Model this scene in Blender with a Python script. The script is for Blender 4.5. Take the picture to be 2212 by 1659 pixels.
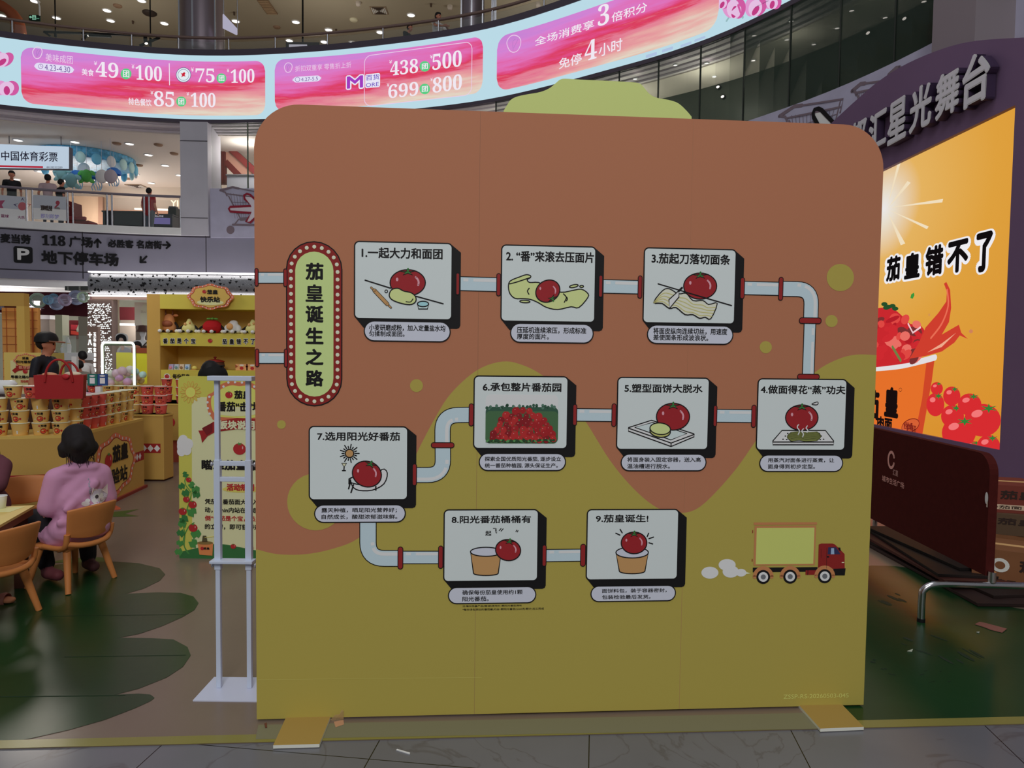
import bpy, math, random
from mathutils import Vector as V, Matrix, Euler
from mathutils.bvhtree import BVHTree
for o in list(bpy.data.objects): bpy.data.objects.remove(o)
SC = bpy.context.scene; COL = SC.collection
random.seed(7); PI = math.pi

# ---------------------------------------------------------------- camera
F, CX, CY, EYE, PITCH, ROLL = 1500.0, 1106.0, 829.5, 1.5, 0.047, 0.0125
FWD = V((0, math.cos(PITCH), -math.sin(PITCH)))
_r, _u = V((1, 0, 0)), V((0, math.sin(PITCH), math.cos(PITCH)))
RIGHT = math.cos(ROLL) * _r + math.sin(ROLL) * _u
UP = -math.sin(ROLL) * _r + math.cos(ROLL) * _u
EYEP = V((0, 0, EYE))
cd = bpy.data.cameras.new('camera'); cam = bpy.data.objects.new('camera', cd); COL.objects.link(cam)
cd.sensor_width = 36; cd.lens = F / 2212 * 36; cd.clip_end = 200; cd.clip_start = .05
cam.matrix_world = Matrix(((RIGHT.x, UP.x, -FWD.x, 0), (RIGHT.y, UP.y, -FWD.y, 0), (RIGHT.z, UP.z, -FWD.z, EYE), (0, 0, 0, 1)))
SC.camera = cam

# ---------------------------------------------------------------- exposure, ambient daylight, skylight, lamps and unseen fill lights
vs = SC.view_settings
vs.view_transform = 'Standard'; vs.look = 'None'; vs.gamma = 1; vs.use_curve_mapping = False; vs.exposure = 0
SC.cycles.use_denoising = True
SC.cycles.max_bounces = 8; SC.cycles.transparent_max_bounces = 12
SC.cycles.sample_clamp_indirect = 4
W = bpy.data.worlds.new('atrium_sky'); SC.world = W; W.use_nodes = True
W.node_tree.nodes['Background'].inputs[0].default_value = (.9, .95, 1, 1)
W.node_tree.nodes['Background'].inputs[1].default_value = .16

def area(name, loc, target, size, power, col=(1, 1, 1), sy=None):
    l = bpy.data.lights.new(name, 'AREA'); l.energy = power; l.color = col; l.size = size
    if sy: l.shape = 'RECTANGLE'; l.size_y = sy
    o = bpy.data.objects.new(name, l); COL.objects.link(o); o.location = loc
    o.rotation_euler = (V(target) - V(loc)).to_track_quat('-Z', 'Y').to_euler(); return o
def bulb(name, loc, power, col=(1, 1, 1), r=.3):
    l = bpy.data.lights.new(name, 'POINT'); l.energy = power; l.color = col; l.shadow_soft_size = r
    o = bpy.data.objects.new(name, l); COL.objects.link(o); o.location = loc; return o
area('skylight_lamp', (-1.5, 1.5, 17), (-1.5, 6, 0), 12, 560, (.97, .98, 1))
area('board_fill_light', (.3, -7, 8.5), (.2, 3, 1.55), 4, 520, (1, .995, .98))  # unseen light added behind the viewpoint to brighten the board
for i, x in enumerate((-16, -8, 0)):
    bulb('level_two_fill', (x - 1, 27.9, 6.6), 170, (1, .95, .92), .9)  # unseen mid-height lights added to brighten the gallery and its far ceiling
for i, x in enumerate((-15, -7, 1)):
    bulb('level_three_fill', (x, 25.8, 11.6), 105, (1, .95, .86), .9)  # unseen too, lifts the top gallery where its downlights give too little
for p, e in (((.6, 20.2, 7.4), 40), ((2.9, 18.6, 7.6), 26), ((4.6, 17.0, 7.7), 20), ((5.9, 15.1, 7.8), 14), ((6.9, 12.9, 7.8), 9)): bulb('right_shop_fill', p, e, (.97, 1, .8), .2)  # unseen lights added to lighten the ceiling band behind the glazing
for x in (-15.5, -11.5, -8.6): bulb('ground_shop_fill', (x, 21.6, 2.4), 120, (1, .98, .94), .5)  # unseen fill added inside the shops, dark under the slab
bulb('escalator_fill', (-8.9, 23.4, 7.9), 42, (1, .95, .9), .3)  # unseen light added to brighten the red framing
bulb('booth_lamp', (-6.5, 9.3, 3.4), 60, (1, .92, .78), .4)

# ---------------------------------------------------------------- pixel helpers used to read positions off the reference
def ray(px, py): return (FWD + RIGHT * ((px - CX) / F) + UP * ((CY - py) / F))
def at_z(px, py, z=0.0):
    d = ray(px, py); return EYEP + d * ((z - EYE) / d.z)
def at_y(px, py, Y):
    d = ray(px, py); return EYEP + d * (Y / d.y)
def at_x(px, py, X):
    d = ray(px, py); return EYEP + d * (X / d.x)

# ---------------------------------------------------------------- materials
def lin(c): return tuple(((x / 255) / 12.92 if x / 255 <= .04045 else ((x / 255 + .055) / 1.055) ** 2.4) for x in c)
_M = {}
def D(r, g, b, k=.5, rough=.6, spec=.3, metal=0, vary=0, scale=6, bump=0):
    key = ('d', r, g, b, k, rough, spec, metal, vary, scale, bump)
    if key in _M: return _M[key]
    c = [min(.92, x / k) for x in lin((r, g, b))]
    m = bpy.data.materials.new('paint_%d_%d_%d' % (r, g, b)); m.use_nodes = True
    nt = m.node_tree; p = nt.nodes['Principled BSDF']
    p.inputs['Base Color'].default_value = (*c, 1); p.inputs['Roughness'].default_value = rough
    p.inputs['Specular IOR Level'].default_value = spec; p.inputs['Metallic'].default_value = metal
    if vary or bump:
        tc = nt.nodes.new('ShaderNodeTexCoord'); n = nt.nodes.new('ShaderNodeTexNoise')
        n.inputs['Scale'].default_value = scale; n.inputs['Detail'].default_value = 5
        nt.links.new(tc.outputs['Object'], n.inputs['Vector'])
        if vary:
            rp = nt.nodes.new('ShaderNodeValToRGB')
            rp.color_ramp.elements[0].position = .3; rp.color_ramp.elements[1].position = .7
            rp.color_ramp.elements[0].color = (*[x * (1 - vary) for x in c], 1)
            rp.color_ramp.elements[1].color = (*[min(.95, x * (1 + vary)) for x in c], 1)
            nt.links.new(n.outputs['Fac'], rp.inputs[0]); nt.links.new(rp.outputs[0], p.inputs['Base Color'])
        if bump:
            b_ = nt.nodes.new('ShaderNodeBump'); b_.inputs['Strength'].default_value = bump; b_.inputs['Distance'].default_value = .02
            nt.links.new(n.outputs['Fac'], b_.inputs['Height']); nt.links.new(b_.outputs[0], p.inputs['Normal'])
    _M[key] = m; return m
def E(r, g, b, s=1.0):
    key = ('e', r, g, b, s)
    if key in _M: return _M[key]
    m = bpy.data.materials.new('glow_%d_%d_%d' % (r, g, b)); m.use_nodes = True
    nt = m.node_tree; nt.nodes.clear()
    e = nt.nodes.new('ShaderNodeEmission'); o = nt.nodes.new('ShaderNodeOutputMaterial')
    e.inputs[0].default_value = (*lin((r, g, b)), 1); e.inputs[1].default_value = s
    nt.links.new(e.outputs[0], o.inputs[0]); _M[key] = m; return m
def GLASS(r, g, b, clear=.85, rough=.03, refl=.5):
    key = ('g', r, g, b, clear, rough, refl)
    if key in _M: return _M[key]
    m = bpy.data.materials.new('glass_%d_%d_%d' % (r, g, b)); m.use_nodes = True
    nt = m.node_tree; nt.nodes.clear(); N = nt.nodes.new
    t = N('ShaderNodeBsdfTransparent'); gl = N('ShaderNodeBsdfPrincipled'); mx = N('ShaderNodeMixShader'); o = N('ShaderNodeOutputMaterial')
    fr = N('ShaderNodeFresnel'); fr.inputs[0].default_value = 1.45
    ma = N('ShaderNodeMath'); ma.operation = 'MULTIPLY_ADD'; ma.inputs[1].default_value = refl; ma.inputs[2].default_value = 1 - clear; ma.use_clamp = True
    gl.inputs['Base Color'].default_value = (*lin((r, g, b)), 1); gl.inputs['Roughness'].default_value = rough
    nt.links.new(fr.outputs[0], ma.inputs[0]); nt.links.new(ma.outputs[0], mx.inputs[0])
    nt.links.new(t.outputs[0], mx.inputs[1]); nt.links.new(gl.outputs[0], mx.inputs[2]); nt.links.new(mx.outputs[0], o.inputs[0])
    _M[key] = m; return m
BLACK = D(10, 9, 10, .5)
STEEL = D(150, 150, 155, .5, .25, .5, .9)

# ---------------------------------------------------------------- mesh builder
def catmull(pts, n=6, closed=True):
    pts = [V(p) for p in pts]; N = len(pts); out = []
    for i in range(N if closed else N - 1):
        g = lambda j: pts[j % N] if closed else pts[max(0, min(N - 1, j))]
        a, b, c, d = g(i - 1), g(i), g(i + 1), g(i + 2)
        for k in range(n):
            t = k / n
            out.append(.5 * ((2 * b) + (c - a) * t + (2 * a - 5 * b + 4 * c - d) * t * t + (3 * b - a - 3 * c + d) * t ** 3))
    if not closed: out.append(pts[-1])
    return out
class MB:
    def __init__(s): s.v = []; s.f = []; s.m = []; s.sm = []; s.mats = []; s.uv = {}
    def mi(s, m):
        if m not in s.mats: s.mats.append(m)
        return s.mats.index(m)
    def add(s, verts, faces, m, smooth=False):
        b = len(s.v); s.v += [tuple(p) for p in verts]; k = s.mi(m)
        for f in faces: s.f.append([b + i for i in f]); s.m.append(k); s.sm.append(smooth)
    def poly(s, pts, m): s.add(pts, [list(range(len(pts)))], m)
    def box(s, c, size, m, rz=0, M=None):
        hx, hy, hz = size[0] / 2, size[1] / 2, size[2] / 2
        R = M if M is not None else Matrix.Rotation(rz, 3, 'Z')
        vs_ = [V(c) + R @ V((x * hx, y * hy, z * hz)) for z in (-1, 1) for x, y in ((-1, -1), (1, -1), (1, 1), (-1, 1))]
        s.add(vs_, [(3, 2, 1, 0), (4, 5, 6, 7), (0, 1, 5, 4), (1, 2, 6, 5), (2, 3, 7, 6), (3, 0, 4, 7)], m)
    def bar(s, a, b, w, h, m):          # rectangular bar between two points
        a, b = V(a), V(b); d = b - a; L = d.length; z = d / L
        up = V((0, 0, 1)) if abs(z.z) < .95 else V((0, 1, 0))
        x = up.cross(z).normalized(); y = z.cross(x)
        M = Matrix((x, y, z)).transposed(); s.box((a + b) / 2, (w, h, L), m, M=M)
    def prism(s, pts, vec, m, side=None):
        n = len(pts); vec = V(vec); a = [V(p) for p in pts]; b = [p + vec for p in a]
        s.add(a + b, [list(range(n))[::-1], [n + i for i in range(n)]], m)
        s.add(a + b, [(i, (i + 1) % n, n + (i + 1) % n, n + i) for i in range(n)], side or m)
    def tube(s, pts, r, m, n=10, closed=False, caps=True, r2=None):
        pts = [V(p) for p in pts]; N = len(pts); rings = []
        pn = None
        for i, p in enumerate(pts):
            t = (pts[(i + 1) % N] - pts[i - 1]) if closed else (pts[min(i + 1, N - 1)] - pts[max(i - 1, 0)])
            t.normalize()
            if pn is None:
                pn = (V((0, 0, 1)) if abs(t.z) < .9 else V((1, 0, 0))).cross(t).normalized()
            else:
                pn = (pn - t * pn.dot(t)).normalized()
            q = t.cross(pn); rr = r if r2 is None else r + (r2 - r) * i / max(1, N - 1)
            rings.append([p + (pn * math.cos(2 * PI * k / n) + q * math.sin(2 * PI * k / n)) * rr for k in range(n)])
        vs_ = [p for ri in rings for p in ri]; fs = []
        for i in range(N if closed else N - 1):
            j = (i + 1) % N
            fs += [(i * n + k, i * n + (k + 1) % n, j * n + (k + 1) % n, j * n + k) for k in range(n)]
        s.add(vs_, fs, m, True)
        if caps and not closed:
            s.add(rings[0], [list(range(n))[::-1]], m); s.add(rings[-1], [list(range(n))], m)
    def lathe(s, prof, c, m, n=24, smooth=True, M=None, a0=0, a1=2 * PI):
        c = V(c); full = abs(a1 - a0 - 2 * PI) < 1e-6; k = n if full else n + 1; vs_ = []
        for r, z in prof:
            for i in range(k):
                a = a0 + (a1 - a0) * i / n; p = V((r * math.cos(a), r * math.sin(a), z))
                vs_.append(c + (M @ p if M is not None else p))
        fs = [(j * k + i, j * k + (i + 1) % k, (j + 1) * k + (i + 1) % k, (j + 1) * k + i) for j in range(len(prof) - 1) for i in range(k if full else n)]
        s.add(vs_, fs, m, smooth)
    def disc(s, c, r, m, n=20, nrm=(0, 0, 1), ry=None):
        q = V(nrm).to_track_quat('Z', 'Y'); c = V(c)
        s.poly([c + q @ V((r * math.cos(2 * PI * i / n), (ry or r) * math.sin(2 * PI * i / n), 0)) for i in range(n)], m)
    def ell(s, c, rad, m, u=16, v=10, M=None):
        prof = [(max(1e-4, math.sin(PI * j / v)), -math.cos(PI * j / v)) for j in range(v + 1)]
        S = Matrix.Diagonal(V(rad)); s.lathe(prof, c, m, u, True, (M @ S) if M is not None else S)
    def build(s, name, parent=None, bev=0, base=None):
        me = bpy.data.meshes.new(name); me.from_pydata(s.v, [], s.f)
        for m in s.mats: me.materials.append(m)
        me.polygons.foreach_set('material_index', s.m); me.polygons.foreach_set('use_smooth', s.sm)
        if s.uv:
            ul = me.uv_layers.new(name='UVMap')
            for p in me.polygons:
                if p.index in s.uv:
                    for li, c in zip(p.loop_indices, s.uv[p.index]): ul.data[li].uv = c
        me.update(); o = bpy.data.objects.new(name, me); COL.objects.link(o)
        if parent is not None:
            o.parent = parent
            if base is None: o.matrix_parent_inverse = Matrix.Translation(-parent.location)
        if bev:
            b = o.modifiers.new('edge', 'BEVEL'); b.width = bev; b.segments = 2; b.limit_method = 'ANGLE'
        return o
def tag(o, label=None, cat=None, group=None, kind=None):
    for k, v in (('label', label), ('category', cat), ('group', group), ('kind', kind)):
        if v: o[k] = v
    return o
def thing(name, label, cat, loc, group=None, rz=0):
    o = bpy.data.objects.new(name, None); COL.objects.link(o); o.location = loc; o.rotation_euler = (0, 0, rz)
    o.empty_display_size = .1
    return tag(o, label, cat, group)
def struct(o): return tag(o, kind='structure')
def dup(root, loc, rz=None, label=None, group=None):
    r = root.copy(); COL.objects.link(r); r.location = loc
    if rz is not None: r.rotation_euler = (0, 0, rz)
    if label: r['label'] = label
    if group: r['group'] = group
    for ch in list(root.children):
        c = ch.copy(); COL.objects.link(c); c.parent = r
        for g in list(ch.children):
            d = g.copy(); COL.objects.link(d); d.parent = c
    return r

# ---------------------------------------------------------------- lettering
_T = {}
def glyphs(s, off=0.0, ext=0.0, res=3):
    key = (s, off, ext)
    if key in _T: return _T[key]
    cu = bpy.data.curves.new('lettering', 'FONT'); cu.body = s; cu.offset = off; cu.resolution_u = res; cu.extrude = ext
    o = bpy.data.objects.new('lettering', cu)
    me = o.to_mesh(); vs_ = [v.co.copy() for v in me.vertices]; fs = [list(p.vertices) for p in me.polygons]
    o.to_mesh_clear(); bpy.data.objects.remove(o); bpy.data.curves.remove(cu)
    if not vs_: vs_ = [V((0, 0, 0)), V((1, 1, 0))]
    x0 = min(v.x for v in vs_); x1 = max(v.x for v in vs_); y0 = min(v.y for v in vs_); y1 = max(v.y for v in vs_)
    vs_ = [V(((v.x - x0) / max(1e-6, x1 - x0), (v.y - y0) / max(1e-6, y1 - y0), v.z)) for v in vs_]
    _T[key] = (vs_, fs, (x1 - x0) / max(1e-6, y1 - y0)); return _T[key]

# ---------------------------------------------------------------- printed artwork on flat or curved surfaces
class Flat:                              # plane through O, unit axes U (right) and W (up); normal faces the viewer side
    def __init__(s, O, U, W):
        s.O = V(O); s.U = V(U).normalized(); s.W = V(W).normalized(); s.N = s.U.cross(s.W).normalized()
    def uv(s, px, py):
        d = ray(px, py); t = (s.O - EYEP).dot(s.N) / d.dot(s.N); p = EYEP + d * t - s.O
        return V((p.dot(s.U), p.dot(s.W)))
    def P(s, u, v, off=0): return s.O + s.U * u + s.W * v + s.N * off
class Bent:                              # vertical surface over a plan polyline; u = arc length, v = height
    def __init__(s, pts):
        s.p = [V((a[0], a[1])) for a in pts]; s.L = [0]
        for a, b in zip(s.p, s.p[1:]): s.L.append(s.L[-1] + (b - a).length)
    def uv(s, px, py, dx=0):
        d = ray(px, py); dd = V((d.x, d.y)); best = None
        for i, (a, b) in enumerate(zip(s.p, s.p[1:])):
            e = b - a; det = dd.x * (-e.y) + e.x * dd.y
            if abs(det) < 1e-9: continue
            t = (a.x * (-e.y) + e.x * a.y) / det; w = (dd.x * a.y - dd.y * a.x) / det
            if t > 0 and -1e-6 <= w <= 1 + 1e-6 and (best is None or t < best[0]): best = (t, s.L[i] + w * e.length)
        t, u = best; return V((u, EYE + d.z * t))
    def fr(s, u):
        i = 0
        while i < len(s.L) - 2 and s.L[i + 1] < u: i += 1
        e = (s.p[i + 1] - s.p[i]).normalized(); q = s.p[i] + e * (u - s.L[i])
        # smooth normal
        j = i + 1 if i + 2 < len(s.p) else i
        e0 = (s.p[i + 1] - s.p[max(0, i - 1)]).normalized(); e1 = (s.p[min(len(s.p) - 1, i + 2)] - s.p[i]).normalized()
        w = (u - s.L[i]) / max(1e-6, s.L[i + 1] - s.L[i]); w = max(0, min(1, w)); ee = (e0 * (1 - w) + e1 * w).normalized()
        return q, V((ee.y, -ee.x))
    def P(s, u, v, off=0):
        q, n = s.fr(u); q = q + n * off; return V((q.x, q.y, v))
class Art:
    STEP = .0004
    def __init__(s, surf, mb=None, step=None): s.S = surf; s.mb = mb or MB(); s.o = (0, 0, 1); s.step = step or s.STEP
    def org(s, x, y, k): s.o = (x, y, k); return s
    def c(s, x, y): return s.S.uv(s.o[0] + x * s.o[2], s.o[1] + y * s.o[2])
    def raw(s, uv, m, z): s.mb.poly([s.S.P(a[0], a[1], z * s.step) for a in uv], m)
    def poly(s, pts, m, z, smooth=0, ol=None, w=0):
        uv = [s.c(*p) for p in pts]
        if smooth: uv = [V((p.x, p.y)) for p in catmull([(a.x, a.y, 0) for a in uv], smooth)]
        s.raw(uv, m, z)
        if ol: s.stroke(uv, w, ol, z + .5, True)
    def ell(s, x, y, rx, ry, m, z, n=28, rot=0, ol=None, w=0):
        c_, s_ = math.cos(rot), math.sin(rot)
        pts = [(x + rx * math.cos(a) * c_ - ry * math.sin(a) * s_, y + rx * math.cos(a) * s_ + ry * math.sin(a) * c_) for a in [2 * PI * i / n for i in range(n)]]
        uv = [s.c(*p) for p in pts][::-1]; s.raw(uv, m, z)
        if ol: s.stroke(uv, w, ol, z + .5, True)
    def px(s, w):                        # stroke width given in current units -> metres
        a, b = s.c(s.lx, s.ly), s.c(s.lx + w, s.ly); return (b - a).length
    def stroke(s, uv, w, m, z, closed=False):
        n = len(uv); L = []; R = []
        for i in range(n):
            a = uv[i - 1] if (closed or i > 0) else uv[i]; b = uv[(i + 1) % n] if (closed or i < n - 1) else uv[i]
            t = V(b) - V(a)
            if t.length < 1e-9: t = V((1, 0))
            t.normalize(); nn = V((-t.y, t.x)) * w / 2; L.append(uv[i] + nn); R.append(uv[i] - nn)
        vs_ = [s.S.P(p[0], p[1], z * s.step) for p in L + R]
        s.mb.add(vs_, [(n + i, n + (i + 1) % n, (i + 1) % n, i) for i in range(n if closed else n - 1)], m)
        if not closed:
            for e in (uv[0], uv[-1]):
                s.raw([V(e) + V((math.cos(a), math.sin(a))) * w / 2 for a in [2 * PI * k / 10 for k in range(10)]], m, z)
    def line(s, pts, w, m, z, smooth=0, closed=False):
        uv = [s.c(*p) for p in pts]
        if smooth: uv = [V((p.x, p.y)) for p in catmull([(a.x, a.y, 0) for a in uv], smooth, closed)]
        s.stroke(uv, w, m, z, closed)
    def rr_uv(s, u0, v0, u1, v1, r, n=6):
        r = min(r, (u1 - u0) / 2, (v1 - v0) / 2); out = []
        for cx_, cy_, a in ((u1 - r, v0 + r, -PI / 2), (u1 - r, v1 - r, 0), (u0 + r, v1 - r, PI / 2), (u0 + r, v0 + r, PI)):
            out += [V((cx_ + r * math.cos(a + PI / 2 * k / n), cy_ + r * math.sin(a + PI / 2 * k / n))) for k in range(n + 1)]
        return out
    def rr(s, xl, yb, xr, yt, r, m, z, ol=None, w=0, g=0):   # lower-left / upper-right given in current units, r in metres
        a, b = s.c(xl, yb), s.c(xr, yt); uv = s.rr_uv(a.x - g, a.y - g, b.x + g, b.y + g, r)
        if m: s.raw(uv, m, z)
        if ol: s.stroke(uv, w, ol, z + .5, True)
        return a, b
    def text(s, t, xl, yb, xr, yt, m, z, off=.02, uvbox=None):
        vs_, fs, asp = glyphs(t); a, b = uvbox or (s.c(xl, yb), s.c(xr, yt)); h = abs(b.y - a.y); k = max(0, off) * h
        if len(t) == 1: k = max(0, off) * max(h, abs(b.x - a.x))
        sx = 1 if b.x > a.x else -1
        x0, x1, y0, y1 = a.x + k * sx, b.x - k * sx, a.y + k, b.y - k; n = 0 if off <= 0 else (6 if off < .035 else 9 if off < .08 else 20)
        for i in range(n + 1):           # heavier weights: the outline repeated on a small ring
            dx, dy = (k * math.cos(2 * PI * i / n), k * math.sin(2 * PI * i / n)) if i < n else (0, 0)
            s.mb.add([s.S.P(x0 + v.x * (x1 - x0) + dx, y0 + v.y * (y1 - y0) + dy, (z + .04 * i) * s.step) for v in vs_], fs, m)
    def solid(s, t, xl, yb, xr, yt, m, ms, d0, d1, off=.02):  # raised lettering
        vs_, fs, asp = glyphs(t, off, .5); a, b = s.c(xl, yb), s.c(xr, yt)
        P = [s.S.P(a.x + v.x * (b.x - a.x), a.y + v.y * (b.y - a.y), d0 + (d1 - d0) * (v.z + .5)) for v in vs_]
        top = [f for f in fs if all(vs_[i].z > .4 for i in f)]; rest = [f for f in fs if not all(vs_[i].z > .4 for i in f)]
        s.mb.add(P, top, m); s.mb.add(P, rest, ms)
    def build(s, name, parent=None): return s.mb.build(name, parent)
# ================================================================ the large printed display board
BK = .50; BY = .07; BO = V((-1.0075, 2.7204, 0)); BU = V((math.cos(BY), math.sin(BY), 0)); BW = 2.5311; BT = 2.4432; BB = .012
board = Flat(BO, BU, (0, 0, 1))
ORANGE = D(146, 95, 70, BK, .65, .2); YELL = D(144, 131, 63, BK, .65, .2); CARD = D(174, 184, 180, BK, .6, .2)
PILL = D(168, 170, 194, BK, .6, .2); FLANGE = D(122, 30, 30, BK); PIPE = D(158, 174, 190, BK); PIPEHI = D(182, 198, 215, BK)
TRED = D(114, 27, 25, BK); TGREEN = D(165, 188, 118, BK); BULB = D(228, 192, 150, BK); TOM = D(128, 28, 33, BK); TOMHI = D(205, 130, 140, BK)
LEAF = D(50, 104, 50, BK); DOUGH = D(172, 182, 122, BK); TAN = D(160, 122, 78, BK); WHITE = D(188, 192, 205, BK); INK = D(14, 12, 13, BK)
OLIVE = D(110, 115, 60, BK); LW = .0045

root = thing('display_board', 'big orange and yellow printed board showing nine numbered noodle making steps', 'display board', BO)
mb = MB(); a = Art(board, mb)
outl = [V((0, BB))] + [V((BW, BB))]
R_ = .175
outl += [V((BW - R_ + R_ * math.cos(t), BT - R_ + R_ * math.sin(t))) for t in [PI / 2 * i / 12 for i in range(13)]]
outl += [V((R_ - R_ * math.sin(t), BT - R_ + R_ * math.cos(t))) for t in [PI / 2 * i / 12 for i in range(13)]]
front = [board.P(p.x, p.y) for p in outl]
mb.prism(front, -board.N * .028, ORANGE, D(96, 84, 52, BK))
# printed ground: yellow hills and dots
wave = catmull([(*a.c(x, y), 0) for x, y in ((556, 1187), (600, 1197), (660, 1197), (720, 1185), (775, 1162), (835, 1105), (880, 1022), (901, 977), (937, 908), (974, 850),
        (1030, 800), (1085, 781), (1130, 789), (1175, 813), (1225, 856), (1266, 912), (1318, 995), (1370, 1057), (1420, 1097), (1465, 1108), (1513, 1094), (1581, 1024), (1630, 956), (1690, 870), (1762, 803), (1810, 776), (1850, 766), (1893, 767))], 5, False)
wv = [V((max(0, min(BW, p.x)), p.y)) for p in wave]
for p, q in zip(wv, wv[1:]):             # strips keep the long edge clean
    if q.x > p.x: a.raw([V((p.x, BB)), V((q.x, BB)), q, p], YELL, 1)
a.raw([V((0, BB)), V((wv[0].x, BB)), wv[0], V((0, wv[0].y))], YELL, 1); a.raw([V((wv[-1].x, BB)), V((BW, BB)), V((BW, wv[-1].y)), wv[-1]], YELL, 1)
for x, y, r in ((899.7, 833, 14), (608, 917, 9.4), (1815, 599.6, 29.5), (1796, 693.6, 13.2), (1654, 750, 13.2), (682, 1084, 61.7)):
    a.ell(x, y, r, r, YELL, 2)
SEAM = D(120, 84, 62, BK)
for x in (1030.5, 1481):
    t, b = a.c(x, 400), a.c(x, 1500); u = (t.x + b.x) / 2
    a.raw([V((u - .0006, BB)), V((u + .0006, BB)), V((u + .0006, BT)), V((u - .0006, BT))], SEAM if x < 1100 else D(140, 98, 72, BK), 1.5)
a.line([(557, 1468), (760, 1466), (1040, 1463)], .0014, D(160, 152, 80, BK), 3)
a.text('ZSSP-RS-20260503-045', 1692, 1509.5, 1833, 1497, D(168, 168, 92, BK), 3, .01)
a.build('printed_panel', root)

# title sign
a = Art(board).org(600, 500, .24108)
a.rr(83, 1560, 575, 98, .108, TRED, 4, INK, LW); a.rr(160, 1478, 500, 185, .075, TGREEN, 5)
A_, B_ = a.c(122, 1520), a.c(537, 142); ring = a.rr_uv(A_.x, A_.y, B_.x, B_.y, .092, 20)
per = [0]
for p, q in zip(ring, ring[1:] + ring[:1]): per.append(per[-1] + (q - p).length)
for i in range(48):
    d = per[-1] * i / 48; k = max(j for j in range(len(ring)) if per[j] <= d); p = ring[k]; q = ring[(k + 1) % len(ring)]
    c_ = p + (q - p) * ((d - per[k]) / max(1e-9, per[k + 1] - per[k]))
    a.raw([c_ + V((math.cos(t), math.sin(t))) * .0075 for t in [2 * PI * j / 14 for j in range(14)]], BULB, 6)
    a.raw([c_ + V((-.0015, .002)) + V((math.cos(t), math.sin(t))) * .0042 for t in [2 * PI * j / 10 for j in range(10)]], D(238, 212, 176, BK), 6.5)
for ch, y0, y1 in zip('茄皇诞生之路', (283, 475, 665, 860, 1052, 1242), (435, 630, 818, 1010, 1198, 1388)):
    a.text(ch, 250, y1, 411, y0, INK, 6, .038 if ch != '皇' else .03)
a.build('title_sign', root)

def tomato(a, x, y, rx, ry, z, rot=0, leaf=1):
    a.ell(x, y, rx, ry, TOM, z, 36, rot, INK, LW)
    a.line([(x + rx * .62 * math.cos(t) - 0, y + ry * .62 * math.sin(t)) for t in (-.75, -.4, -.05, .3)], rx * a.mpu * .11, TOMHI, z + .8, 3)
    a.ell(x - rx * .6, y - ry * .25, rx * .07, ry * .14, TOMHI, z + .8)
    if leaf:
        c_, s_ = math.cos(rot), math.sin(rot); pts = []
        for k in range(10):
            t = PI * 2 * k / 10 + .3; r = 1 if k % 2 else .28
            dx, dy = rx * .46 * r * math.cos(t), ry * .26 * r * math.sin(t) - ry * .8
            pts.append((x + dx * c_ - dy * s_, y + dx * s_ + dy * c_))
        a.poly(pts, LEAF, z + 1, 0, INK, LW * .7)
        a.line([(x + ry * .8 * s_, y - ry * .8 * c_), (x + ry * 1.06 * s_ + 3 * c_, y - ry * 1.06 * c_)], LW * 1.6, LEAF, z + 1.6)

def bucket(a, cx_, y0, rx, ry, y1, rb, m, z):
    n = 14; pts = [(cx_ - rx, y0)] + [(cx_ - rb * math.cos(PI * k / n), y1 + ry * .5 * math.sin(PI * k / n)) for k in range(n + 1)] + [(cx_ + rx, y0)]
    a.poly(pts, m, z, 0, INK, LW); a.ell(cx_, y0, rx, ry, PILL, z + 1, 32, 0, INK, LW)

def art1(a):
    tomato(a, 1165, 460, 158, 117, 8); a.line([(784, 437), (1010, 508)], LW * 1.1, INK, 10); a.line([(1235, 580), (1482, 648)], LW * 1.1, INK, 10)
    a.poly([(1000, 575), (1020, 525), (1075, 510), (1130, 535), (1195, 550), (1235, 585), (1235, 630), (1190, 655), (1110, 645), (1030, 615)], DOUGH, 10, 5, INK, LW)
    a.line([(1150, 630), (1190, 632), (1212, 605)], LW * .8, INK, 11, 4); a.ell(973, 537, 12, 12, CARD, 9, 16, 0, INK, LW * .8)
    a.line([(838, 503), (1015, 683)], .0085, INK, 9); a.line([(838, 503), (1015, 683)], .005, TAN, 9.6); a.line([(868, 530), (982, 650)], .0165, INK, 10); a.line([(868, 530), (982, 650)], .0125, TAN, 10.6)
    a.poly([(1252, 650), (1262, 695), (1342, 695), (1352, 650)], D(165, 195, 215, BK), 9, 0, INK, LW); a.ell(1302, 650, 50, 24, D(135, 175, 205, BK), 10, 24, 0, INK, LW)
def art2(a):
    a.poly([(200, 500), (215, 445), (300, 408), (360, 388), (398, 398), (395, 415), (368, 432), (390, 458), (470, 458), (560, 500), (670, 545), (770, 530), (850, 518), (905, 550), (912, 590), (830, 682), (760, 675), (640, 700), (540, 680), (470, 640), (400, 610), (330, 602), (260, 600), (215, 560)], DOUGH, 8, 3, INK, LW)
    a.line([(210, 470), (270, 455), (392, 415)], LW, INK, 9, 4); tomato(a, 552, 535, 112, 95, 10, 2.6)
    a.ell(785, 490, 40, 12, DOUGH, 8, 20, -.2, INK, LW); a.ell(855, 493, 17, 9, DOUGH, 8, 16, 0, INK, LW); a.ell(347, 628, 46, 11, DOUGH, 8, 20, .05, INK, LW)
    for p in ([(385, 510), (370, 535), (383, 563)], [(693, 560), (718, 592), (700, 635)], [(722, 590), (727, 605), (720, 622)]): a.line(p, LW, INK, 9, 4)
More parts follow.
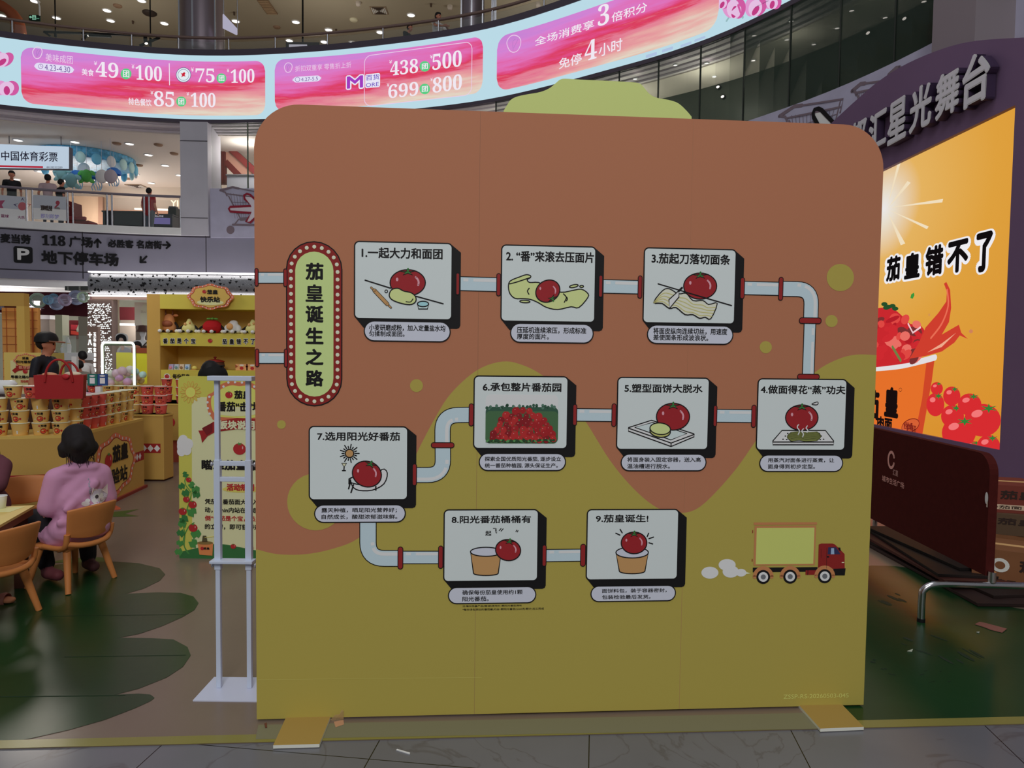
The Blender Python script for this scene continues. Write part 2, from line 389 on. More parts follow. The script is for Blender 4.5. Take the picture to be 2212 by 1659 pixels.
def art3(a):
    tomato(a, 1916, 490, 148, 117, 8); a.line([(1540, 470), (1775, 540)], LW * 1.1, INK, 8.2); a.line([(1770, 540), (2196, 664)], LW * 1.1, INK, 10)
    NOOD = D(192, 192, 165, BK)
    top = [(1500, 635), (1580, 530), (1640, 515), (1720, 560), (1790, 555), (1850, 620), (1940, 620), (1990, 655), (2068, 645)]
    bot = [(2010, 782), (1960, 768), (1910, 778), (1850, 745), (1780, 745), (1700, 682), (1640, 690), (1575, 645)]
    a.poly(top + bot, NOOD, 11, 3, INK, LW)
    for k in (.25, .45, .65, .85):
        pts = [(x0 + (x1 - x0) * k, y0 + (y1 - y0) * k) for (x0, y0), (x1, y1) in zip(top, [(1500, 640)] + bot[::-1])]
        a.line(pts, LW * .8, D(165, 160, 105, BK), 12, 4)
    a.poly([(1635, 612), (1725, 530), (1725, 588), (1640, 690)], PIPEHI, 13, 0, INK, LW); a.line([(1722, 535), (1752, 505)], .008, INK, 14)
def art4(a):
    tomato(a, 1465, 540, 155, 122, 8)
    a.poly([(1188, 762), (1275, 662), (1690, 662), (1768, 762), (1768, 798), (1188, 798)], WHITE, 10, 0, INK, LW); a.line([(1190, 772), (1766, 772)], LW, INK, 11)
    for x, y in ((1330, 690), (1308, 715), (1285, 745), (1320, 748), (1630, 690), (1650, 715), (1672, 745), (1640, 748)): a.ell(x, y, 8, 6, INK, 11)
    for k in range(9):
        y = 682 + k * 9; w_ = 110 + 45 * math.sin(PI * (k + 1) / 10)
        a.line([(1485 - w_, y + 4), (1440, y - 5), (1500, y + 5), (1485 + w_, y - 2)], .0075, INK, 11 + k * .3, 4); a.line([(1485 - w_, y + 4), (1440, y - 5), (1500, y + 5), (1485 + w_, y - 2)], .0045, OLIVE, 11.1 + k * .3, 4)
    for p in ([(1432, 605), (1418, 630), (1440, 665), (1428, 700)], [(1478, 645), (1462, 670), (1478, 695), (1470, 722)], [(1515, 618), (1503, 640), (1520, 660), (1512, 680)]): a.line(p, .0045, D(225, 190, 200, BK), 15, 4)
    a.poly([(1560, 410), (1612, 390), (1620, 408), (1600, 418)], PIPEHI, 9, 4, INK, LW * .8)
def art5(a):
    a.poly([(-190, 635), (30, 565), (437, 695), (437, 722), (217, 815), (-190, 668)], WHITE, 8, 0, INK, LW)
    a.line([(-190, 640), (217, 782), (437, 700)], LW, INK, 9); a.line([(217, 782), (217, 812)], LW, INK, 9); a.poly([(-130, 632), (40, 585), (370, 692), (215, 752)], D(170, 182, 200, BK), 9, 0, INK, LW * .8)
    tomato(a, 235, 530, 158, 128, 11)
    a.ell(112, 668, 98, 58, D(165, 165, 95, BK), 13, 32, .1, INK, LW); a.ell(112, 645, 98, 55, DOUGH, 14, 32, .1, INK, LW)
def art6(a):
    A_, B_ = a.rr(343, 893, 1135, 367, .02, D(182, 192, 216, BK), 8)
    a.rr(343, 893, 1135, 500, .02, D(42, 72, 56, BK), 8.5); a.rr(343, 893, 1135, 545, .02, D(58, 88, 58, BK), 9)
    rnd = random.Random(3)
    for k in range(26): a.ell(350 + rnd.random() * 770, 505 + rnd.random() * 12 - 30 * rnd.random(), 16, 18, D(70, 100, 85, BK) if k % 2 else D(42, 72, 56, BK), 8.7, 14)
    reds = [D(135, 24, 28, BK), D(112, 18, 24, BK), D(150, 34, 34, BK)]
    z = 10
    for row in range(7):
        y = 545 + row * 50; hw = 115 + 255 * math.sqrt(row / 6)
        n = int(hw * 2 / 78) + 1
        for i in range(n):
            x = 748 - hw + 2 * hw * (i + .5) / n + rnd.uniform(-12, 12); yy = y + rnd.uniform(-10, 10)
            x = max(385, min(1095, x)); r = rnd.uniform(34, 46); yy = min(yy, 850)
            a.ell(x, yy, r * rnd.uniform(.82, 1), r * rnd.uniform(.9, 1.12), rnd.choice(reds), z, 20, rnd.uniform(-.4, BK)); z += .06
            a.ell(x - r * .25, yy - r * .35, r * .13, r * .1, D(200, 116, 116, BK), z, 10); z += .06
            if rnd.random() < .3: a.line([(x - 10, yy - r - 6), (x, yy - r + 8), (x + 16, yy - r - 4)], .0016, D(70, 78, 48, BK), z, 3); z += .06
    for k in range(30):
        x = 362 + k * 25 + rnd.uniform(-8, 8); y = 868 + rnd.uniform(-14, 6); a.ell(x, y, rnd.uniform(14, 24), rnd.uniform(9, 16), D(70, 118, 66, BK) if k % 3 == 0 else D(32, 60, 34, BK), z, 12, rnd.uniform(-1, 1)); z += .05
def art7(a):
    a.poly([(815, 960), (830, 1000), (1040, 1020), (1165, 850), (1228, 890), (1190, 1010), (1060, 1080), (910, 1082), (840, 1040)], PIPEHI, 8, 3, INK, LW)
    for p in ([(800, 1010), (800, 955), (840, 935)], [(815, 995), (795, 1065)], [(850, 1020), (822, 1108)], [(1100, 1040), (1100, 1080)]): a.line(p, .0055, INK, 8.8, 0)
    tomato(a, 1000, 900, 165, 142, 10, .35)
    a.ell(805, 670, 48, 46, TAN, 8, 24, 0, INK, LW)
    for k in range(18):
        t = 2 * PI * k / 18; r1 = 108 if k % 2 == 0 else 84; a.line([(805 + 62 * math.cos(t), 670 + 60 * math.sin(t)), (805 + r1 * math.cos(t), 670 + r1 * .95 * math.sin(t))], LW, INK, 8)
    a.poly([(718, 780), (772, 780), (745, 822)], D(200, 190, 150, BK), 8, 0, INK, LW); a.line([(745, 822), (742, 862)], LW, INK, 9); a.line([(725, 862), (760, 862)], LW, INK, 9)
def art8(a):
    bucket(a, 1325, 537, 147, 43, 742, 118, TAN, 8); tomato(a, 1537, 520, 120, 100, 11, .15)
    a.text('起', 1320, 385, 1378, 335, INK, 8, .02); a.text('飞', 1392, 362, 1432, 310, INK, 8, .02)
    for p in ([(1452, 335), (1470, 315)], [(1470, 340), (1490, 318)], [(1612, 345), (1620, 330)], [(1625, 348), (1632, 335)]): a.line(p, LW * .8, INK, 8)
def art9(a):
    bucket(a, 472, 400, 114, 38, 530, 90, TAN, 8); tomato(a, 485, 332, 90, 76, 11)
    for p in ([(388, 238), (402, 262)], [(358, 265), (386, 278)], [(578, 288), (588, 265)], [(590, 303), (622, 292)], [(590, 332), (616, 340)]): a.line(p, LW * 1.1, INK, 8)

K1 = .24108
STEPS = [
 ((600, 500, K1), '1.一起大力和面团', (752, 238, 1478, 155), (766, 688, 977, 526.5), (787, 736, 972.7, 696), [('小麦研磨成粉，加入定量盐水均', 818, 889, 1502, 841), ('匀揉制成面团。', 818, 940, 1137, 894)], art1),
 ((1050, 500, K1), '2. “番”来滚去压面片', (178, 268, 967, 187), (1082, 693.5, 1287, 534), (1102.6, 739, 1281.5, 701), [('压延机连续滚压，形成标准', 275, 911, 897, 862), ('厚度的面片。', 275, 965, 562, 917)], art2),
 ((1050, 500, K1), '3.茄起刀落切面条', (1480, 288, 2187, 208), (1388.5, 697, 1590, 540), (1397.7, 741.5, 1583, 704.7), [('将面皮纵向连续切丝，用速度', 1495, 920, 2159, 871), ('差使面条形成波浪状。', 1495, 975, 1989, 928)], art3),
 ((1400, 780, .22604), '4.做面得花“蒸”功夫', (1072, 312, 1885, 235), (1633, 972, 1829, 820), (1640, 1018, 1820, 983), [('用蒸汽对面条进行蒸煮，让', 1140, 968, 1775, 925), ('面身得到初步定型。', 1140, 1028, 1592, 985)], art4),
 ((1400, 780, .22604), '5.塑型面饼大脱水', (-228, 300, 520, 222), (1331.5, 970.5, 1532, 817), (1341, 1016.5, 1525, 981), [('将面身装入固定容器，送入高', -203, 963, 502, 918), ('温油槽进行脱水。', -203, 1026, 207, 980)], art5),
 ((980, 780, .19892), '6.承包整片番茄园', (315, 328, 1170, 238), (1023, 968.5, 1227, 814), (1035, 1016, 1221.7, 979.5), [('探索全国优质阳光番茄, 逐步设立', 337, 1088, 1165, 1037), ('统一番茄种植园, 源头保证生产。', 337, 1158, 1130, 1107)], art6),
 ((600, 850, .19286), '7.选用阳光好番茄', (443, 527, 1370, 432), (668.5, 1079.5, 881, 922), (680, 1128, 875.8, 1090), [('露天种植，晒足阳光营养好；', 492, 1335, 1335, 1277), ('自然成长，酸甜浓郁滋味鲜。', 492, 1408, 1340, 1350)], art7),
 ((750, 1070, .22604), '8.阳光番茄桶桶有', (998, 268, 1757, 190), (958.5, 1256, 1163, 1100.5), (968.5, 1303.5, 1157.5, 1266.5), [('确保每份茄皇使用约1颗', 1100, 950, 1675, 897), ('阳光番茄。', 1100, 1012, 1352, 962)], art8),
 ((1220, 1070, .30741), '9.茄皇诞生!', (217, 190, 587, 133), (1266, 1252.5, 1466, 1100), (1276, 1299, 1459, 1263.7), [('面饼料包，装于容器密封，', 260, 685, 715, 650), ('包装检验最后发货。', 260, 728, 602, 695)], art9),
]
# pipes first (they pass behind the cards)
def flange(a, x0, y0, x1, y1, z=6): a.rr(x0, y1, x1, y0, .01, FLANGE, z, INK, LW * .7)
def pipe_run(name, segs, fl, hi=None):
    a = Art(board)
    for pts, w in segs:
        uv = [a.c(*p) for p in pts]
        if len(uv) > 2:                  # round the elbows
            out = [uv[0]]
            for i in range(1, len(uv) - 1):
                p, q, r = uv[i - 1], uv[i], uv[i + 1]; d0 = (p - q).normalized(); d1 = (r - q).normalized(); k = min(w * .95, (p - q).length, (r - q).length)
                for j in range(9):
                    t = j / 8; A0, A1 = q + d0 * k, q + d1 * k; out.append(A0 * (1 - t) ** 2 + q * 2 * t * (1 - t) + A1 * t * t)
            uv = out + [uv[-1]]
        a.stroke_butt(uv, w, INK, 3.4); a.stroke_butt(uv, w - LW * 1.6, PIPE, 3.8)
        n_ = V((-(uv[-1] - uv[0]).normalized().y, (uv[-1] - uv[0]).normalized().x))
        off = []
        for i, p in enumerate(uv):
            t = (uv[min(i + 1, len(uv) - 1)] - uv[max(i - 1, 0)]).normalized(); off.append(p + V((-t.y, t.x)) * w * .26)
        if len(off) == 2: off = [off[0].lerp(off[1], k / 8) for k in range(9)]
        a.stroke_butt(off[1:3], w * .2, PIPEHI, 4.2); a.stroke_butt(off[3:], w * .2, PIPEHI, 4.2)
    for f in fl: flange(a, *f)
    a.build(name, root)
def _butt(s, uv, w, m, z):
    if len(uv) < 2: return
    L, R = [], []
    for i in range(len(uv)):
        t = (uv[min(i + 1, len(uv) - 1)] - uv[max(i - 1, 0)]).normalized(); n = V((-t.y, t.x)) * w / 2; L.append(uv[i] + n); R.append(uv[i] - n)
    k = len(uv); s.mb.add([s.S.P(p[0], p[1], z * s.step) for p in L + R], [(k + i, k + i + 1, i + 1, i) for i in range(k - 1)], m)
Art.stroke_butt = _butt
PX = .001825
pipe_run('pipe', [([(556, 600), (616, 600)], 25 * PX)], [(551, 580, 558, 618), (613, 581, 620.5, 619)])
pipe_run('pipe', [([(558, 773.5), (617, 773.5)], 25 * PX)], [(552, 754, 559.5, 792), (614.5, 754, 621.5, 793)])
pipe_run('pipe', [([(990, 612.5), (1076, 615)], 32 * PX)], [(985, 590, 992.5, 636.7, 8), (1072.5, 591, 1081.5, 639)])
pipe_run('pipe', [([(1298, 618.5), (1380, 620.5)], 31.5 * PX)], [(1293, 595, 1301.5, 641.8, 8), (1377.5, 596, 1387, 644)])
pipe_run('pipe', [([(1604, 622), (1684, 624)], 31.5 * PX), ([(1687, 624), (1753, 625), (1751, 692)], 35.5 * PX), ([(1749.5, 694), (1745.5, 812)], 29 * PX)],
         [(1598, 600, 1608, 645, 8), (1681, 599, 1691.5, 648.5), (1726, 687, 1773.5, 698.5), (1722, 808.5, 1769.5, 819)])
pipe_run('pipe', [([(1544, 898), (1626, 899)], 31 * PX)], [(1540, 876, 1548.5, 920.6, 8), (1622.5, 875, 1633, 923)])
pipe_run('pipe', [([(1241, 896), (1325, 897)], 30 * PX)], [(1237, 873.5, 1246, 918.6, 8), (1321, 872, 1331, 921)])
pipe_run('pipe', [([(1018, 896), (956, 897), (956, 961)], 35.5 * PX), ([(956.5, 961), (957, 1026), (896, 1026)], 35.5 * PX)], [(1013, 872, 1023, 920, 6), (931.5, 956, 981, 967), (891, 1002, 900, 1048.5, 8)])
pipe_run('pipe', [([(795, 1100), (795, 1206), (866, 1206)], 37.5 * PX), ([(866, 1204), (952, 1204)], 30 * PX)], [(859.5, 1181, 870.5, 1229), (947, 1179, 957, 1227.5)])
pipe_run('pipe', [([(1176, 1200), (1258, 1199)], 29.5 * PX)], [(1171, 1177, 1180, 1222.5, 8), (1253.5, 1175, 1265, 1223)])
for org, title, tb, fb, cb, lines, art in STEPS:
    a = Art(board); A_, B_ = a.c(fb[0], fb[1]), a.c(fb[2], fb[3]); d = .0345; r = .014
    a.raw([V((A_.x + .004, A_.y + .003)), V((A_.x + d, A_.y - d)), V((B_.x + d - r, A_.y - d)), V((B_.x + d - r * .3, A_.y - d + r * .3)), V((B_.x + d, A_.y - d + r)), V((B_.x + d, B_.y - d)), V((B_.x - .003, B_.y - .004))], INK, 5)
    a.rr(fb[0], fb[1], fb[2], fb[3], .018, CARD, 6.6, INK, LW * 1.15)
    a.org(*org); a.mpu = org[2] * PX
    a.text(title, *tb, INK, 7.4, .03); art(a)
    card = a.build('step_card', root); card['label'] = 'card numbered %s with drawing' % title[0]
    a = Art(board); a.rr(cb[0], cb[1], cb[2], cb[3], .05, PILL, 8, INK, LW); a.org(*org)
    for ln in lines: a.text(*ln, INK, 8.8, .022)
    cap = a.build('step_caption', card); cap.matrix_parent_inverse = Matrix.Identity(4)
a = Art(board).org(750, 1070, .22604)
a.text('注:每份茄皇产品(桶/袋)使用约1颗阳光番茄调味', 1102, 1070, 1668, 1043, INK, 3, .015); a.text('*每份汤包添加的番茄酱,约由1颗阳光番茄(以60克/颗计)加工而成', 1102, 1105, 1880, 1071, INK, 3, .015)
a.build('footnote', root)
# printed delivery truck and smoke
a = Art(board).org(1220, 1070, .30741)
for x, y, rx, ry in ((1019, 543, 60, 42), (1140, 488, 60, 41), (1165, 535, 57, 43), (1238, 543, 37, 27)): a.ell(x, y, rx, ry, WHITE, 3 + x * 1e-4)
a.poly([(1255, 530), (1305, 548), (1255, 556)], D(178, 185, 150, BK), 2.8)
BR = D(158, 104, 66, BK)
a.rr(1325, 493, 1765, 212, .002, BR, 4); a.rr(1340, 484, 1753, 226, .001, D(165, 170, 92, BK), 5); a.rr(1327, 208, 1772, 188, .001, BR, 4)
a.rr(1320, 540, 1775, 503, .001, INK, 4)
a.poly([(1778, 515), (1783, 345), (1800, 338), (1880, 338), (1895, 343), (1932, 378), (1965, 412), (1966, 515)], TRED, 4); a.poly([(1845, 413), (1850, 364), (1905, 364), (1936, 413)], D(38, 38, 68, BK), 5)
a.poly([(1868, 413), (1870, 370), (1890, 370), (1892, 413)], D(125, 145, 170, BK), 5.4); a.poly([(1918, 366), (1934, 366), (1938, 392), (1925, 385)], INK, 5.6); a.line([(1840, 368), (1838, 512)], .0012, INK, 5); a.line([(1800, 378), (1800, 440)], .001, INK, 5); a.rr(1838, 436, 1856, 426, .001, INK, 5.2); a.rr(1944, 474, 1962, 468, .001, BULB, 5)
a.poly([(1886, 515), (1972, 512), (1966, 562), (1886, 562)], INK, 4.5); a.rr(1690, 558, 1778, 525, .001, TRED, 4.5); a.rr(1704, 558, 1709, 525, .0, INK, 5)
for x, y in ((1393, 572), (1582, 570), (1825, 567)):
    arc = [(x + 60 * math.cos(t), y + 62 * math.sin(t)) for t in [PI + PI * k / 16 for k in range(17)]]; a.line(arc, .016, BR, 5)
    a.ell(x, y, 48, 49, INK, 6); a.ell(x, y, 34, 34, D(200, 200, 205, BK), 6.6); a.ell(x, y, 18, 18, D(90, 92, 96, BK), 7.2)
a.rr(1316, 264, 1322, 244, .0, TRED, 5); a.rr(1313, 464, 1319, 446, .0, TRED, 5)
a.build('printed_truck', root)
# feet
FOOT = D(122, 100, 52, .42, .6, .2); FEDGE = D(196, 190, 172, BK)
for q in (((614, 1556), (712, 1556), (690, 1607), (590, 1610)), ((1731, 1527), (1823, 1523), (1866, 1570), (1772, 1574))):
    P4 = [at_z(x, y, .016) for x, y in q]; back = board.N * -.12
    P4[0] = P4[0] + back; P4[1] = P4[1] + back
    mb = MB(); mb.prism([p - V((0, 0, .013)) for p in P4], V((0, 0, .013)), FOOT, FEDGE); mb.build('base_plate', root)
# crumpled tape at the bottom edge
a = Art(board); mb = a.mb
TAPE = GLASS(205, 170, 120, .45, .2); pts = [(714, 1553), (724, 1543), (735, 1540), (738, 1532), (743, 1533), (743, 1552), (733, 1556), (722, 1557)]
mb.poly([board.P(*a.c(*p), .004 + .006 * random.random()) for p in pts], TAPE)
mb.poly([at_z(x, y, .006) + board.N * .01 for x, y in ((722, 1556), (743, 1552), (744, 1562), (726, 1568))], D(150, 112, 86, BK)); mb.build('torn_tape', root)
# the backdrop behind the board whose yellow-green crest shows above it
YG = D(140, 150, 92, .33, .7, .2)
bk = Flat(BO + V((0, .75, 0)) + BU * 0, BU, (0, 0, 1)); root = thing('backdrop_board', 'yellow-green cut-out backdrop standing behind the orange board with a humped crest', 'backdrop', BO + BU * 1.2 + V((0, .75, 0)))
a = Art(bk); crest = [(1088, 239), (1096, 226), (1103, 216), (1116, 209), (1138, 204), (1166, 199), (1186, 191), (1200, 180), (1210, 172), (1222, 170), (1255, 172), (1300, 174), (1340, 176), (1370, 178), (1383, 181), (1392, 190), (1402, 202), (1418, 211), (1445, 216), (1465, 223), (1482, 238), (1494, 252)]
cv = [a.c(*p) for p in crest]; cv = [V((p.x, p.y)) for p in catmull([(p.x, p.y, 0) for p in cv], 4, False)]
pl = [bk.P(p.x, p.y) for p in cv] + [bk.P(cv[-1].x + .05, 0), bk.P(cv[0].x - .05, 0)]
mb = MB(); mb.prism(pl[::-1], -bk.N * .03, YG, D(150, 140, 80, .35)); mb.build('crest_panel', root)
mb = MB()
for u in (cv[0].x + .2, cv[-1].x - .2): mb.box(bk.P(u, .9, -.06), (.04, .04, 1.8), D(120, 95, 60)); mb.box(bk.P(u, .02, -.2), (.05, BK, .04), D(120, 95, 60))
mb.build('support_strut', root)
serif = lambda s: ''.join(chr(0x1D7CE + int(c)) if c in '0123456789' else c for c in s)   # digits with serifs
# ================================================================ the mall: floor, galleries, ceilings
arc_px = ((0, 233), (200, 252), (393, 264), (570, 264), (800, 251), (1060, 221), (1331, 154.6), (1505, 101.7), (1660, 35))
_p = [at_z(x, y, 8.5) for x, y in arc_px]
_p = [V((-27, 12, 0)), V((-22, 17, 0)), V((-18.4, 19.5, 0))] + _p + [V((6.15, 12.9, 0)), V((6.75, 10.8, 0)), V((7.05, 8.4, 0)), V((7.15, 4, 0)), V((7.15, 0, 0))]
AR = Bent([(p.x, p.y) for p in catmull([(q.x, q.y, 0) for q in _p], 7, False)])
def U(px, py): return AR.uv(px, py)
def sweep(mb, prof, u0, u1, m, closed=True, n=None, S=None):
    S = S or AR; n = n or max(2, int((u1 - u0) / .5)); k = len(prof)
    vs_ = [S.P(u0 + (u1 - u0) * i / n, z, off) for i in range(n + 1) for off, z in prof]
    fs = [(i * k + j, i * k + (j + 1) % k, (i + 1) * k + (j + 1) % k, (i + 1) * k + j) for i in range(n) for j in range(k if closed else k - 1)]
    mb.add(vs_, [f[::-1] for f in fs], m)
    if closed: mb.add(vs_[:k], [list(range(k))], m); mb.add(vs_[-k:], [list(range(k))[::-1]], m)
UL, UR_ = AR.uv(-160, 240).x, AR.L[-1] - .01
def plate(name, z0, z1, m, o0=0.0, far=46):
    mb = MB(); pts = [AR.P(AR.L[-1] * i / 70, z0, -o0) for i in range(71)]
    pts += [V((30, 0, z0)), V((30, far, z0)), V((-45, far, z0)), V((-45, 12, z0))]
    mb.prism(pts[::-1], V((0, 0, z1 - z0)), m); return struct(mb.build(name))

# marble floor
m = D(88, 88, 93, .55, .22, .45, 0, .12, 1.3); nt = m.node_tree
p = nt.nodes['Principled BSDF']; tc = nt.nodes.new('ShaderNodeTexCoord'); mp = nt.nodes.new('ShaderNodeMapping'); br = nt.nodes.new('ShaderNodeTexBrick')
mp.inputs['Rotation'].default_value = (0, 0, .12); br.offset = 0; br.inputs['Scale'].default_value = 1; br.inputs['Mortar Size'].default_value = .0022
br.inputs['Brick Width'].default_value = .8; br.inputs['Row Height'].default_value = .8; br.inputs['Mortar'].default_value = (.03, .028, .03, 1)
nt.links.new(tc.outputs['Object'], mp.inputs[0]); nt.links.new(mp.outputs[0], br.inputs['Vector']); br.inputs['Color1'].default_value = br.inputs['Color2'].default_value = (1, 1, 1, 1)
mul = nt.nodes.new('ShaderNodeMixRGB'); mul.blend_type = 'MULTIPLY'; mul.inputs[0].default_value = 1
src = p.inputs['Base Color'].links[0].from_socket; nt.links.new(src, mul.inputs[1]); nt.links.new(br.outputs[0], mul.inputs[2])
wv_ = nt.nodes.new('ShaderNodeTexNoise'); wv_.inputs['Scale'].default_value = 1.6; wv_.inputs['Detail'].default_value = 9; wv_.inputs['Distortion'].default_value = 1.6
rp = nt.nodes.new('ShaderNodeValToRGB'); e = rp.color_ramp.elements; e[0].position = .485; e[0].color = (1, 1, 1, 1); e[1].position = .515; e[1].color = (1, 1, 1, 1)
x_ = e.new(.5); x_.color = (.62, .55, .52, 1)
mul2 = nt.nodes.new('ShaderNodeMixRGB'); mul2.blend_type = 'MULTIPLY'; mul2.inputs[0].default_value = .6
nt.links.new(tc.outputs['Object'], wv_.inputs['Vector']); nt.links.new(wv_.outputs['Fac'], rp.inputs[0]); nt.links.new(mul.outputs[0], mul2.inputs[1]); nt.links.new(rp.outputs[0], mul2.inputs[2]); nt.links.new(mul2.outputs[0], p.inputs['Base Color'])
mb = MB(); mb.box((-4, 20, -.05), (70, 60, .1), m); struct(mb.build('floor'))

# printed vinyl laid over the marble
VIN = D(104, 90, 79, .62, .3, .45, 0, .06, 1.5, .25); VGR = D(16, 47, 22, .58, .28, .45, 0, .15, 1.5, .2); VGR2 = D(54, 80, 38, .6, .3, .4)
fl = Flat((0, 0, .003), (1, 0, 0), (0, 1, 0)); root = thing('vinyl_floor_sheet', 'beige vinyl floor sheet printed with big green leaves, edged with yellow tape', 'floor covering', (0, 4, 0))
a = Art(fl, step=.0008)
e0, e1 = at_z(-120, 1622, 0), at_z(2330, 1563, 0); ed = (e1 - e0).normalized(); e0 = e0 - ed * 3.2; e1 = e1 + ed * 2.4
a.mb.prism([V((e0.x, e0.y, .0006)), V((e1.x, e1.y, .0006)), V((5.6, 9, .0006)), V((5.6, 17, .0006)), V((-13, 17, .0006)), V((-13, 4, .0006))], V((0, 0, .0022)), VIN)
def fpoly(pts, m, z, sm=0): a.poly(pts, m, z, sm)
P0 = [(357, 1241), (345, 1228), (300, 1217), (240, 1213), (150, 1216), (60, 1230), (-150, 1250), (-400, 1330), (-450, 1560), (-160, 1655), (0, 1607), (60, 1597), (150, 1577), (225, 1556), (290, 1531), (325, 1515), (334, 1508), (325, 1501), (300, 1499), (250, 1501),
      (300, 1488), (360, 1464), (395, 1441), (412, 1416), (405, 1398), (375, 1382), (330, 1379), (258, 1378), (300, 1370), (350, 1353), (395, 1333), (420, 1318), (429, 1303), (418, 1289), (390, 1281), (340, 1280), (272, 1283), (310, 1272), (345, 1255)]
fpoly(P0, VGR, 2)
fpoly([(235, 1213), (232, 1207), (215, 1204), (180, 1205), (140, 1208), (120, 1216)], VGR2, 1.5, 3); fpoly([(244, 1106), (300, 1100), (270, 1110), (300, 1115), (244, 1117)], VGR2, 1.5)
fpoly([(225, 1100), (243, 1091), (258, 1096), (259, 1101), (240, 1102)], D(150, 70, 45, .5), 1.6, 3)
for p in ([(1800, 1240), (1882, 1222), (1930, 1223), (1980, 1229), (2030, 1240), (2070, 1256), (2115, 1272), (2127, 1286), (2120, 1302), (2105, 1306), (2160, 1308), (2230, 1320), (2330, 1340), (2420, 1556), (2212, 1554), (1868, 1562), (1780, 1564), (1700, 1500)],): fpoly(p, VGR, 2)
for x, y, rx, ry, r in ((1990, 1395, 46, 6, .35), (1935, 1300, 40, 6, .4), (2080, 1420, 50, 7, .5), (1915, 1440, 22, 4, .2), (2025, 1460, 18, 3, -.2)):
    for k in range(5): a.ell(x + random.uniform(-40, 40), y + random.uniform(-18, 18), rx * random.uniform(.15, .5), ry * random.uniform(.15, .45), D(24, 38, 26, .5, .5), 3 + k * .1, 12, r)
for x, y, w in ((-60, 1507, 330), (100, 1332, 300), (140, 1420, 260)): a.line([(x, y), (x + w, y - 4)], .004, D(24, 42, 28, .5), 3.5)
a.build('printed_sheet', root)
mb = MB(); mb.prism([V((e0.x, e0.y, .004)), V((e1.x, e1.y, .004)), V((e1.x, e1.y, .004)) + V((-ed.y, ed.x, 0)) * .055, V((e0.x, e0.y, .004)) + V((-ed.y, ed.x, 0)) * .055], V((0, 0, .0008)), D(122, 116, 60, .7, .25, .5)); mb.build('edge_tape', root)
mb = MB(); q = [at_z(x, y, .005) for x, y in ((558, 1566), (1740, 1540), (1775, 1574), (552, 1597))]; mb.prism(q, V((0, 0, .0004)), D(96, 94, 76, .5, .3, .4)); mb.build('clear_tape', root)
# litter on the floor
def litter(name, label, cat, pts, m, h=.003, z=.0062):
    P = [at_z(x, y, z) for x, y in pts]; mb = MB(); mb.prism(P[::-1], V((0, 0, h)), m); return tag(mb.build(name), label, cat)
litter('drinking_straw', 'thin white straw lying on the grey marble in front of the board', 'straw', [(856, 1621), (858, 1620), (886, 1628), (885, 1630)], D(200, 200, 210, .6), .004, .0005)
litter('cardboard_scrap', 'brown torn cardboard strip lying on the green floor beside the barrier foot', 'cardboard', [(2106, 1349), (2116, 1344), (2130, 1347), (2175, 1359), (2165, 1367), (2140, 1361), (2125, 1355)], D(104, 66, 58, .5))
litter('paper_scrap', 'small torn white paper scrap on the green floor left of the barrier leg', 'paper', [(1960, 1407), (1972, 1403), (1970, 1408)], D(140, 145, 130, .5))
litter('paper_scrap', 'tiny white paper crumb on the green floor near the cardboard strip', 'paper', [(2109, 1366), (2116, 1365), (2115, 1368)], D(120, 125, 115, .5))
litter('bottle_cap_ring', 'small rusty brown staple-like scrap on the clear tape left of the board foot', 'litter', [(571, 1564), (576, 1562), (577, 1572), (573, 1573)], D(84, 48, 36, .5))

# ---------------------------------------------------------------- slabs and ceilings
CREAM = D(186, 174, 166, .5, .8); DIM = D(128, 120, 104, .42, .8); STONE = D(108, 106, 120, .5, .5, .3, 0, .05, .8); WST = D(150, 148, 156, .5, .55, .3, 0, .05, 1.2)
plate('floor_2', 4.95, 5.2, D(150, 145, 145, .5, .3), .3); plate('ceiling_2', 8.32, 8.5, CREAM, .72)
plate('floor_3', 9.6, 9.95, D(120, 112, 105, .5, .4), .3); plate('ceiling_3', 14.5, 14.7, DIM, -.6)
plate('ceiling_1', 3.4, 3.5, D(190, 184, 176, .5, .8), .5)
mb = MB(); mb.box((-6, 31, 12.2), (60, .3, 5), D(100, 84, 68, .5, .8)); struct(mb.build('wall_back_upper'))
mb = MB(); mb.box((-6, 30.2, 6.75), (60, .3, 3.6), D(168, 158, 146, .5, .8)); struct(mb.build('wall_back_middle'))
mb = MB(); mb.box((-8, 27, 1.7), (60, .3, 3.5), D(190, 180, 165, .5, .8)); struct(mb.build('wall_back_lower'))
mb = MB()
for o0, z in ((.1, 8.5), (.28, 8.46), (.46, 8.42), (.62, 8.37)): sweep(mb, [(-o0, z + .06), (-o0 - .22, z + .06), (-o0 - .22, z - .02), (-o0, z - .02)], UL, UR_ - 6, D(150, 143, 150, .5) if o0 in (.1, .46) else D(178, 172, 176, .5))
struct(mb.build('trim_1'))
u393, u550, u452 = U(393, 500).x, U(640, 500).x, U(452, 500).x
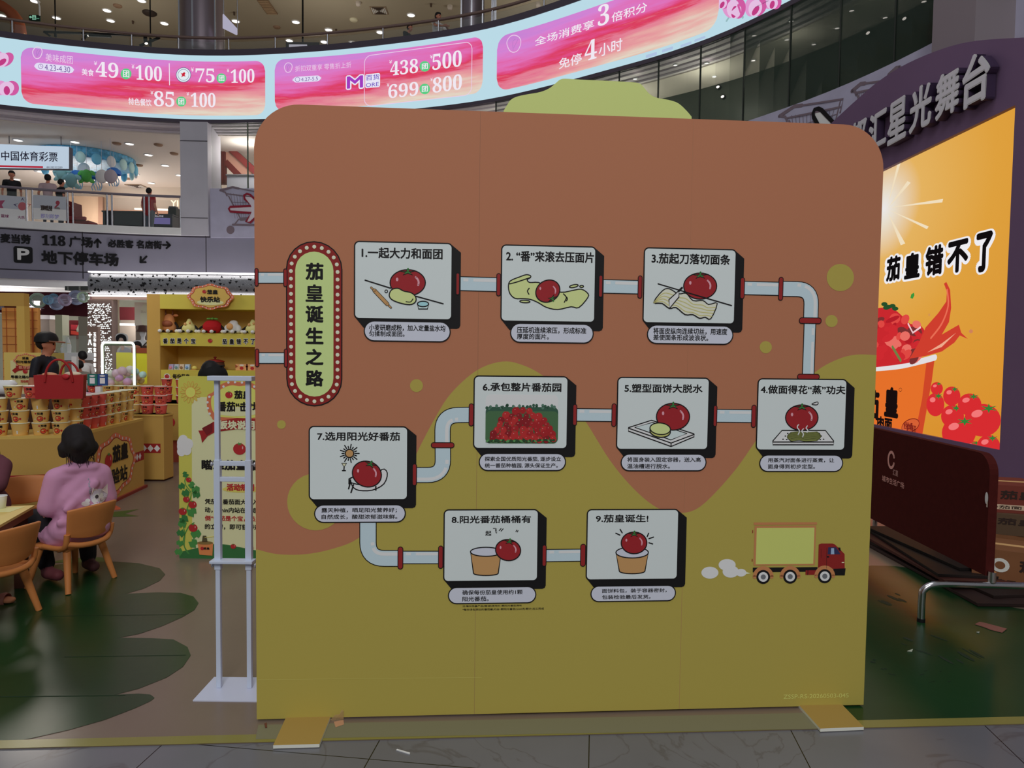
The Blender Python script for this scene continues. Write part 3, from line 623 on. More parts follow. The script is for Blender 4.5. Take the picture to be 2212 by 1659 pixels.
# stone fascia with the wayfinding letters
mb = MB(); sweep(mb, [(0, 3.5), (0, 5.0), (-.35, 5.0), (-.35, 3.5)], UL, U(1000, 600).x, STONE); a = Art(AR, mb, .002)
G = D(38, 34, 40, .5)
z1, z2 = U(180, 503).y, U(180, 588).y
for z in (z1, z2): sweep(mb, [(.004, z - .016), (.004, z + .016), (0, z + .016), (0, z - .016)], UL, U(1000, 600).x, G)
for x, yt, yb in ((178, 503, 602), (445, 511, 590), (178, 494, 503), (444, 500, 511)):
    t, b = U(x, yt), U(x, yb); a.raw([V((t.x - .014, b.y)), V((t.x + .014, b.y)), V((t.x + .014, t.y)), V((t.x - .014, t.y))], G, 2)
struct(mb.build('wall_fascia'))
mb = MB(); sweep(mb, [(.12, 5.0), (.12, 5.22), (-.3, 5.22), (-.3, 5.0)], UL, u393, D(188, 182, 200, .5, .4, .3, 0, .06, 2)); struct(mb.build('trim_2'))
mb = MB(); sweep(mb, [(-.1, 3.28), (-.1, 3.5), (-.6, 3.5), (-.6, 3.28)], UL, U(800, 600).x, D(205, 200, 204, .5)); sweep(mb, [(-.6, 3.16), (-.6, 3.28), (-1.2, 3.28), (-1.2, 3.16)], UL, U(800, 600).x, D(190, 186, 188, .5)); struct(mb.build('trim_3'))
root = thing('wayfinding_sign', 'black raised direction lettering with parking symbol and arrows on grey stone fascia', 'sign', AR.P(U(100, 540).x, 4.2, .02))
a = Art(AR, step=.004).org(0, 360, .27125); K = D(16, 15, 18, .5)
for s, b, w in (('麦当劳', (5, 605, 245, 545), .035), ('118', (335, 625, 522, 552), .04), ('广场', (552, 640, 740, 562), .035), ('必胜客', (862, 643, 1065, 586), .035), ('名店街', (1088, 652, 1290, 592), .035), ('地下停车场', (332, 772, 945, 690), .04)):
    s = serif(s); a.solid(s, *b, K, K, .002, .03); a.text(s, *b, K, 8, w if s != serif('118') else 0)
def arrow(a, x0, y0, x1, y1, h, w, m, z):
    a.line([(x0, y0), (x1, y1)], w, m, z); t = math.atan2(y0 - y1, x0 - x1)
    for s_ in (.75, -.75): a.line([(x1, y1), (x1 + h * math.cos(t + s_), y1 + h * math.sin(t + s_))], w, m, z)
arrow(a, 778, 642, 778, 580, 36, .06, K, 4); arrow(a, 1300, 624, 1355, 626, 36, .06, K, 4); arrow(a, 1168, 716, 1120, 762, 42, .06, K, 4)
a.rr(110, 765, 260, 640, .07, K, 3); a.solid('P', 140, 742, 236, 655, D(200, 200, 205, .5), K, .002, .02); a.text('P', 140, 742, 236, 655, D(200, 200, 205, .5), 6, .05)
a.build('lettering', root)

# ---------------------------------------------------------------- the curved video screen
root = thing('video_screen', 'long curved ribbon video screen with pink promotion panels around the upper gallery', 'screen', AR.P(U(570, 200).x, 8.5, 0))
FR = D(62, 56, 66, .5, .5); mb = MB()
sweep(mb, [(0, 8.5), (0, 8.6), (-.3, 8.6), (-.3, 8.5)], UL, UR_ - 5, FR); sweep(mb, [(0, 10.56), (0, 10.74), (-.3, 10.74), (-.3, 10.56)], UL, UR_ - 5, FR); sweep(mb, [(-.2, 8.6), (-.2, 10.56), (-.3, 10.56), (-.3, 8.6)], UL, UR_ - 5, FR); mb.build('screen_frame', root)
mb = MB(); sweep(mb, [(-.02, 8.6), (-.02, 10.56), (-.12, 10.56), (-.12, 8.6)], UL, UR_ - 5, E(186, 218, 230)); a = Art(AR, mb, .003)
PET = [E(222, 150, 205), E(206, 90, 160), E(228, 190, 225), E(190, 60, 130)]
def tulip(a, x, y, w, h, ms, z, rot=0):
    for i, (dx, dy, sx, sy) in enumerate(((-.25, 0, .32, .5), (.25, .02, .32, .5), (0, .05, .36, .46), (.02, .18, .14, .3))): a.ell(x + dx * w, y + dy * h, sx * w, sy * h, ms[i % len(ms)], z + i * .3, 22, rot + (-.25, .25, 0, .3)[i])
a.org(0, 0, 1)
for x, y, w, h, r in ((4, 128, 40, 36, .6), (14, 190, 48, 32, -.4), (1586, 18, 44, 44, -.1), (1632, 16, 40, 40, .3), (1560, 6, 30, 26, .2), (1668, 5, 36, 30, 0)): tulip(a, x, y, w, h, PET, 2, r)
for p in ([(1570, 45), (1582, 20), (1560, 0)], [(1605, 38), (1592, 12), (1598, -10)], [(1640, 26), (1622, 0)]): a.line(p, .05, E(150, 185, 190), 1.5, 4)
for x, y in ((1395, 120), (1430, 108), (1470, 97), (1500, 85)): a.rr(x, y + 6, x + 24, y - 8, .02, E(175, 195, 225), 1.2)
a.text('大信', 1631, 18, 1662, 0, E(70, 62, 92), 5, .01)
mb.build('display', root)
def sunset():
    m = bpy.data.materials.new('screen_picture'); m.use_nodes = True; nt = m.node_tree; nt.nodes.clear(); N = nt.nodes.new; Lk = nt.links.new
    uv = N('ShaderNodeUVMap'); sp = N('ShaderNodeSeparateXYZ'); Lk(uv.outputs[0], sp.inputs[0])
    mp = N('ShaderNodeMapping'); mp.inputs['Scale'].default_value = (2.2, 5, 1); mp.inputs['Rotation'].default_value = (0, 0, -.12); Lk(uv.outputs[0], mp.inputs[0])
    no = N('ShaderNodeTexNoise'); no.inputs['Scale'].default_value = 1.1; no.inputs['Detail'].default_value = 8; no.inputs['Roughness'].default_value = .6; Lk(mp.outputs[0], no.inputs['Vector'])
    def mth(op, a_, b_, c_=None):
        q = N('ShaderNodeMath'); q.operation = op
        for i, x in enumerate((a_, b_, c_)):
            if x is None: continue
            if isinstance(x, (int, float)): q.inputs[i].default_value = x
            else: Lk(x, q.inputs[i])
        return q.outputs[0]
    t = mth('MULTIPLY_ADD', sp.outputs[1], -.62, .62); t = mth('MULTIPLY_ADD', sp.outputs[0], .3, t); t = mth('MULTIPLY_ADD', no.outputs['Fac'], .62, t); t = mth('SUBTRACT', t, .26)
    r = N('ShaderNodeValToRGB'); els = [(0, (186, 132, 214)), (.22, (214, 130, 210)), (.4, (224, 110, 180)), (.5, (222, 72, 124)), (.55, (218, 62, 92)), (.61, (226, 120, 146)), (.76, (230, 168, 164)), (.9, (226, 214, 196)), (1, (228, 176, 160))]
    cr = r.color_ramp
    while len(cr.elements) < len(els): cr.elements.new(.5)
    for el, (p_, c_) in zip(cr.elements, els): el.position = p_; el.color = (*lin(c_), 1)
    Lk(t, r.inputs[0]); e = N('ShaderNodeEmission'); o = N('ShaderNodeOutputMaterial'); Lk(r.outputs[0], e.inputs[0]); Lk(e.outputs[0], o.inputs[0]); return m
SUN = sunset(); SW = E(240, 232, 242); SWP = E(232, 205, 232); GRN = E(92, 205, 132)
def panel(a, A_, B_, r, z, m):
    n = max(24, int((B_.x - A_.x) / .12)); us = sorted(set([A_.x + (B_.x - A_.x) * i / n for i in range(n + 1)] + [A_.x + r * k / 8 for k in range(9)] + [B_.x - r * k / 8 for k in range(9)])); vs_ = []; uvs = []
    for u in us:
        d = min(u - A_.x, B_.x - u); i_ = r - math.sqrt(max(0, r * r - (r - d) ** 2)) if d < r else 0
        for v in (A_.y + i_, B_.y - i_): vs_.append(a.S.P(u, v, z * a.step)); uvs.append(((u - A_.x) / (B_.x - A_.x), (v - A_.y) / (B_.y - A_.y)))
    b = len(a.mb.f); fs = [(2 * i, 2 * i + 2, 2 * i + 3, 2 * i + 1) for i in range(len(us) - 1)]; a.mb.add(vs_, fs, m)
    for k, f in enumerate(fs): a.mb.uv[b + k] = [uvs[i] for i in f]
def circ(a, x, y, r, m, z): a.ell(x, y, r, r, m, z, 24)
def tu(a, x, y, s):
    pts = [(x - s * .8, y - s * .1), (x - s * .5, y - s * .75), (x, y - s), (x + s * .6, y - s * .8), (x + s * .85, y - s * .2), (x + s * .55, y + s * .7), (x, y + s), (x - s * .5, y + s * .75)]
    a.line(pts, .022, SWP, 5, 4, True); a.line([(x - s * .05, y + s * .8), (x - s * .1, y - s * .2), (x + s * .2, y - s * .55)], .012, E(170, 120, 190), 5, 4); a.line([(x, y + s * .5), (x + s * .5, y - s * .5)], .012, E(170, 120, 190), 5, 4)
KC = .27125
a = Art(AR, step=.003); panel(a, U(47, 222), U(573, 131), .32, 3, SUN); a.org(0, 0, KC)
tu(a, 298, 422, 46); a.text('美味成团', 365, 490, 580, 448, SWP, 6, .0); panel(a, a.c(275, 556), a.c(590, 530), .14, 4.6, E(226, 222, 244)); circ(a, 326, 530, 20, E(150, 110, 180), 6); circ(a, 326, 530, 16, E(226, 222, 244), 6.8); a.line([(326, 518), (326, 531), (336, 533)], .012, E(150, 110, 180), 7)
a.text('4.23-4.30', 358, 560, 560, 534, E(120, 90, 160), 6, -1)
def price(a, items):
    for s, b, o in items: a.text(serif(s), *b, SW, 6, 0 if s.isdigit() else o)
price(a, [('¥', (750, 520, 775, 492), 0), ('49', (765, 610, 943, 505), .004), ('¥', (1050, 550, 1072, 515), 0), ('100', (1083, 636, 1290, 532), .004), ('美食', (653, 600, 748, 555), .012), ('¥', (1523, 572, 1545, 540), 0), ('75', (1560, 657, 1710, 548), .004), ('¥', (1808, 578, 1828, 548), 0), ('100', (1840, 663, 2028, 550), .004), ('特色餐饮', (1025, 836, 1208, 792), .012), ('¥', (1200, 755, 1224, 725), 0), ('85', (1228, 846, 1390, 733), .004), ('¥', (1488, 765, 1508, 735), 0), ('100', (1522, 853, 1718, 742), .004)])
for x, y, r in ((1005, 590, 43), (1765, 625, 39), (1445, 810, 40)): circ(a, x, y, r, GRN, 5); a.text('团', x - r * .55, y + r * .6, x + r * .6, y - r * .6, SW, 6, .02)
a.line([(1349, 508), (1352, 678)], .022, SW, 5); circ(a, 1463, 598, 60, E(60, 90, 130), 5); circ(a, 1463, 598, 56, E(225, 235, 240), 5.4); a.line([(1463 + 44 * math.cos(t), 598 + 44 * math.sin(t)) for t in [2 * PI * k / 20 for k in range(20)]], .012, E(70, 110, 150), 6, 0, True)
a.poly([(1440, 580), (1452, 588), (1470, 575), (1478, 585), (1472, 600), (1482, 612), (1462, 608), (1445, 618), (1452, 600)], E(200, 40, 60), 6); a.build('promo_panel', root)
KD = .27125; a = Art(AR, step=.003); panel(a, U(594, 241), U(1044, 77), .32, 3, SUN); a.org(560, 0, KD)
tu(a, 232, 540, 38); a.text('折扣双重享 零售折上折', 288, 573, 735, 492, SWP, 6, .0); panel(a, a.c(267, 661), a.c(495, 600), .14, 4.6, E(226, 222, 244)); circ(a, 307, 634, 20, E(150, 110, 180), 6); circ(a, 307, 634, 16, E(226, 222, 244), 6.4); a.text('4.27-5.5', 335, 650, 470, 612, E(120, 90, 160), 6, -1)
A_, B_ = a.c(838, 848), a.c(1697, 330); A_ = V((A_.x, a.c(838, 848).y)); ol = a.rr_uv(A_.x, A_.y, B_.x, B_.y, .22, 6)
a.stroke([p for i, p in enumerate(ol)], .02, SWP, 4.5, True)
VIO = E(105, 70, 190); a.rr(845, 705, 965, 582, .06, E(232, 230, 245), 6); a.text('M', 692, 720, 838, 590, E(235, 232, 245), 6.3, .09); a.text('M', 700, 710, 830, 600, E(160, 60, 190), 7.5, .03); a.text('百货', 852, 645, 960, 590, VIO, 7, .01); a.text('ORE', 852, 697, 955, 655, VIO, 7, .005)
price(a, [('¥', (1037, 510, 1060, 480), 0), ('438', (1045, 606, 1268, 466), .004), ('¥', (1362, 470, 1384, 437), 0), ('500', (1380, 562, 1615, 398), .004), ('¥', (1018, 695, 1038, 662), 0), ('699', (1030, 786, 1270, 650), .004), ('¥', (1365, 650, 1384, 620), 0), ('800', (1382, 743, 1617, 588), .004)])
for x, y, r in ((1320, 530, 42), (1320, 710, 42)): circ(a, x, y, r, GRN, 5); a.text('团', x - r * .55, y + r * .62, x + r * .6, y - r * .62, SW, 6, .02)
a.build('promo_panel', root)
a = Art(AR, step=.003); panel(a, U(1073, 198), U(1556, -92), .36, 3, SUN); a.org(1060, 0, KC)
tu(a, 185, 350, 68); price(a, [('全场消费享', (355, 370, 828, 152), .012), ('3', (855, 217, 948, 20), .006), ('倍积分', (965, 183, 1250, 12), .012), ('免停', (545, 556, 728, 418), .012), ('4', (750, 492, 850, 305), .006), ('小时', (862, 457, 1052, 300), .012)]); a.build('promo_panel', root)

# ---------------------------------------------------------------- glass railings
RAIL = D(112, 92, 86, .5, .3, .5, .4); PANE = GLASS(190, 205, 200, .94, .02, .35)
def railing(name, label, px_posts, u0, u1, z0, z1, off, pair=0, panes=None, rr=.045, rm=RAIL):
    root = thing(name, label, 'railing', AR.P((u0 + u1) / 2, z0, off)); n = max(4, int((u1 - u0) / .5))
    mb = MB(); mb.tube([AR.P(u0 + (u1 - u0) * i / n, z1, off) for i in range(n + 1)], rr, rm); mb.build('handrail', root)
    us = [U(x, y).x for x, y in px_posts]
    for u in us:
        mb = MB(); p = AR.P(u, z0, off); mb.tube([p, AR.P(u, z1, off)], .028, STEEL, 8); q = AR.P(u, z0 + (z1 - z0) * .68, off)
        if not pair:
            d = AR.P(u + .16, q.z, off) - q; mb.tube([q - d + V((0, 0, .02)), q - d * .6, q + d * .6, q + d + V((0, 0, .02))], .02, STEEL, 6)
        mb.build('post', root)
    ed_ = [u0] + us + [u1]
    for i in range(len(ed_) - 1):
        if ed_[i + 1] - ed_[i] < (.4 if pair else .2): continue
        mb = MB(); sweep(mb, [(off + .006, z0 + .08), (off + .006, z1 - .12), (off - .006, z1 - .12), (off - .006, z0 + .08)], ed_[i] + .06, ed_[i + 1] - .06, PANE, True, 4); mb.build('glass_pane', root)
    return root
railing('glass_railing', 'glass railing with brown handrail along the top gallery above the ribbon screen', [(18, 60), (171, 70), (276, 80), (376, 88), (483, 90), (583, 90), (696, 82), (816, 70), (936, 55), (1051, 40), (1160, 15)], UL, UR_ - 6, 9.95, 11.24, -.35)
root = railing('glass_railing', 'steel and glass railing with poster panes along the middle gallery', [(55, 450), (68, 450), (144, 450), (155, 450), (229, 450), (239.5, 450), (309, 450), (319.6, 450), (387, 450)], UL, u393, 5.2, U(200, 415).y, -.1, 1, None, .04, D(120, 110, 118, .5, .25, .5, .7))
a = Art(AR, step=.003); S0 = -.1 / .003 + 5
POST = D(148, 152, 160, .5); POST2 = D(185, 186, 215, .5)
for x0, x1 in ((-40, 52), (70.5, 141)):
    a.org(0, 0, 1); a.rr(x0, 472, x1, 424, .0, POST, S0); a.rr(x0, 472, x1, 452, 0, POST2, S0 + 1)
a.org(0, 360, .09042); a.ell(510, 935, 100, 100, D(150, 80, 85, .5), S0 + 2, 20); a.poly([(470, 820), (515, 725), (565, 825), (515, 765)], D(60, 55, 85, .5), S0 + 2); a.poly([(420, 860), (295, 890), (400, 960), (345, 895)], D(60, 55, 85, .5), S0 + 2); a.poly([(600, 870), (725, 885), (640, 970), (690, 900)], D(130, 40, 50, .5), S0 + 2); a.poly([(-80, 800), (100, 790), (20, 900), (95, 1040), (-60, 980)], D(130, 60, 85, .5), S0 + 2)
a.text('篮球', 0, 1200, 190, 1135, D(110, 50, 85, .5), S0 + 3, .03); a.text('大乐', 400, 1230, 570, 1170, D(110, 50, 85, .5), S0 + 3, .03); a.text('顶呱刮', 945, 1035, 1225, 920, D(50, 42, 40, .5), S0 + 3, .05); a.ell(1355, 850, 50, 50, D(125, 50, 62, .5), S0 + 2); a.poly([(1270, 960), (1350, 880), (1390, 900), (1300, 975)], D(125, 50, 62, .5), S0 + 2); a.ell(1345, 1000, 70, 48, D(100, 95, 95, .5), S0 + 2); a.text('即刮即梦', 955, 1215, 1390, 1135, D(120, 115, 165, .5), S0 + 3, .02)
a.build('printed_film', root)

# ---------------------------------------------------------------- people: one continuous surface each
SKIN = D(150, 98, 78, .45, .55); HAIR = D(16, 14, 15, .4, .6)
def cap_mesh(p0, r0, p1, r1, n=12, k=5):
    p0, p1 = V(p0), V(p1); d = p1 - p0
    if d.length < 1e-6: d = V((0, 0, 1e-4)); p1 = p0 + d
    q = d.to_track_quat('Z', 'Y'); rings = []
    for j in range(k + 1):
        t = -PI / 2 + PI / 2 * j / k; rings.append((p0, r0 * math.cos(t), r0 * math.sin(t)))
    for j in range(k + 1):
        t = PI / 2 * j / k; rings.append((p1, r1 * math.cos(t), r1 * math.sin(t)))
    vs_ = [c + q @ V((max(r, 1e-4) * math.cos(2 * PI * i / n), max(r, 1e-4) * math.sin(2 * PI * i / n), z)) for c, r, z in rings for i in range(n)]
    fs = [(j * n + i, j * n + (i + 1) % n, (j + 1) * n + (i + 1) % n, (j + 1) * n + i) for j in range(len(rings) - 1) for i in range(n)]
    fs += [list(range(n))[::-1], [(len(rings) - 1) * n + i for i in range(n)]]
    return vs_, fs
def blob(name, prims, vox, parent=None, it=4, M=None):
    """prims: (p0, r0, p1, r1, material[, (sx, sy, sz)]) tapered capsules fused into one skin"""
    vs_, fs = [], []; M = M or Matrix.Identity(4); info = []
    for pr in prims:
        p0, r0, p1, r1, m = pr[:5]; S = pr[5] if len(pr) > 5 else (1, 1, 1)
        a_, b_ = V(p0), V(p1); c_ = (a_ + b_) / 2
        v, f = cap_mesh(a_ - c_, r0, b_ - c_, r1); b = len(vs_); vs_ += [c_ + V((p.x * S[0], p.y * S[1], p.z * S[2])) for p in v]; fs += [[b + i for i in q] for q in f]; info.append((a_ - c_, r0, b_ - c_, r1, m, c_, S))
    me = bpy.data.meshes.new('body'); me.from_pydata(vs_, [], fs); me.update(); o = bpy.data.objects.new('body', me); COL.objects.link(o)
    rm = o.modifiers.new('r', 'REMESH'); rm.mode = 'VOXEL'; rm.voxel_size = vox; rm.use_smooth_shade = True
    sm = o.modifiers.new('s', 'SMOOTH'); sm.factor = .5; sm.iterations = it
    dg = bpy.context.evaluated_depsgraph_get(); new = bpy.data.meshes.new_from_object(o.evaluated_get(dg)); bpy.data.objects.remove(o); bpy.data.meshes.remove(me)
    mats = []
    for i in info:
        if i[4] not in mats: mats.append(i[4])
    new.materials.clear()
    for m in mats: new.materials.append(m)
    idx = []
    for p in new.polygons:
        best = 1e9; k = 0; c = p.center
        for (a_, r0, b_, r1, m, cc, S) in info:
            q = V(((c.x - cc.x) / S[0], (c.y - cc.y) / S[1], (c.z - cc.z) / S[2])); d = b_ - a_; L = d.length_squared
            t = max(0, min(1, (q - a_).dot(d) / L)) if L > 1e-9 else 0
            dist = ((q - a_ - d * t).length - (r0 + (r1 - r0) * t)) * min(S)
            if dist < best - 1e-5: best = dist; k = mats.index(m)
        idx.append(k)
    new.polygons.foreach_set('material_index', idx); new.polygons.foreach_set('use_smooth', [True] * len(idx)); new.transform(M); new.name = name
    ob = bpy.data.objects.new(name, new); COL.objects.link(ob)
    if parent is not None: ob.parent = parent; ob.matrix_parent_inverse = Matrix.Translation(-parent.location)
    return ob
def hand(p, d, side, m, curl=.35, s=1):
    """palm, four bent fingers of unequal length and a thumb; p wrist, d pointing direction, side = palm's thumb side"""
    p, d, side = V(p), V(d).normalized(), V(side).normalized(); nrm = d.cross(side).normalized(); out = [(p, .024 * s, p + d * .075 * s, .03 * s, m, (1, 1, 1))]
    for k, L in enumerate((.062, .074, .07, .056)):
        b = p + d * .085 * s + side * (.028 - .019 * k) * s; c = b + (d + nrm * curl * .5) * L * .5 * s; e = c + (d * .7 + nrm * curl * 1.6) * L * .45 * s
        out += [(b, .0095 * s, c, .009 * s, m), (c, .009 * s, e, .0075 * s, m)]
    b = p + d * .03 * s + side * .028 * s; c = b + (d * .6 + side * .8) * .035 * s; out += [(b, .012 * s, c, .0105 * s, m), (c, .0105 * s, c + (d + side * .25) * .03 * s, .009 * s, m)]
    return out
def head(c, face, s=1, skin=None):
    """skull, jaw, nose, brow and ears; c is the head centre, face the looking direction"""
    skin = skin or SKIN; c, f = V(c), V(face).normalized(); r = f.cross(V((0, 0, 1))).normalized(); z = V((0, 0, 1))
    P = [(c + z * .03 * s - f * .012 * s, .088 * s, c + z * .02 * s + f * .005 * s, .086 * s, skin), (c - z * .05 * s + f * .03 * s, .058 * s, c - z * .085 * s + f * .045 * s, .036 * s, skin),
         (c + f * .088 * s + z * .0 * s, .012 * s, c + f * .103 * s - z * .026 * s, .014 * s, skin), (c - z * .055 * s + f * .084 * s - r * .02 * s, .01 * s, c - z * .055 * s + f * .084 * s + r * .02 * s, .01 * s, D(128, 62, 58, .45))]
    for q in (-1, 1):
        P += [(c + r * q * .087 * s - z * .005 * s, .018 * s, c + r * q * .09 * s - z * .035 * s, .012 * s, skin), (c + f * .088 * s + r * q * .034 * s + z * .012 * s, .009 * s, c + f * .089 * s + r * q * .036 * s + z * .012 * s, .009 * s, HAIR)]
    return P
def hair(name, c, face, parent, m=HAIR, s=1, extra=(), vox=.012):
    c, f = V(c), V(face).normalized(); z = V((0, 0, 1)); P = [(c + z * .055 * s - f * .018 * s, .098 * s, c + z * .025 * s - f * .035 * s, .095 * s, m), (c + z * .08 * s + f * .045 * s, .05 * s, c + z * .085 * s - f * .02 * s, .07 * s, m)] + list(extra)
    return blob(name, P, vox, parent, 2)
def person(label, foot, face, top, leg, hz=1.7, arms=None, group=None, pose='stand', skin=None, shoe=None, hair_m=HAIR, vox=.022, lean=0.0, fat=1.0):
    """standing figure at foot (x, y, z), looking along face"""
    foot = V(foot); f = V(face).normalized(); r = f.cross(V((0, 0, 1))).normalized(); z = V((0, 0, 1)); k = hz / 1.7; skin = skin or SKIN; shoe = shoe or HAIR
    root = thing('person', label, 'person', foot, group); B = lambda x, y, h: foot + r * x * k + f * (y + lean * max(0, h - .9)) * k + z * h * k
    P = []
    for q in (-1, 1):
        P += [(B(.09 * q, 0, .88), .088 * k * fat, B(.1 * q, .02, .48), .062 * k, leg), (B(.1 * q, .02, .48), .062 * k, B(.1 * q, -.02, .1), .042 * k, leg), (B(.1 * q, -.03, .045), .042 * k, B(.11 * q, .13, .035), .034 * k, shoe)]
    P += [(B(0, 0, .9), .13 * k * fat, B(0, 0, 1.08), .125 * k * fat, top, (1.15, .85, 1)), (B(0, 0, 1.1), .125 * k * fat, B(0, 0, 1.3), .14 * k * fat, top, (1.2, .82, 1)), (B(-.14, 0, 1.38), .068 * k, B(.14, 0, 1.38), .068 * k, top), (B(0, 0, 1.4), .052 * k, B(0, .02, 1.5), .05 * k, skin)]
    hc = B(0, .03, 1.585); P += head(hc, f, k, skin)
    for q, spec in zip((-1, 1), arms or ((None), (None))):
        sh = B(.19 * q, 0, 1.38); el, wr = (B(.25 * q, -.03, 1.1), B(.25 * q, .1, .87)) if spec is None else (B(*spec[0]), B(*spec[1]))
        mid = sh.lerp(el, .62); P += [(sh, .058 * k, mid, .05 * k, top), (mid, .041 * k, el, .038 * k, skin), (el, .038 * k, wr, .027 * k, skin)] + hand(wr, (wr - el), -r * q if spec is None else z, skin, .4, k)
    blob('body', P, vox, root); hair('hair', hc, f, root, hair_m, k)
    return root

# upper gallery
p = AR.P(U(922, 60).x, 9.95, -.75); person('person in white t-shirt leaning folded arms on the top gallery rail', (p.x, p.y, 9.95), (.75, -.66, 0), D(172, 168, 172, .42), D(60, 62, 72), 1.68, (((-.3, .22, 1.18), (-.02, .36, 1.2)), ((.3, .22, 1.18), (.05, .38, 1.2))), None, vox=.014)
p = AR.P(U(846, 70).x, 9.95, -.9); person('person in black jacket bending over a phone behind the top gallery rail', (p.x, p.y, 9.96), (.85, -.5, 0), D(28, 27, 34), D(40, 40, 46), 1.5, (((-.3, .2, 1.08), (-.05, .38, 1.14)), ((.3, .2, 1.08), (.06, .4, 1.14))), None, vox=.014, lean=.3)
# middle gallery
def mid(px, py, back=.75): u = U(px, py).x; q = AR.P(u, 5.2, -.1 - back); return q
q = mid(6, 440); person('person in black top leaning on the middle gallery railing at far left', q, (.6, -.8, 0), D(22, 22, 26), D(40, 40, 50), 1.6, lean=.35)
q = mid(78, 440, 1.0); person('person in pale grey shirt with back to the middle gallery railing', q, (-.3, .95, 0), D(150, 130, 135), D(60, 60, 70), 1.68)
q = mid(112, 440, .7); person('person in black t-shirt resting an arm on the middle gallery railing', q, (.5, .8, 0), D(20, 20, 24), D(50, 50, 60), 1.5)
q = mid(277, 450, 1.9); person('person in dark red jacket and jeans standing back to the middle gallery railing', q, (.1, 1, 0), D(112, 28, 32), D(62, 70, 78), 1.64, fat=1.4)

# ---------------------------------------------------------------- ceiling fittings
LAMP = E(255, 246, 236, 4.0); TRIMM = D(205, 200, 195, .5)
def downlight(px, py, z, where, grp, r=.13):
    c = at_z(px, py, z); t = thing('ceiling_light', where, 'ceiling light', c, grp)
    mb = MB(); mb.lathe([(r * 1.25, 0), (r * 1.25, -.02), (r, -.03), (r, -.005)], c, TRIMM, 20); mb.build('trim_ring', t)
    mb = MB(); mb.disc(c - V((0, 0, .012)), r, LAMP, 20, (0, 0, -1)); mb.build('diffuser', t); return t
for x, y in ((75, 2), (4, 33), (122, 38), (231, 22), (239, 44), (355, 50), (306, 1), (509, 45), (639, 47), (710, 64), (888, 32), (625, 87), (700, 90), (761, 92), (821, 69)): downlight(x, y, 14.5, 'round white downlight in the beige ceiling above the top gallery', 'top gallery downlights', .14)
for x, y in ((39, 302), (162, 306), (280, 310), (321, 334), (357, 357), (292, 376), (87, 370), (36, 387), (135, 390), (174, 405), (265, 408), (356, 410), (327, 395), (232, 392), (388, 378)): downlight(x, y, 8.32, 'round white downlight in the cream ceiling of the middle gallery', 'middle gallery downlights', .13)
def ceil_disc(px, py, z, name, label, cat, r, m, grp=None, h=.05):
    c = at_z(px, py, z); mb = MB(); mb.lathe([(r, 0), (r, -h * .5), (r * .8, -h), (.001, -h)], c, m, 18); return tag(mb.build(name), label, cat, grp)
SPK = D(120, 96, 78, .5)
for x, y, z in ((252, 309, 8.32), (342, 312, 8.32), (376, 331, 8.32), (300, 356, 8.32), (276, 385, 8.32), (183, 391, 8.32)): ceil_disc(x, y, z, 'ceiling_speaker', 'small brown round speaker in the middle gallery ceiling', 'speaker', .14, SPK, 'middle gallery ceiling speakers')
ceil_disc(254, 12, 14.5, 'ceiling_speaker', 'brown round speaker in the top gallery ceiling, left of the dark stain', 'speaker', .16, SPK); ceil_disc(598, 58, 14.5, 'ceiling_speaker', 'grey round speaker in the top ceiling right of the hanging white sign', 'speaker', .14, SPK)
ceil_disc(764, 42, 14.5, 'smoke_detector', 'white round smoke detector in the top ceiling below the square vent', 'smoke detector', .16, D(190, 175, 150, .5), None, .07)
for x, y, w in ((774, 4, 'left of the square vent'), (972, 12, 'beside the slim steel column'), (1163, 6, 'above the third screen panel')): ceil_disc(x, y, 14.5, 'dome_camera', 'white dome camera on the top ceiling ' + w, 'camera', .1, D(170, 160, 150, .5), None, .14)
for x, y in ((287, 45), (726, 63), (931, 8), (506, 26)): ceil_disc(x, y, 14.5, 'ceiling_sprinkler', 'tiny dark sprinkler head on the top gallery ceiling', 'sprinkler', .04, D(70, 55, 45), 'top ceiling sprinklers', .12)
ceil_disc(323, 27, 14.5, 'round_vent', 'dark sooty round air vent in the top gallery ceiling', 'vent', .26, D(48, 40, 36, .5), None, .08)
for px, py, z, s, lab in ((819, 22, 14.5, (.62, .62), 'square four-way white air vent in the top gallery ceiling'), (296, 402, 8.32, (.7, .7), 'square beige air vent in the middle gallery ceiling')):
    c = at_z(px, py, z); t = thing('ceiling_vent', lab, 'vent', c); mb = MB(); mb.box(c - V((0, 0, .012)), (s[0], s[1], .02), D(120, 105, 88, .5)); mb.build('vent_frame', t); mb = MB()
    for k in range(9):
        d = -s[0] * .4 + s[0] * .1 * k; w_ = abs(d) * 1.6 + .04; mb.box(c + V((d, 0, -.03)), (.03, w_, .02), D(215, 200, 180, .5)); mb.box(c + V((0, d, -.03)), (w_, .03, .02), D(60, 50, 44, .5))
    mb.build('louvre_blades', t)
c = at_z(578, 14, 14.5); t = thing('slot_vent', 'long brown slotted air grille in the top gallery ceiling', 'vent', c); mb = MB(); mb.box(c - V((0, 0, .02)), (.42, 1.1, .04), D(110, 90, 70, .5)); mb.build('vent_frame', t); mb = MB()
for k in range(9): mb.box(c + V((0, -.48 + .12 * k, -.05)), (.36, .05, .03), D(140, 118, 92, .5))
mb.build('louvre_blades', t)
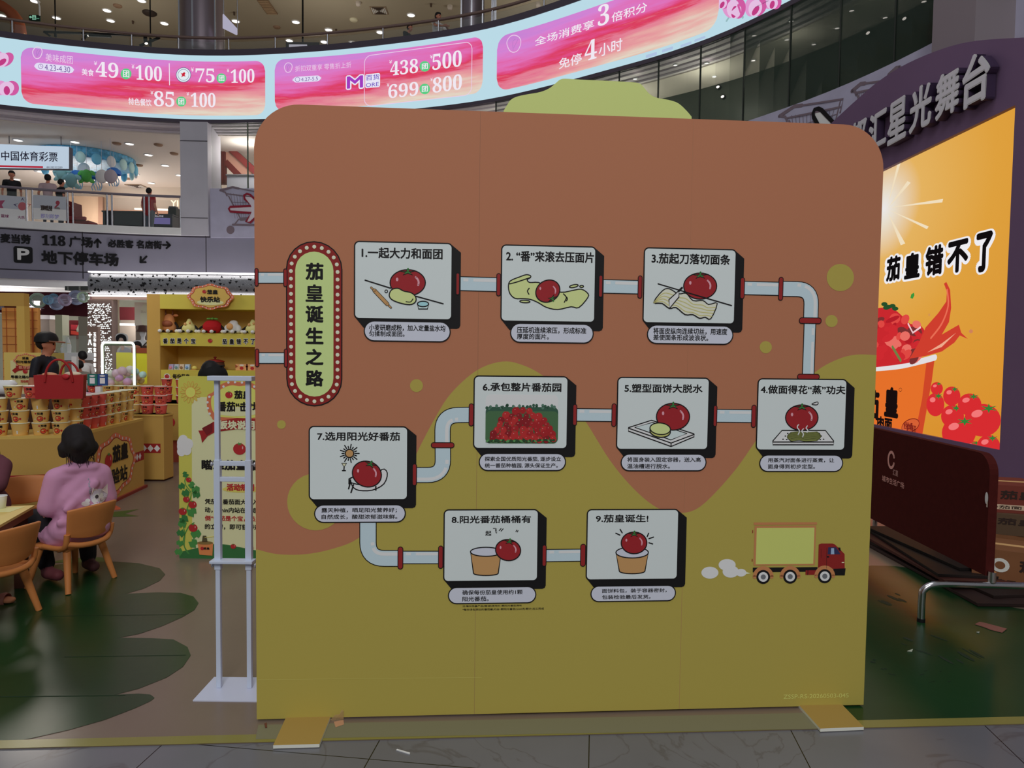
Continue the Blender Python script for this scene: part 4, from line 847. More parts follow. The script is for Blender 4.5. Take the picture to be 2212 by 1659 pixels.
# exit sign, hanging sign, track lights, monitor
pl = Flat(at_y(62, 45, 24), (1, .1, 0), (0, 0, 1)); t = thing('exit_sign', 'small dark green exit sign with running figure hanging from the top ceiling', 'exit sign', pl.O); a = Art(pl, step=.004); a.org(0, 0, 1); a.mb.prism([pl.P(*a.c(x, y)) for x, y in ((62, 45), (86, 45), (86, 32.5), (62, 32.5))], -pl.N * .05, D(14, 34, 28, .5)); mb = a.mb
a.rr(70, 42.5, 78, 33.5, 0, E(150, 215, 185, .8), 2); a.text('出', 71, 42, 77, 34.5, D(14, 34, 28), 3, .03); arrow(a, 69, 37.5, 64.5, 37, 2.4, .03, E(150, 215, 185, .7), 3); a.rr(79, 41, 85, 39.5, 0, E(90, 150, 125, .6), 2); a.build('sign_body', t)
mb = MB(); q = at_y(85.5, 33, 24); mb.tube([q, q + V((0, 0, .3)), q + V((-.06, 0, .5)), V((q.x - .06, q.y, 14.5))], .025, D(190, 190, 185)); mb.build('hanger', t)
pl = Flat(at_y(483, 60, 22.6), (.62, .78, 0), (0, 0, 1)); t = thing('hanging_sign', 'white lit panel sign hanging beside the wide steel column on the top level', 'sign', pl.O); q = [pl.P(*pl.uv(x, y)) for x, y in ((483, 60), (513, 75), (513, 62), (483, 30))]; mb = MB(); mb.prism(q, -pl.N * .06, E(188, 184, 206, .8)); mb.build('sign_panel', t); mb = MB()
for k in (2, 3): mb.tube([q[k], V((q[k].x, q[k].y, 14.5))], .015, STEEL, 6)
mb.build('hanger', t)
t = thing('track_lighting', 'black angled track light frame with spots behind the top gallery glass', 'track light', at_y(240, 80, 23.5)); mb = MB(); Tq = lambda x, y: at_y(x, y, 23.5)
for A_, B_ in (((95, 69), (393, 80)), ((95, 69), (110, 79)), ((188, 76), (178, 87)), ((345, 81), (302, 99)), ((120, 70), (120, 80)), ((325, 82), (325, 100)), ((192, 77), (240, 79))): mb.bar(Tq(*A_), Tq(*B_), .06, .06, BLACK)
for x in (120, 325, 390): q = Tq(x, 75); mb.bar(q, V((q.x, q.y, 14.5)), .03, .03, BLACK)
mb.build('track_frame', t); mb = MB(); mb.bar(Tq(190, 77.5), Tq(238, 79.5), .05, .03, E(255, 245, 225, 2)); mb.build('light_strip', t)
for x, y in ((314, 88), (387, 92)):
    q = Tq(x, y); mb = MB(); mb.tube([q + V((0, 0, .12)), q, q + V((.05, -.03, -.1))], .06, BLACK, 10); mb.disc(q + V((.05, -.035, -.105)), .05, LAMP, 12, (.4, -.2, -1)); mb.build('spot_head', t)
q = at_y(654, 102, 24.5); t = thing('wall_monitor', 'wide dark monitor showing white text behind the top gallery glass', 'monitor', q); mb = MB(); mb.box(q, (1.15, .06, .32), D(46, 40, 42)); mb.build('monitor_case', t); mb = MB(); mb.box(q + V((-.15, -.04, .02)), (.62, .02, .1), E(180, 178, 190, .8)); mb.box(q + V((.1, -.04, -.04)), (.4, .02, .14), E(150, 150, 170, .7)); mb.build('screen_image', t); mb = MB(); mb.bar(q, V((q.x, q.y, 14.5)), .05, .05, BLACK); mb.build('ceiling_pole', t)
t = thing('arch_display', 'orange arched display seen above the ribbon screen at far left', 'display', at_y(8, 62, 24)); mb = MB(); mb.lathe([(1.1, 0), (1.1, .3), (.8, .3), (.8, 0)], at_y(-12, 74, 24), D(130, 70, 45), 24, M=Matrix.Rotation(PI / 2, 3, 'X')); mb.build('arch_ring', t); mb = MB(); c = at_y(-12, 74, 24); mb.box((c.x, c.y, c.z / 2 + 4.97 - .3), (2.2, .3, c.z - 9.95 + .6), D(165, 130, 90)); mb.build('pedestal', t)
# columns
def round_column(px0, px1, Y, z0, z1, m, name='column_steel'):
    a_, b_ = at_y(px0, 60, Y), at_y(px1, 60, Y); c = (a_ + b_) / 2; r = (b_ - a_).length / 2; mb = MB(); mb.lathe([(r, z0), (r, z1)], (c.x, c.y, 0), m, 40)
    for k in range(6): t_ = PI / 6 + k * PI / 3; mb.box((c.x + r * math.cos(t_), c.y + r * math.sin(t_), (z0 + z1) / 2), (.05, .05, z1 - z0), STEEL)
    return struct(mb.build(name))
COLM = D(104, 94, 100, .5, .3, .5, .5)
round_column(392, 480, 23.4, 9.95, 14.5, COLM, 'column_1'); round_column(994, 1046, 21.9, 9.95, 14.5, COLM, 'column_2'); round_column(1062, 1071, 22.2, 9.95, 14.5, STEEL, 'column_3')
mb = MB(); sweep(mb, [(.08, 5.0), (.08, 8.5), (-.9, 8.5), (-.9, 5.0)], u393, u452, WST); a = Art(AR, mb, .003); t1, b1 = U(393, 472), U(452, 473); a.raw([V((t1.x, t1.y)), V((b1.x, t1.y)), V((b1.x, t1.y + .02)), V((t1.x, t1.y + .02))], G, 30); a.raw([V((t1.x, 7.9)), V((b1.x, 7.9)), V((b1.x, 7.92)), V((t1.x, 7.92))], G, 30); struct(mb.build('column_4'))

# ---------------------------------------------------------------- parapet with painted trolleys, dark shop glazing
zt = 6.47; PAR = D(140, 138, 156, .5, .6, .3, 0, .06, 3)
mb = MB(); sweep(mb, [(.05, 4.95), (.05, zt), (-.12, zt), (-.12, 4.95)], u452 + .06, UR_, PAR); struct(mb.build('wall_parapet'))
def trolley(px, py, w, h, lab, mir=1):
    """line drawing of a shopping trolley painted on the parapet; px,py = handle end, w,h in metres"""
    o = U(px, py); u0, v0 = o.x, o.y; a = Art(AR, step=.004); Z = .06 / .004; C = D(96, 84, 92, .5); q = lambda x, y: V((u0 + x * w, v0 - y * h))
    S = lambda p, t: a.stroke([q(*i) for i in p], t, C, Z)
    S([(0, .06), (.3, -.04), (.45, .0)], .07); S([(0, .06), (.12, .12), (.16, .22)], .05); S([(.45, .0), (1.25, .2), (1.2, .45)], .035); S([(.14, .16), (1.2, .34)], .035); S([(.2, .24), (.5, .95)], .04); S([(1.2, .2), (1.05, .9)], .03); S([(.5, .95), (1.05, .9)], .1); S([(.3, 1.12), (1.2, 1.14)], .06); S([(.45, .95), (.35, 1.1)], .04)
    for k in range(12): x = .25 + .075 * k; S([(x, .14 + .06 * k / 3), (.36 + (x - .25) * .72, .92)], .012)
    for k in range(3): S([(.26 + .06 * k, .42 + .18 * k), (1.14 - .03 * k, .46 + .16 * k)], .014)
    for x in (.24, 1.15): a.raw([q(x, 1.28) + V((math.cos(t), math.sin(t))) * .13 for t in [2 * PI * k / 18 for k in range(18)]], C, Z)
    return tag(a.build('painted_trolley'), lab, 'wall graphic', 'trolley pictures on the parapet')
trolley(478, 408, 1.3, 1.0, 'grey shopping trolley picture on the parapet left of the orange board'); trolley(1688, 246, 1.2, .9, 'grey shopping trolley picture just above the right end of the orange board'); trolley(1846, 193, .62, .62, 'grey shopping trolley picture beside the purple arch'); trolley(1926, 158, .5, .55, 'grey shopping trolley picture partly hidden by the purple arch, furthest right')
def outline_arrow(pts, m, fillm, lab, w):
    a = Art(AR, step=.004); a.poly(pts, fillm, 18, 0); a.line(pts, w, m, 21, 0, True); return tag(a.build('arrow_sign'), lab, 'arrow sign')
outline_arrow([(497, 452), (500, 448), (545, 446), (531, 431), (530, 423), (536, 420), (543, 422), (575, 452), (543, 482), (534, 480), (545, 461), (500, 458)], D(112, 24, 40), D(176, 168, 175), 'dark red outlined arrow sign over the trolley picture by the white pillar', .07)
outline_arrow([(1763, 246), (1766, 238), (1774, 236), (1781, 239), (1830, 290), (1790, 300), (1764, 254)], BLACK, D(180, 182, 178), 'black outlined arrow sign above the board near the purple arch', .08)
# glazing on the right: mullions, panes and the dim shop behind
DG = GLASS(70, 85, 75, .82, .04, .7); us = [U(x, y).x for x, y in ((1070, 225), (1185, 195), (1336, 170), (1421, 150), (1512, 115), (1607, 80), (1706, 60), (1814, 40), (1932, 30), (2042, 20))]
for i, (u0, u1) in enumerate(zip(us, us[1:])):
    t = struct(thing('window_%d' % (i + 1), None, None, AR.P(u0, zt, 0))); mb = MB(); sweep(mb, [(-.03, zt), (-.03, 8.5), (-.045, 8.5), (-.045, zt)], u0 + .012, u1 - .012, DG, True, 3); mb.build('window_pane', t); mb = MB(); sweep(mb, [(-.02, zt), (-.02, 8.5), (-.06, 8.5), (-.06, zt)], u0 - .012, u0 + .012, D(38, 42, 38), True, 1); mb.build('window_mullion', t)
mb = MB(); sweep(mb, [(-1.9, 5.2), (-1.9, 8.32), (-2.0, 8.32), (-2.0, 5.2)], U(1330, 170).x, UR_, D(50, 54, 50, .6, .4)); struct(mb.build('wall_shop'))
def reflection_dot(px, py, i):  # glowing disc added where a ceiling light reflects in the glazing
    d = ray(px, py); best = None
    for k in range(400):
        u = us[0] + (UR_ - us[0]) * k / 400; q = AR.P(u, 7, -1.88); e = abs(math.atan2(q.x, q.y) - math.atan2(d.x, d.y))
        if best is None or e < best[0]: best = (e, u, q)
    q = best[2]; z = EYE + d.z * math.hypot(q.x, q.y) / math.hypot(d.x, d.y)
    if z > 8.25: downlight(px, py, 8.32, 'small white downlight behind the dark glazing on the right', 'lamps behind the dark glazing', .05); return  # no real downlight: glowing disc standing for a lamp reflection high in the glazing
    t = thing('glazing_reflection', 'tiny bright spot lamp behind the dark glazing on the right', 'spot lamp', V((q.x, q.y, z)), 'lamps behind the dark glazing'); n = AR.fr(best[1])[1]; n3 = V((n.x, n.y, 0)); mb = MB(); mb.tube([V((q.x, q.y, z)) - n3 * .03, V((q.x, q.y, z)) + n3 * .05], .06, BLACK, 10); mb.build('reflection_backing', t); mb = MB(); mb.disc(V((q.x, q.y, z)) + n3 * .055, .045, LAMP, 12, n3, .03); mb.build('reflection_disc', t)  # no real spot lamp: glowing disc standing for a ceiling light reflected in the glazing
for i, (x, y) in enumerate(((1459, 139), (1372, 169), (1527, 135), (1543, 164), (1554, 189), (1562, 210), (1629, 75), (1700, 84), (1709, 44), (1627, 129), (1758, 94), (1808, 59), (1840, 21), (1912, 36), (1955, 42), (1876, 73), (2036, 47), (1996, 1))): reflection_dot(x, y, i)
u = U(1880, 130).x; q = AR.P(u, 6.6, -1.0); t = thing('lit_display', 'dim yellow lit shop display behind the dark glazing above the trolleys', 'display', q); mb = MB(); mb.box((q.x, q.y, 5.95), (1.1, .4, 1.5), D(60, 55, 30)); mb.build('display_case', t); mb = MB(); mb.box((q.x - .05, q.y - .27, 6.6), (.9, .06, .3), E(120, 108, 52, .6)); mb.build('display_glow', t)
u = U(1980, 70).x; q = AR.P(u, 6.4, -.9); t = thing('festive_box', 'dark red festive box with greeting characters behind the glass', 'box', V((q.x, q.y, 5.2))); n = AR.fr(u)[1]; ang = math.atan2(-n.x, n.y) + PI; mb = MB(); mb.box((q.x, q.y, 6.2), (.9, .5, 2.0), D(84, 22, 20), ang); mb.build('box_body', t)
pl = Flat(V((q.x, q.y, 6.2)) + V((n.x, n.y, 0)) * .26, (-n.y, n.x, 0), (0, 0, 1)); a = Art(pl, step=.004); a.text('快乐', 0, 0, 0, 0, D(150, 130, 110), 1, .04, (V((-.36, .15)), V((.36, .6)))); a.build('greeting', t)
mb = MB(); q = at_x(2040, 60, 6.5); mb.box((6.62, q.y - .5, 4.5), (.6, 1.0, 9), D(112, 104, 108, .5)); struct(mb.build('column_5'))
mb = MB(); mb.box((6.9, 7.9, 4.6), (.5, 1.1, 9.2), D(52, 52, 80, .5)); struct(mb.build('column_6'))
mb = MB(); mb.box((7.9, 3.5, 5), (.4, 9, 10), D(16, 13, 18, .5)); struct(mb.build('wall_right'))
# ================================================================ middle gallery furnishings
def flat_at(px, py, Y, yaw=0): return Flat(at_y(px, py, Y), (math.cos(yaw), math.sin(yaw), 0), (0, 0, 1))
def panel3(name, q, Y, depth, m, parent, side=None):
    """upright slab from four pixel corners at distance Y, depth metres thick behind the face"""
    P = [at_y(x, y, Y) for x, y in q]; mb = MB(); mb.prism(P, V((0, depth, 0)), m, side); return mb.build(name, parent)
pl = flat_at(0, 365, 22.9, .05); t = thing('lottery_sign', 'white lit sign box with dark characters and red strip hanging under the middle gallery ceiling', 'sign', pl.O)
a = Art(pl, step=.004); mb = a.mb; q = [pl.P(*a.c(x, y)) for x, y in ((-60, 362), (149, 365), (149, 317), (-60, 309))]; mb.prism(q, -pl.N * .22, E(188, 205, 222, .95), D(80, 80, 92, .5)); q2 = [pl.P(*a.c(x, y), .004) for x, y in ((-60, 360), (93, 363), (93, 359), (-60, 356))]; mb.poly(q2, E(190, 40, 60, .8))
a.org(0, 0, KC); a.text('中国体育彩票', 12, 1278, 460, 1212, D(40, 38, 70, .5), 2, .012); a.text('4418030289', 370, 1340, 498, 1326, D(120, 120, 140, .5), 2, .0); a.build('sign_box', t)
mb = MB()
for x, y in ((132, 314), (20, 310)): q = at_y(x, y, 23.0); mb.tube([q, V((q.x, q.y, 8.33))], .012, D(90, 85, 90), 6)
mb.build('hanger_rod', t)
# blue sea canopy and hanging sea creatures
c = at_y(180, 338, 25.4); t = thing('sea_canopy', 'big blue oval sea-themed canopy fixed under the middle gallery ceiling', 'ceiling decoration', c); BLU = D(70, 130, 165, .5, .4, .4, 0, .4, 9); mb = MB(); zc = 8.05
mb.lathe([(1.0, 8.31), (1.0, zc), (.9, zc - .06), (.01, zc - .02)], (c.x, c.y, 0), BLU, 40, M=Matrix.Diagonal(V((1.72, 1.5, 1)))); mb.build('canopy_disc', t)
for k in range(22):
    an = 2 * PI * k / 22; q = V((c.x + 1.74 * math.cos(an), c.y + 1.47 * math.sin(an), zc - .1)); mb = MB(); mb.ell(q, (.16, .07, .2), [D(150, 190, 210, .5), D(95, 155, 195, .5), D(190, 205, 220, .5)][k % 3], 14, 8, Matrix.Rotation(an + PI / 2, 3, 'Z')); mb.build('scallop_shell', t)
def creature(name, label, px, py, Y, kind, col, s=1.0):
    q = at_y(px, py, Y); t = thing(name, label, 'hanging decoration', q, 'sea creatures under the blue canopy'); m = D(*col, .5)
    mb = MB()
    if kind == 'jelly':
        mb.lathe([(.22 * s, 0), (.24 * s, .05 * s), (.2 * s, .15 * s), (.1 * s, .22 * s), (.001, .24 * s)], q, m, 18); mb.build('bell', t)
        for k in range(5):
            x = (-.14 + .07 * k) * s; mb = MB(); mb.tube([q + V((x + .03 * math.sin(i * 1.6 + k), .02 * math.cos(i + k), -.1 * i * s)) for i in range(5)], .014, D(110, 150, 190, .5), 6); mb.build('tentacle', t)
    elif kind == 'shell':
        mb.ell(q, (.21 * s, .1 * s, .23 * s), m, 18, 12); mb.lathe([(.2 * s, -.01), (.215 * s, 0), (.2 * s, .01)], q, D(170, 165, 130), 18, M=Matrix.Rotation(PI / 2, 3, 'X')); mb.build('shell', t)
    else:
        mb.ell(q, (.17 * s, .1 * s, .22 * s), m, 16, 10); mb.build('shell_body', t)
        for dx, dz in ((-.2, .1), (.2, .1), (-.16, -.16), (.16, -.16)): mb = MB(); mb.ell(q + V((dx * s, 0, dz * s)), (.12 * s, .03, .07 * s), D(*(min(255, x + 14) for x in col), .5), 12, 6, Matrix.Rotation(dx * 3, 3, 'Y')); mb.build('fin', t)
    mb = MB(); top = q + V((0, 0, .15 * s)); mb.tube([top, V((top.x, top.y, 8.3))], .006, D(160, 165, 175), 4); mb.build('thread', t)
creature('jellyfish_ornament', 'blue jellyfish ornament hanging left of the green turtle ornament', 167, 383, 23.9, 'jelly', (48, 98, 165)); creature('jellyfish_ornament', 'blue jellyfish ornament hanging below the canopy centre beside a white shell', 209, 386, 24.3, 'jelly', (60, 110, 160)); creature('jellyfish_ornament', 'blue jellyfish ornament hanging lowest right under the canopy behind a grey shell', 246, 377, 24.2, 'jelly', (48, 98, 170))
creature('shell_ornament', 'white shell ornament hanging above the green turtle ornament', 181, 366, 24.4, 'shell', (186, 182, 188)); creature('shell_ornament', 'white round shell ornament between two blue jellyfish', 220, 381, 23.4, 'shell', (190, 190, 196)); creature('shell_ornament', 'grey-pink shell ornament hanging at the right of the canopy', 239, 381, 23.1, 'shell', (150, 140, 148))
creature('turtle_ornament', 'leaf green turtle ornament hanging under the canopy', 187, 380, 23.7, 'fish', (62, 130, 58)); creature('turtle_ornament', 'grey-green turtle ornament hanging at the left of the canopy', 133, 375, 23.6, 'fish', (105, 142, 140)); creature('fish_ornament', 'round grey-green fish ornament hanging lowest under the canopy', 154, 390, 23.55, 'fish', (92, 128, 130), 1.1)
# shop behind the middle gallery: bright sign, lit shelf, dark counter, printer
pl = Flat(at_y(365, 450, 30.04), (1, 0, 0), (0, 0, 1)); t = thing('shop_sign', 'glowing cream shop sign letters on the back wall of the middle gallery', 'sign', pl.O); a = Art(pl, step=.006); a.org(0, 0, 1); a.text('YIF', 369, 446, 396, 433, E(255, 240, 205, 1.6), 3, .02); a.build('letters', t)
t = thing('display_shelf', 'long wall shelf with a bright light strip behind the middle gallery railing', 'shelf', at_y(330, 455, 29.7)); panel3('shelf_board', [(215, 460), (398, 463), (398, 456), (215, 453)], 29.5, .57, D(150, 110, 90), t); panel3('light_strip', [(290, 452.5), (398, 455.5), (398, 452), (290, 449)], 29.3, .1, E(255, 245, 225, 1.6), t)
t = thing('wall_panelling', 'brown wooden partition beside the middle gallery counter', 'partition', at_y(212, 460, 29)); panel3('wood_panel', [(150, 482), (222, 484), (222, 425), (150, 423)], 28.8, .2, D(120, 98, 78), t); panel3('wood_trim', [(212, 484), (222, 484), (222, 426), (212, 425)], 28.7, .1, D(92, 66, 50), t)
def counter_box(name, label, x0, x1, ytop, Y, m, dep=.8, z0=5.2, cat='counter', top=None):
    A_, B_ = at_y(x0, ytop, Y), at_y(x1, ytop, Y); t = thing(name, label, cat, ((A_.x + B_.x) / 2, Y + dep / 2, z0)); mb = MB(); mb.box(((A_.x + B_.x) / 2, Y + dep / 2, (z0 + A_.z - .05) / 2), (B_.x - A_.x, dep, A_.z - .05 - z0), m); mb.build('body', t)
    mb = MB(); mb.box(((A_.x + B_.x) / 2, Y + dep / 2, A_.z - .025), (B_.x - A_.x + .06, dep + .06, .05), top or m); mb.build('counter_top', t); return t
counter_box('service_counter', 'long black service counter behind the person in the dark red jacket', 222, 318, 455, 25.6, D(30, 30, 34)); t = counter_box('checkout_desk', 'dark checkout desk with glowing violet panel beside the white pillar', 320, 372, 462, 25.2, D(34, 32, 40)); panel3('screen_panel', [(324, 483), (366, 484), (366, 471), (324, 470)], 25.1, .05, E(120, 110, 170, .6), t); pl = Flat(at_y(322, 468, 25.05), (1, 0, 0), (0, 0, 1)); a = Art(pl, step=.004); a.text('Welcome', 323, 468.5, 353, 463.5, E(190, 190, 200, .8), 1, .02); a.build('display_text', t)
q = at_y(364, 462, 25.2); q = V((q.x, 25.6, q.z)); t = thing('label_printer', 'black printer on a stand at the checkout desk', 'printer', V((q.x, q.y, q.z))); mb = MB(); mb.box(q + V((0, 0, .14)), (.3, .3, .28), BLACK); mb.build('printer_case', t, .02); mb = MB(); mb.box(q + V((0, -.02, .3)), (.24, .24, .05), D(48, 46, 50)); mb.build('printer_lid', t)
mb = MB(); q0 = at_y(150, 470, 22.7); mb.prism([V((q0.x - .13, 22.7, 5.2)), V((q0.x + .13, 22.7, 5.2)), V((q0.x + .1, 22.7, 6.15)), V((q0.x - .1, 22.7, 6.2))], V((0, .5, 0)), D(92, 26, 26)); t = thing('massage_chair', 'dark red high-backed massage chair behind the middle gallery railing', 'chair', (q0.x, 22.9, 5.2)); mb.build('backrest', t); mb = MB(); mb.box((q0.x + .3, 22.9, 5.38), (.75, .5, .36), D(100, 30, 30)); mb.build('seat', t, .05); mb = MB(); mb.box((q0.x + .25, 22.68, 5.62), (.6, .1, .12), D(120, 40, 44)); mb.build('armrest', t, .03)
# shop window right of the white pillar with red escalator framing
t = thing('escalator_frame', 'dark red steel escalator framing behind the shop window right of the white pillar', 'escalator', at_y(500, 390, 24.5)); S4 = lambda x, y: at_y(x, y, 24.6); REDB = D(104, 34, 36)
mb = MB(); mb.bar(S4(479, 398), S4(481, 300), .16, .2, REDB); mb.bar(S4(485.5, 398), S4(486, 300), .07, .2, D(84, 20, 26)); mb.build('red_post', t); mb = MB(); mb.bar(S4(488, 312), S4(560, 378), .3, .2, REDB); mb.build('handrail_beam', t); mb = MB(); mb.bar(S4(488, 350), S4(535, 398), .14, .2, D(92, 28, 30)); mb.build('lower_beam', t)
mb = MB(); mb.prism([S4(488, 322), S4(488, 347), S4(534, 392), S4(562, 392), S4(560, 384)][::-1], V((0, .1, 0)), D(170, 128, 112)); mb.build('side_panel', t)
t = thing('shop_interior_panel', 'lit cream transom panel above the red escalator framing', 'panel', at_y(500, 280, 24.4)); panel3('lit_panel', [(456, 296), (600, 296), (600, 269), (456, 269)], 24.8, .1, E(176, 178, 140, .8), t); panel3('grey_band', [(456, 303), (600, 303), (600, 296), (456, 296)], 24.7, .1, D(128, 135, 120), t)
for (q, m, n_, lab) in (([(462, 398), (474, 398), (474, 300), (462, 300)], D(38, 46, 52), 'dark_pillar', 'blue-black narrow pillar behind the shop window beside the white column'), ([(490, 398), (600, 398), (600, 379), (490, 379)], D(140, 142, 150), 'grey_hoarding', 'grey hoarding panel at the foot of the red escalator framing')):
    P = [at_y(x, y, 24.3) for x, y in q]; t = thing(n_, lab, 'partition', (P[0] + P[1]) / 2); mb = MB(); lo = [V((p.x, p.y, 5.2)) if i < 2 else p for i, p in enumerate(P)]; mb.prism(lo, V((0, .15, 0)), m); mb.build('panel_board', t); mb = MB(); mb.bar(P[3], P[2], .2, .04, D(90, 90, 95)); mb.build('top_cap', t)
mb = MB(); mb.box((-5, 27.4, 6.75), (9, .2, 3.1), D(112, 104, 90, .5)); struct(mb.build('wall_window_back'))
tu0, tu1 = U(455, 300).x, U(640, 300).x; t = struct(thing('window_20', None, None, AR.P(tu0, zt, 0))); um = U(534, 330).x
for a0, a1 in ((tu0, um), (um, tu1)): mb = MB(); sweep(mb, [(-.03, zt), (-.03, 8.5), (-.045, 8.5), (-.045, zt)], a0 + .012, a1 - .012, GLASS(150, 165, 140, .9, .03, .4), True, 4); mb.build('window_pane', t)
mb = MB(); sweep(mb, [(-.02, zt), (-.02, 8.5), (-.06, 8.5), (-.06, zt)], um - .015, um + .015, D(80, 90, 78), True, 1); mb.build('window_mullion', t)

# ================================================================ ground floor shops behind the stalls
# jewellery shop front with dotted metal canopy
x0, x1 = at_y(190, 600, 19.5).x, -4.0; t = thing('shop_canopy', 'curved grey metal shop canopy dotted with black triangles and lit along both edges', 'canopy', ((x0 + x1) / 2, 19.7, 2.93))
mb = MB(); prof = [(19.72, 3.56), (19.58, 3.5), (19.5, 3.38), (19.47, 3.25), (19.5, 3.1), (19.58, 2.98), (19.72, 2.93)]
m = D(176, 176, 182, .6, .35, .5, .55); nt = m.node_tree; vo = nt.nodes.new('ShaderNodeTexVoronoi'); vo.inputs['Scale'].default_value = 26; tc = nt.nodes.new('ShaderNodeTexCoord'); nt.links.new(tc.outputs['Object'], vo.inputs['Vector']); rp = nt.nodes.new('ShaderNodeValToRGB'); rp.color_ramp.elements[0].position = .22; rp.color_ramp.elements[0].color = (.6, .6, .63, 1); rp.color_ramp.elements[1].position = .32; rp.color_ramp.elements[1].color = (.42, .42, .45, 1); nt.links.new(vo.outputs['Distance'], rp.inputs[0]); nt.links.new(rp.outputs[0], nt.nodes['Principled BSDF'].inputs['Base Color'])
mb.add([V((x, y, z)) for x in (x0, x1) for y, z in prof], [(i, i + 1, 7 + i + 1, 7 + i) for i in range(6)], m, True); mb.add([V((x0, y, z)) for y, z in prof], [list(range(7))], D(150, 150, 155, .5))
rnd = random.Random(5)
for k in range(170):
    s_ = rnd.uniform(.018, .05); j = rnd.uniform(.1, 5.9); i = int(j); f_ = j - i; y = prof[i][0] + (prof[i + 1][0] - prof[i][0]) * f_ - .012; z = prof[i][1] + (prof[i + 1][1] - prof[i][1]) * f_; x = rnd.uniform(x0 + .05, -7.0); up = rnd.choice((1, -1)); nz = (z - 3.25) * .5
    mb.poly([V((x - s_, y - .004, z - up * s_ * .6)), V((x + s_, y - .004, z - up * s_ * .6)), V((x, y - .004, z + up * s_ * .9))], D(20, 20, 22))
mb.build('metal_cladding', t)
for z, y in ((3.575, 19.58), (2.915, 19.58)): mb = MB(); mb.bar((x0, y, z), (x1, y, z), .16, .035, E(255, 252, 248, 2.2)); mb.build('light_strip', t)
mb = MB(); mb.box(((x0 + x1) / 2, 20.1, 3.22), (x1 - x0, .7, .66), D(140, 130, 128)); mb.build('canopy_core', t); mb = MB(); mb.bar((x0, 19.7, 2.86), (x1, 19.7, 2.86), .1, .09, D(122, 100, 92)); mb.build('bronze_trim', t)
# lit perforated column panel and vertical lettering
P0, P1 = at_y(189, 655, 19.6), at_y(241, 655, 19.6); t = thing('perforated_panel', 'brown shop pillar panel perforated with glowing white triangles', 'panel', ((P0.x + P1.x) / 2, 19.6, 0)); mb = MB(); mb.box(((P0.x + P1.x) / 2, 19.75, 1.4), (P1.x - P0.x, .3, 2.8), D(112, 92, 86))
WG = E(240, 250, 250, 1.5); rnd = random.Random(9); wdt = P1.x - P0.x
for r_ in range(40):
    for c_ in range(13):
        x = P0.x + .025 + wdt * (c_ + .5 * (r_ % 2)) / 13.6; z = 2.68 - r_ * .062 + rnd.uniform(-.018, .018); x += rnd.uniform(-.012, .012); dens = .95 if z > 2.25 and c_ < 6 else .85 if c_ > 6 else (.9 if z > 2.0 else 0)
        if rnd.random() < dens * (.95 if c_ < 9 else .8): s_ = .03 * rnd.uniform(.7, 1.1); mb.poly([V((x - s_, 19.592, z - s_ * .7)), V((x + s_, 19.592, z - s_ * .7)), V((x, 19.592, z + s_ * .7))], WG)
mb.build('panel_board', t)
pl = flat_at(189, 830, 19.45); t = thing('vertical_sign', 'narrow brown sign with glowing white vertical characters on the perforated pillar', 'sign', V((pl.O.x, 19.5, 0))); a = Art(pl, step=.005); q = [pl.P(*a.c(x, y)) for x, y in ((188, 850), (211, 850), (211, 705), (188, 705))]; a.mb.prism(q, V((0, .14, 0)), D(126, 102, 92))
for ch, y in zip('十八石玉石', (717, 733, 752, 770, 800)): a.text(ch, 190, y + 13, 199, y, WG, 2, .06)
for k in range(9): a.text('玉石珠宝翡翠首饰金'[k], 202, 727 + k * 11, 208, 718 + k * 11, WG, 2, .05)
a.build('sign_body', t)
# shop interior seen between the pillar and the shelf unit
for x, w, m, lab in ((243, 9, D(196, 182, 140), 'cream'), (253, 3, D(110, 98, 76), 'brown')): q = at_y(x, 700, 20.05); t = thing('door_post', lab + ' shop door post right of the perforated pillar', 'post', V((q.x, 20.05, 0))); mb = MB(); mb.box((q.x + w * .0066, 20.05, 1.42), (w * .0133, .12, 2.84), m); mb.build('post_body', t); mb = MB(); mb.box((q.x + w * .0066, 20.05, .06), (w * .0133 + .04, .16, .12), STEEL); mb.build('post_shoe', t)
def boxq(name, label, cat, px0, py0, px1, py1, Y, dep, m, part='board', foot=True, extra=None):
    A_, B_ = at_y(px0, py1, Y), at_y(px1, py0, Y); z0 = 0 if foot else A_.z; t = thing(name, label, cat, ((A_.x + B_.x) / 2, Y, z0)); mb = MB(); mb.box(((A_.x + B_.x) / 2, Y + dep / 2, (A_.z + B_.z) / 2), (B_.x - A_.x, dep, B_.z - A_.z), m); mb.build(part, t)
    if foot and A_.z > .05: mb = MB(); mb.box(((A_.x + B_.x) / 2, Y + dep / 2, A_.z / 2), ((B_.x - A_.x) * .9, dep * .9, A_.z), D(110, 100, 92)); mb.build('plinth', t)
    return t
boxq('shop_bulkhead', 'maroon bulkhead over the shop interior beside the shelf unit', 'panel', 256, 664, 330, 691, 22.5, .3, D(62, 16, 20)); boxq('shelf_light', 'bright white strip light on the shop wall behind the mannequin', 'light', 256, 699, 304, 703, 22.05, .1, E(250, 250, 250, 1.8))
boxq('wall_cabinet', 'grey-green display cabinet behind the standee in the shop', 'cabinet', 268, 705, 300, 758, 22.2, .3, D(120, 130, 112)); boxq('red_backdrop', 'dark red shop backdrop with hanging tag behind the standee', 'panel', 256, 704, 268, 758, 22.3, .2, D(110, 26, 28)); boxq('red_notice', 'small red notice with white dots at the edge of the shelf unit', 'sign', 311, 708, 319, 722, 20.5, .1, D(150, 44, 42), 'board', True)
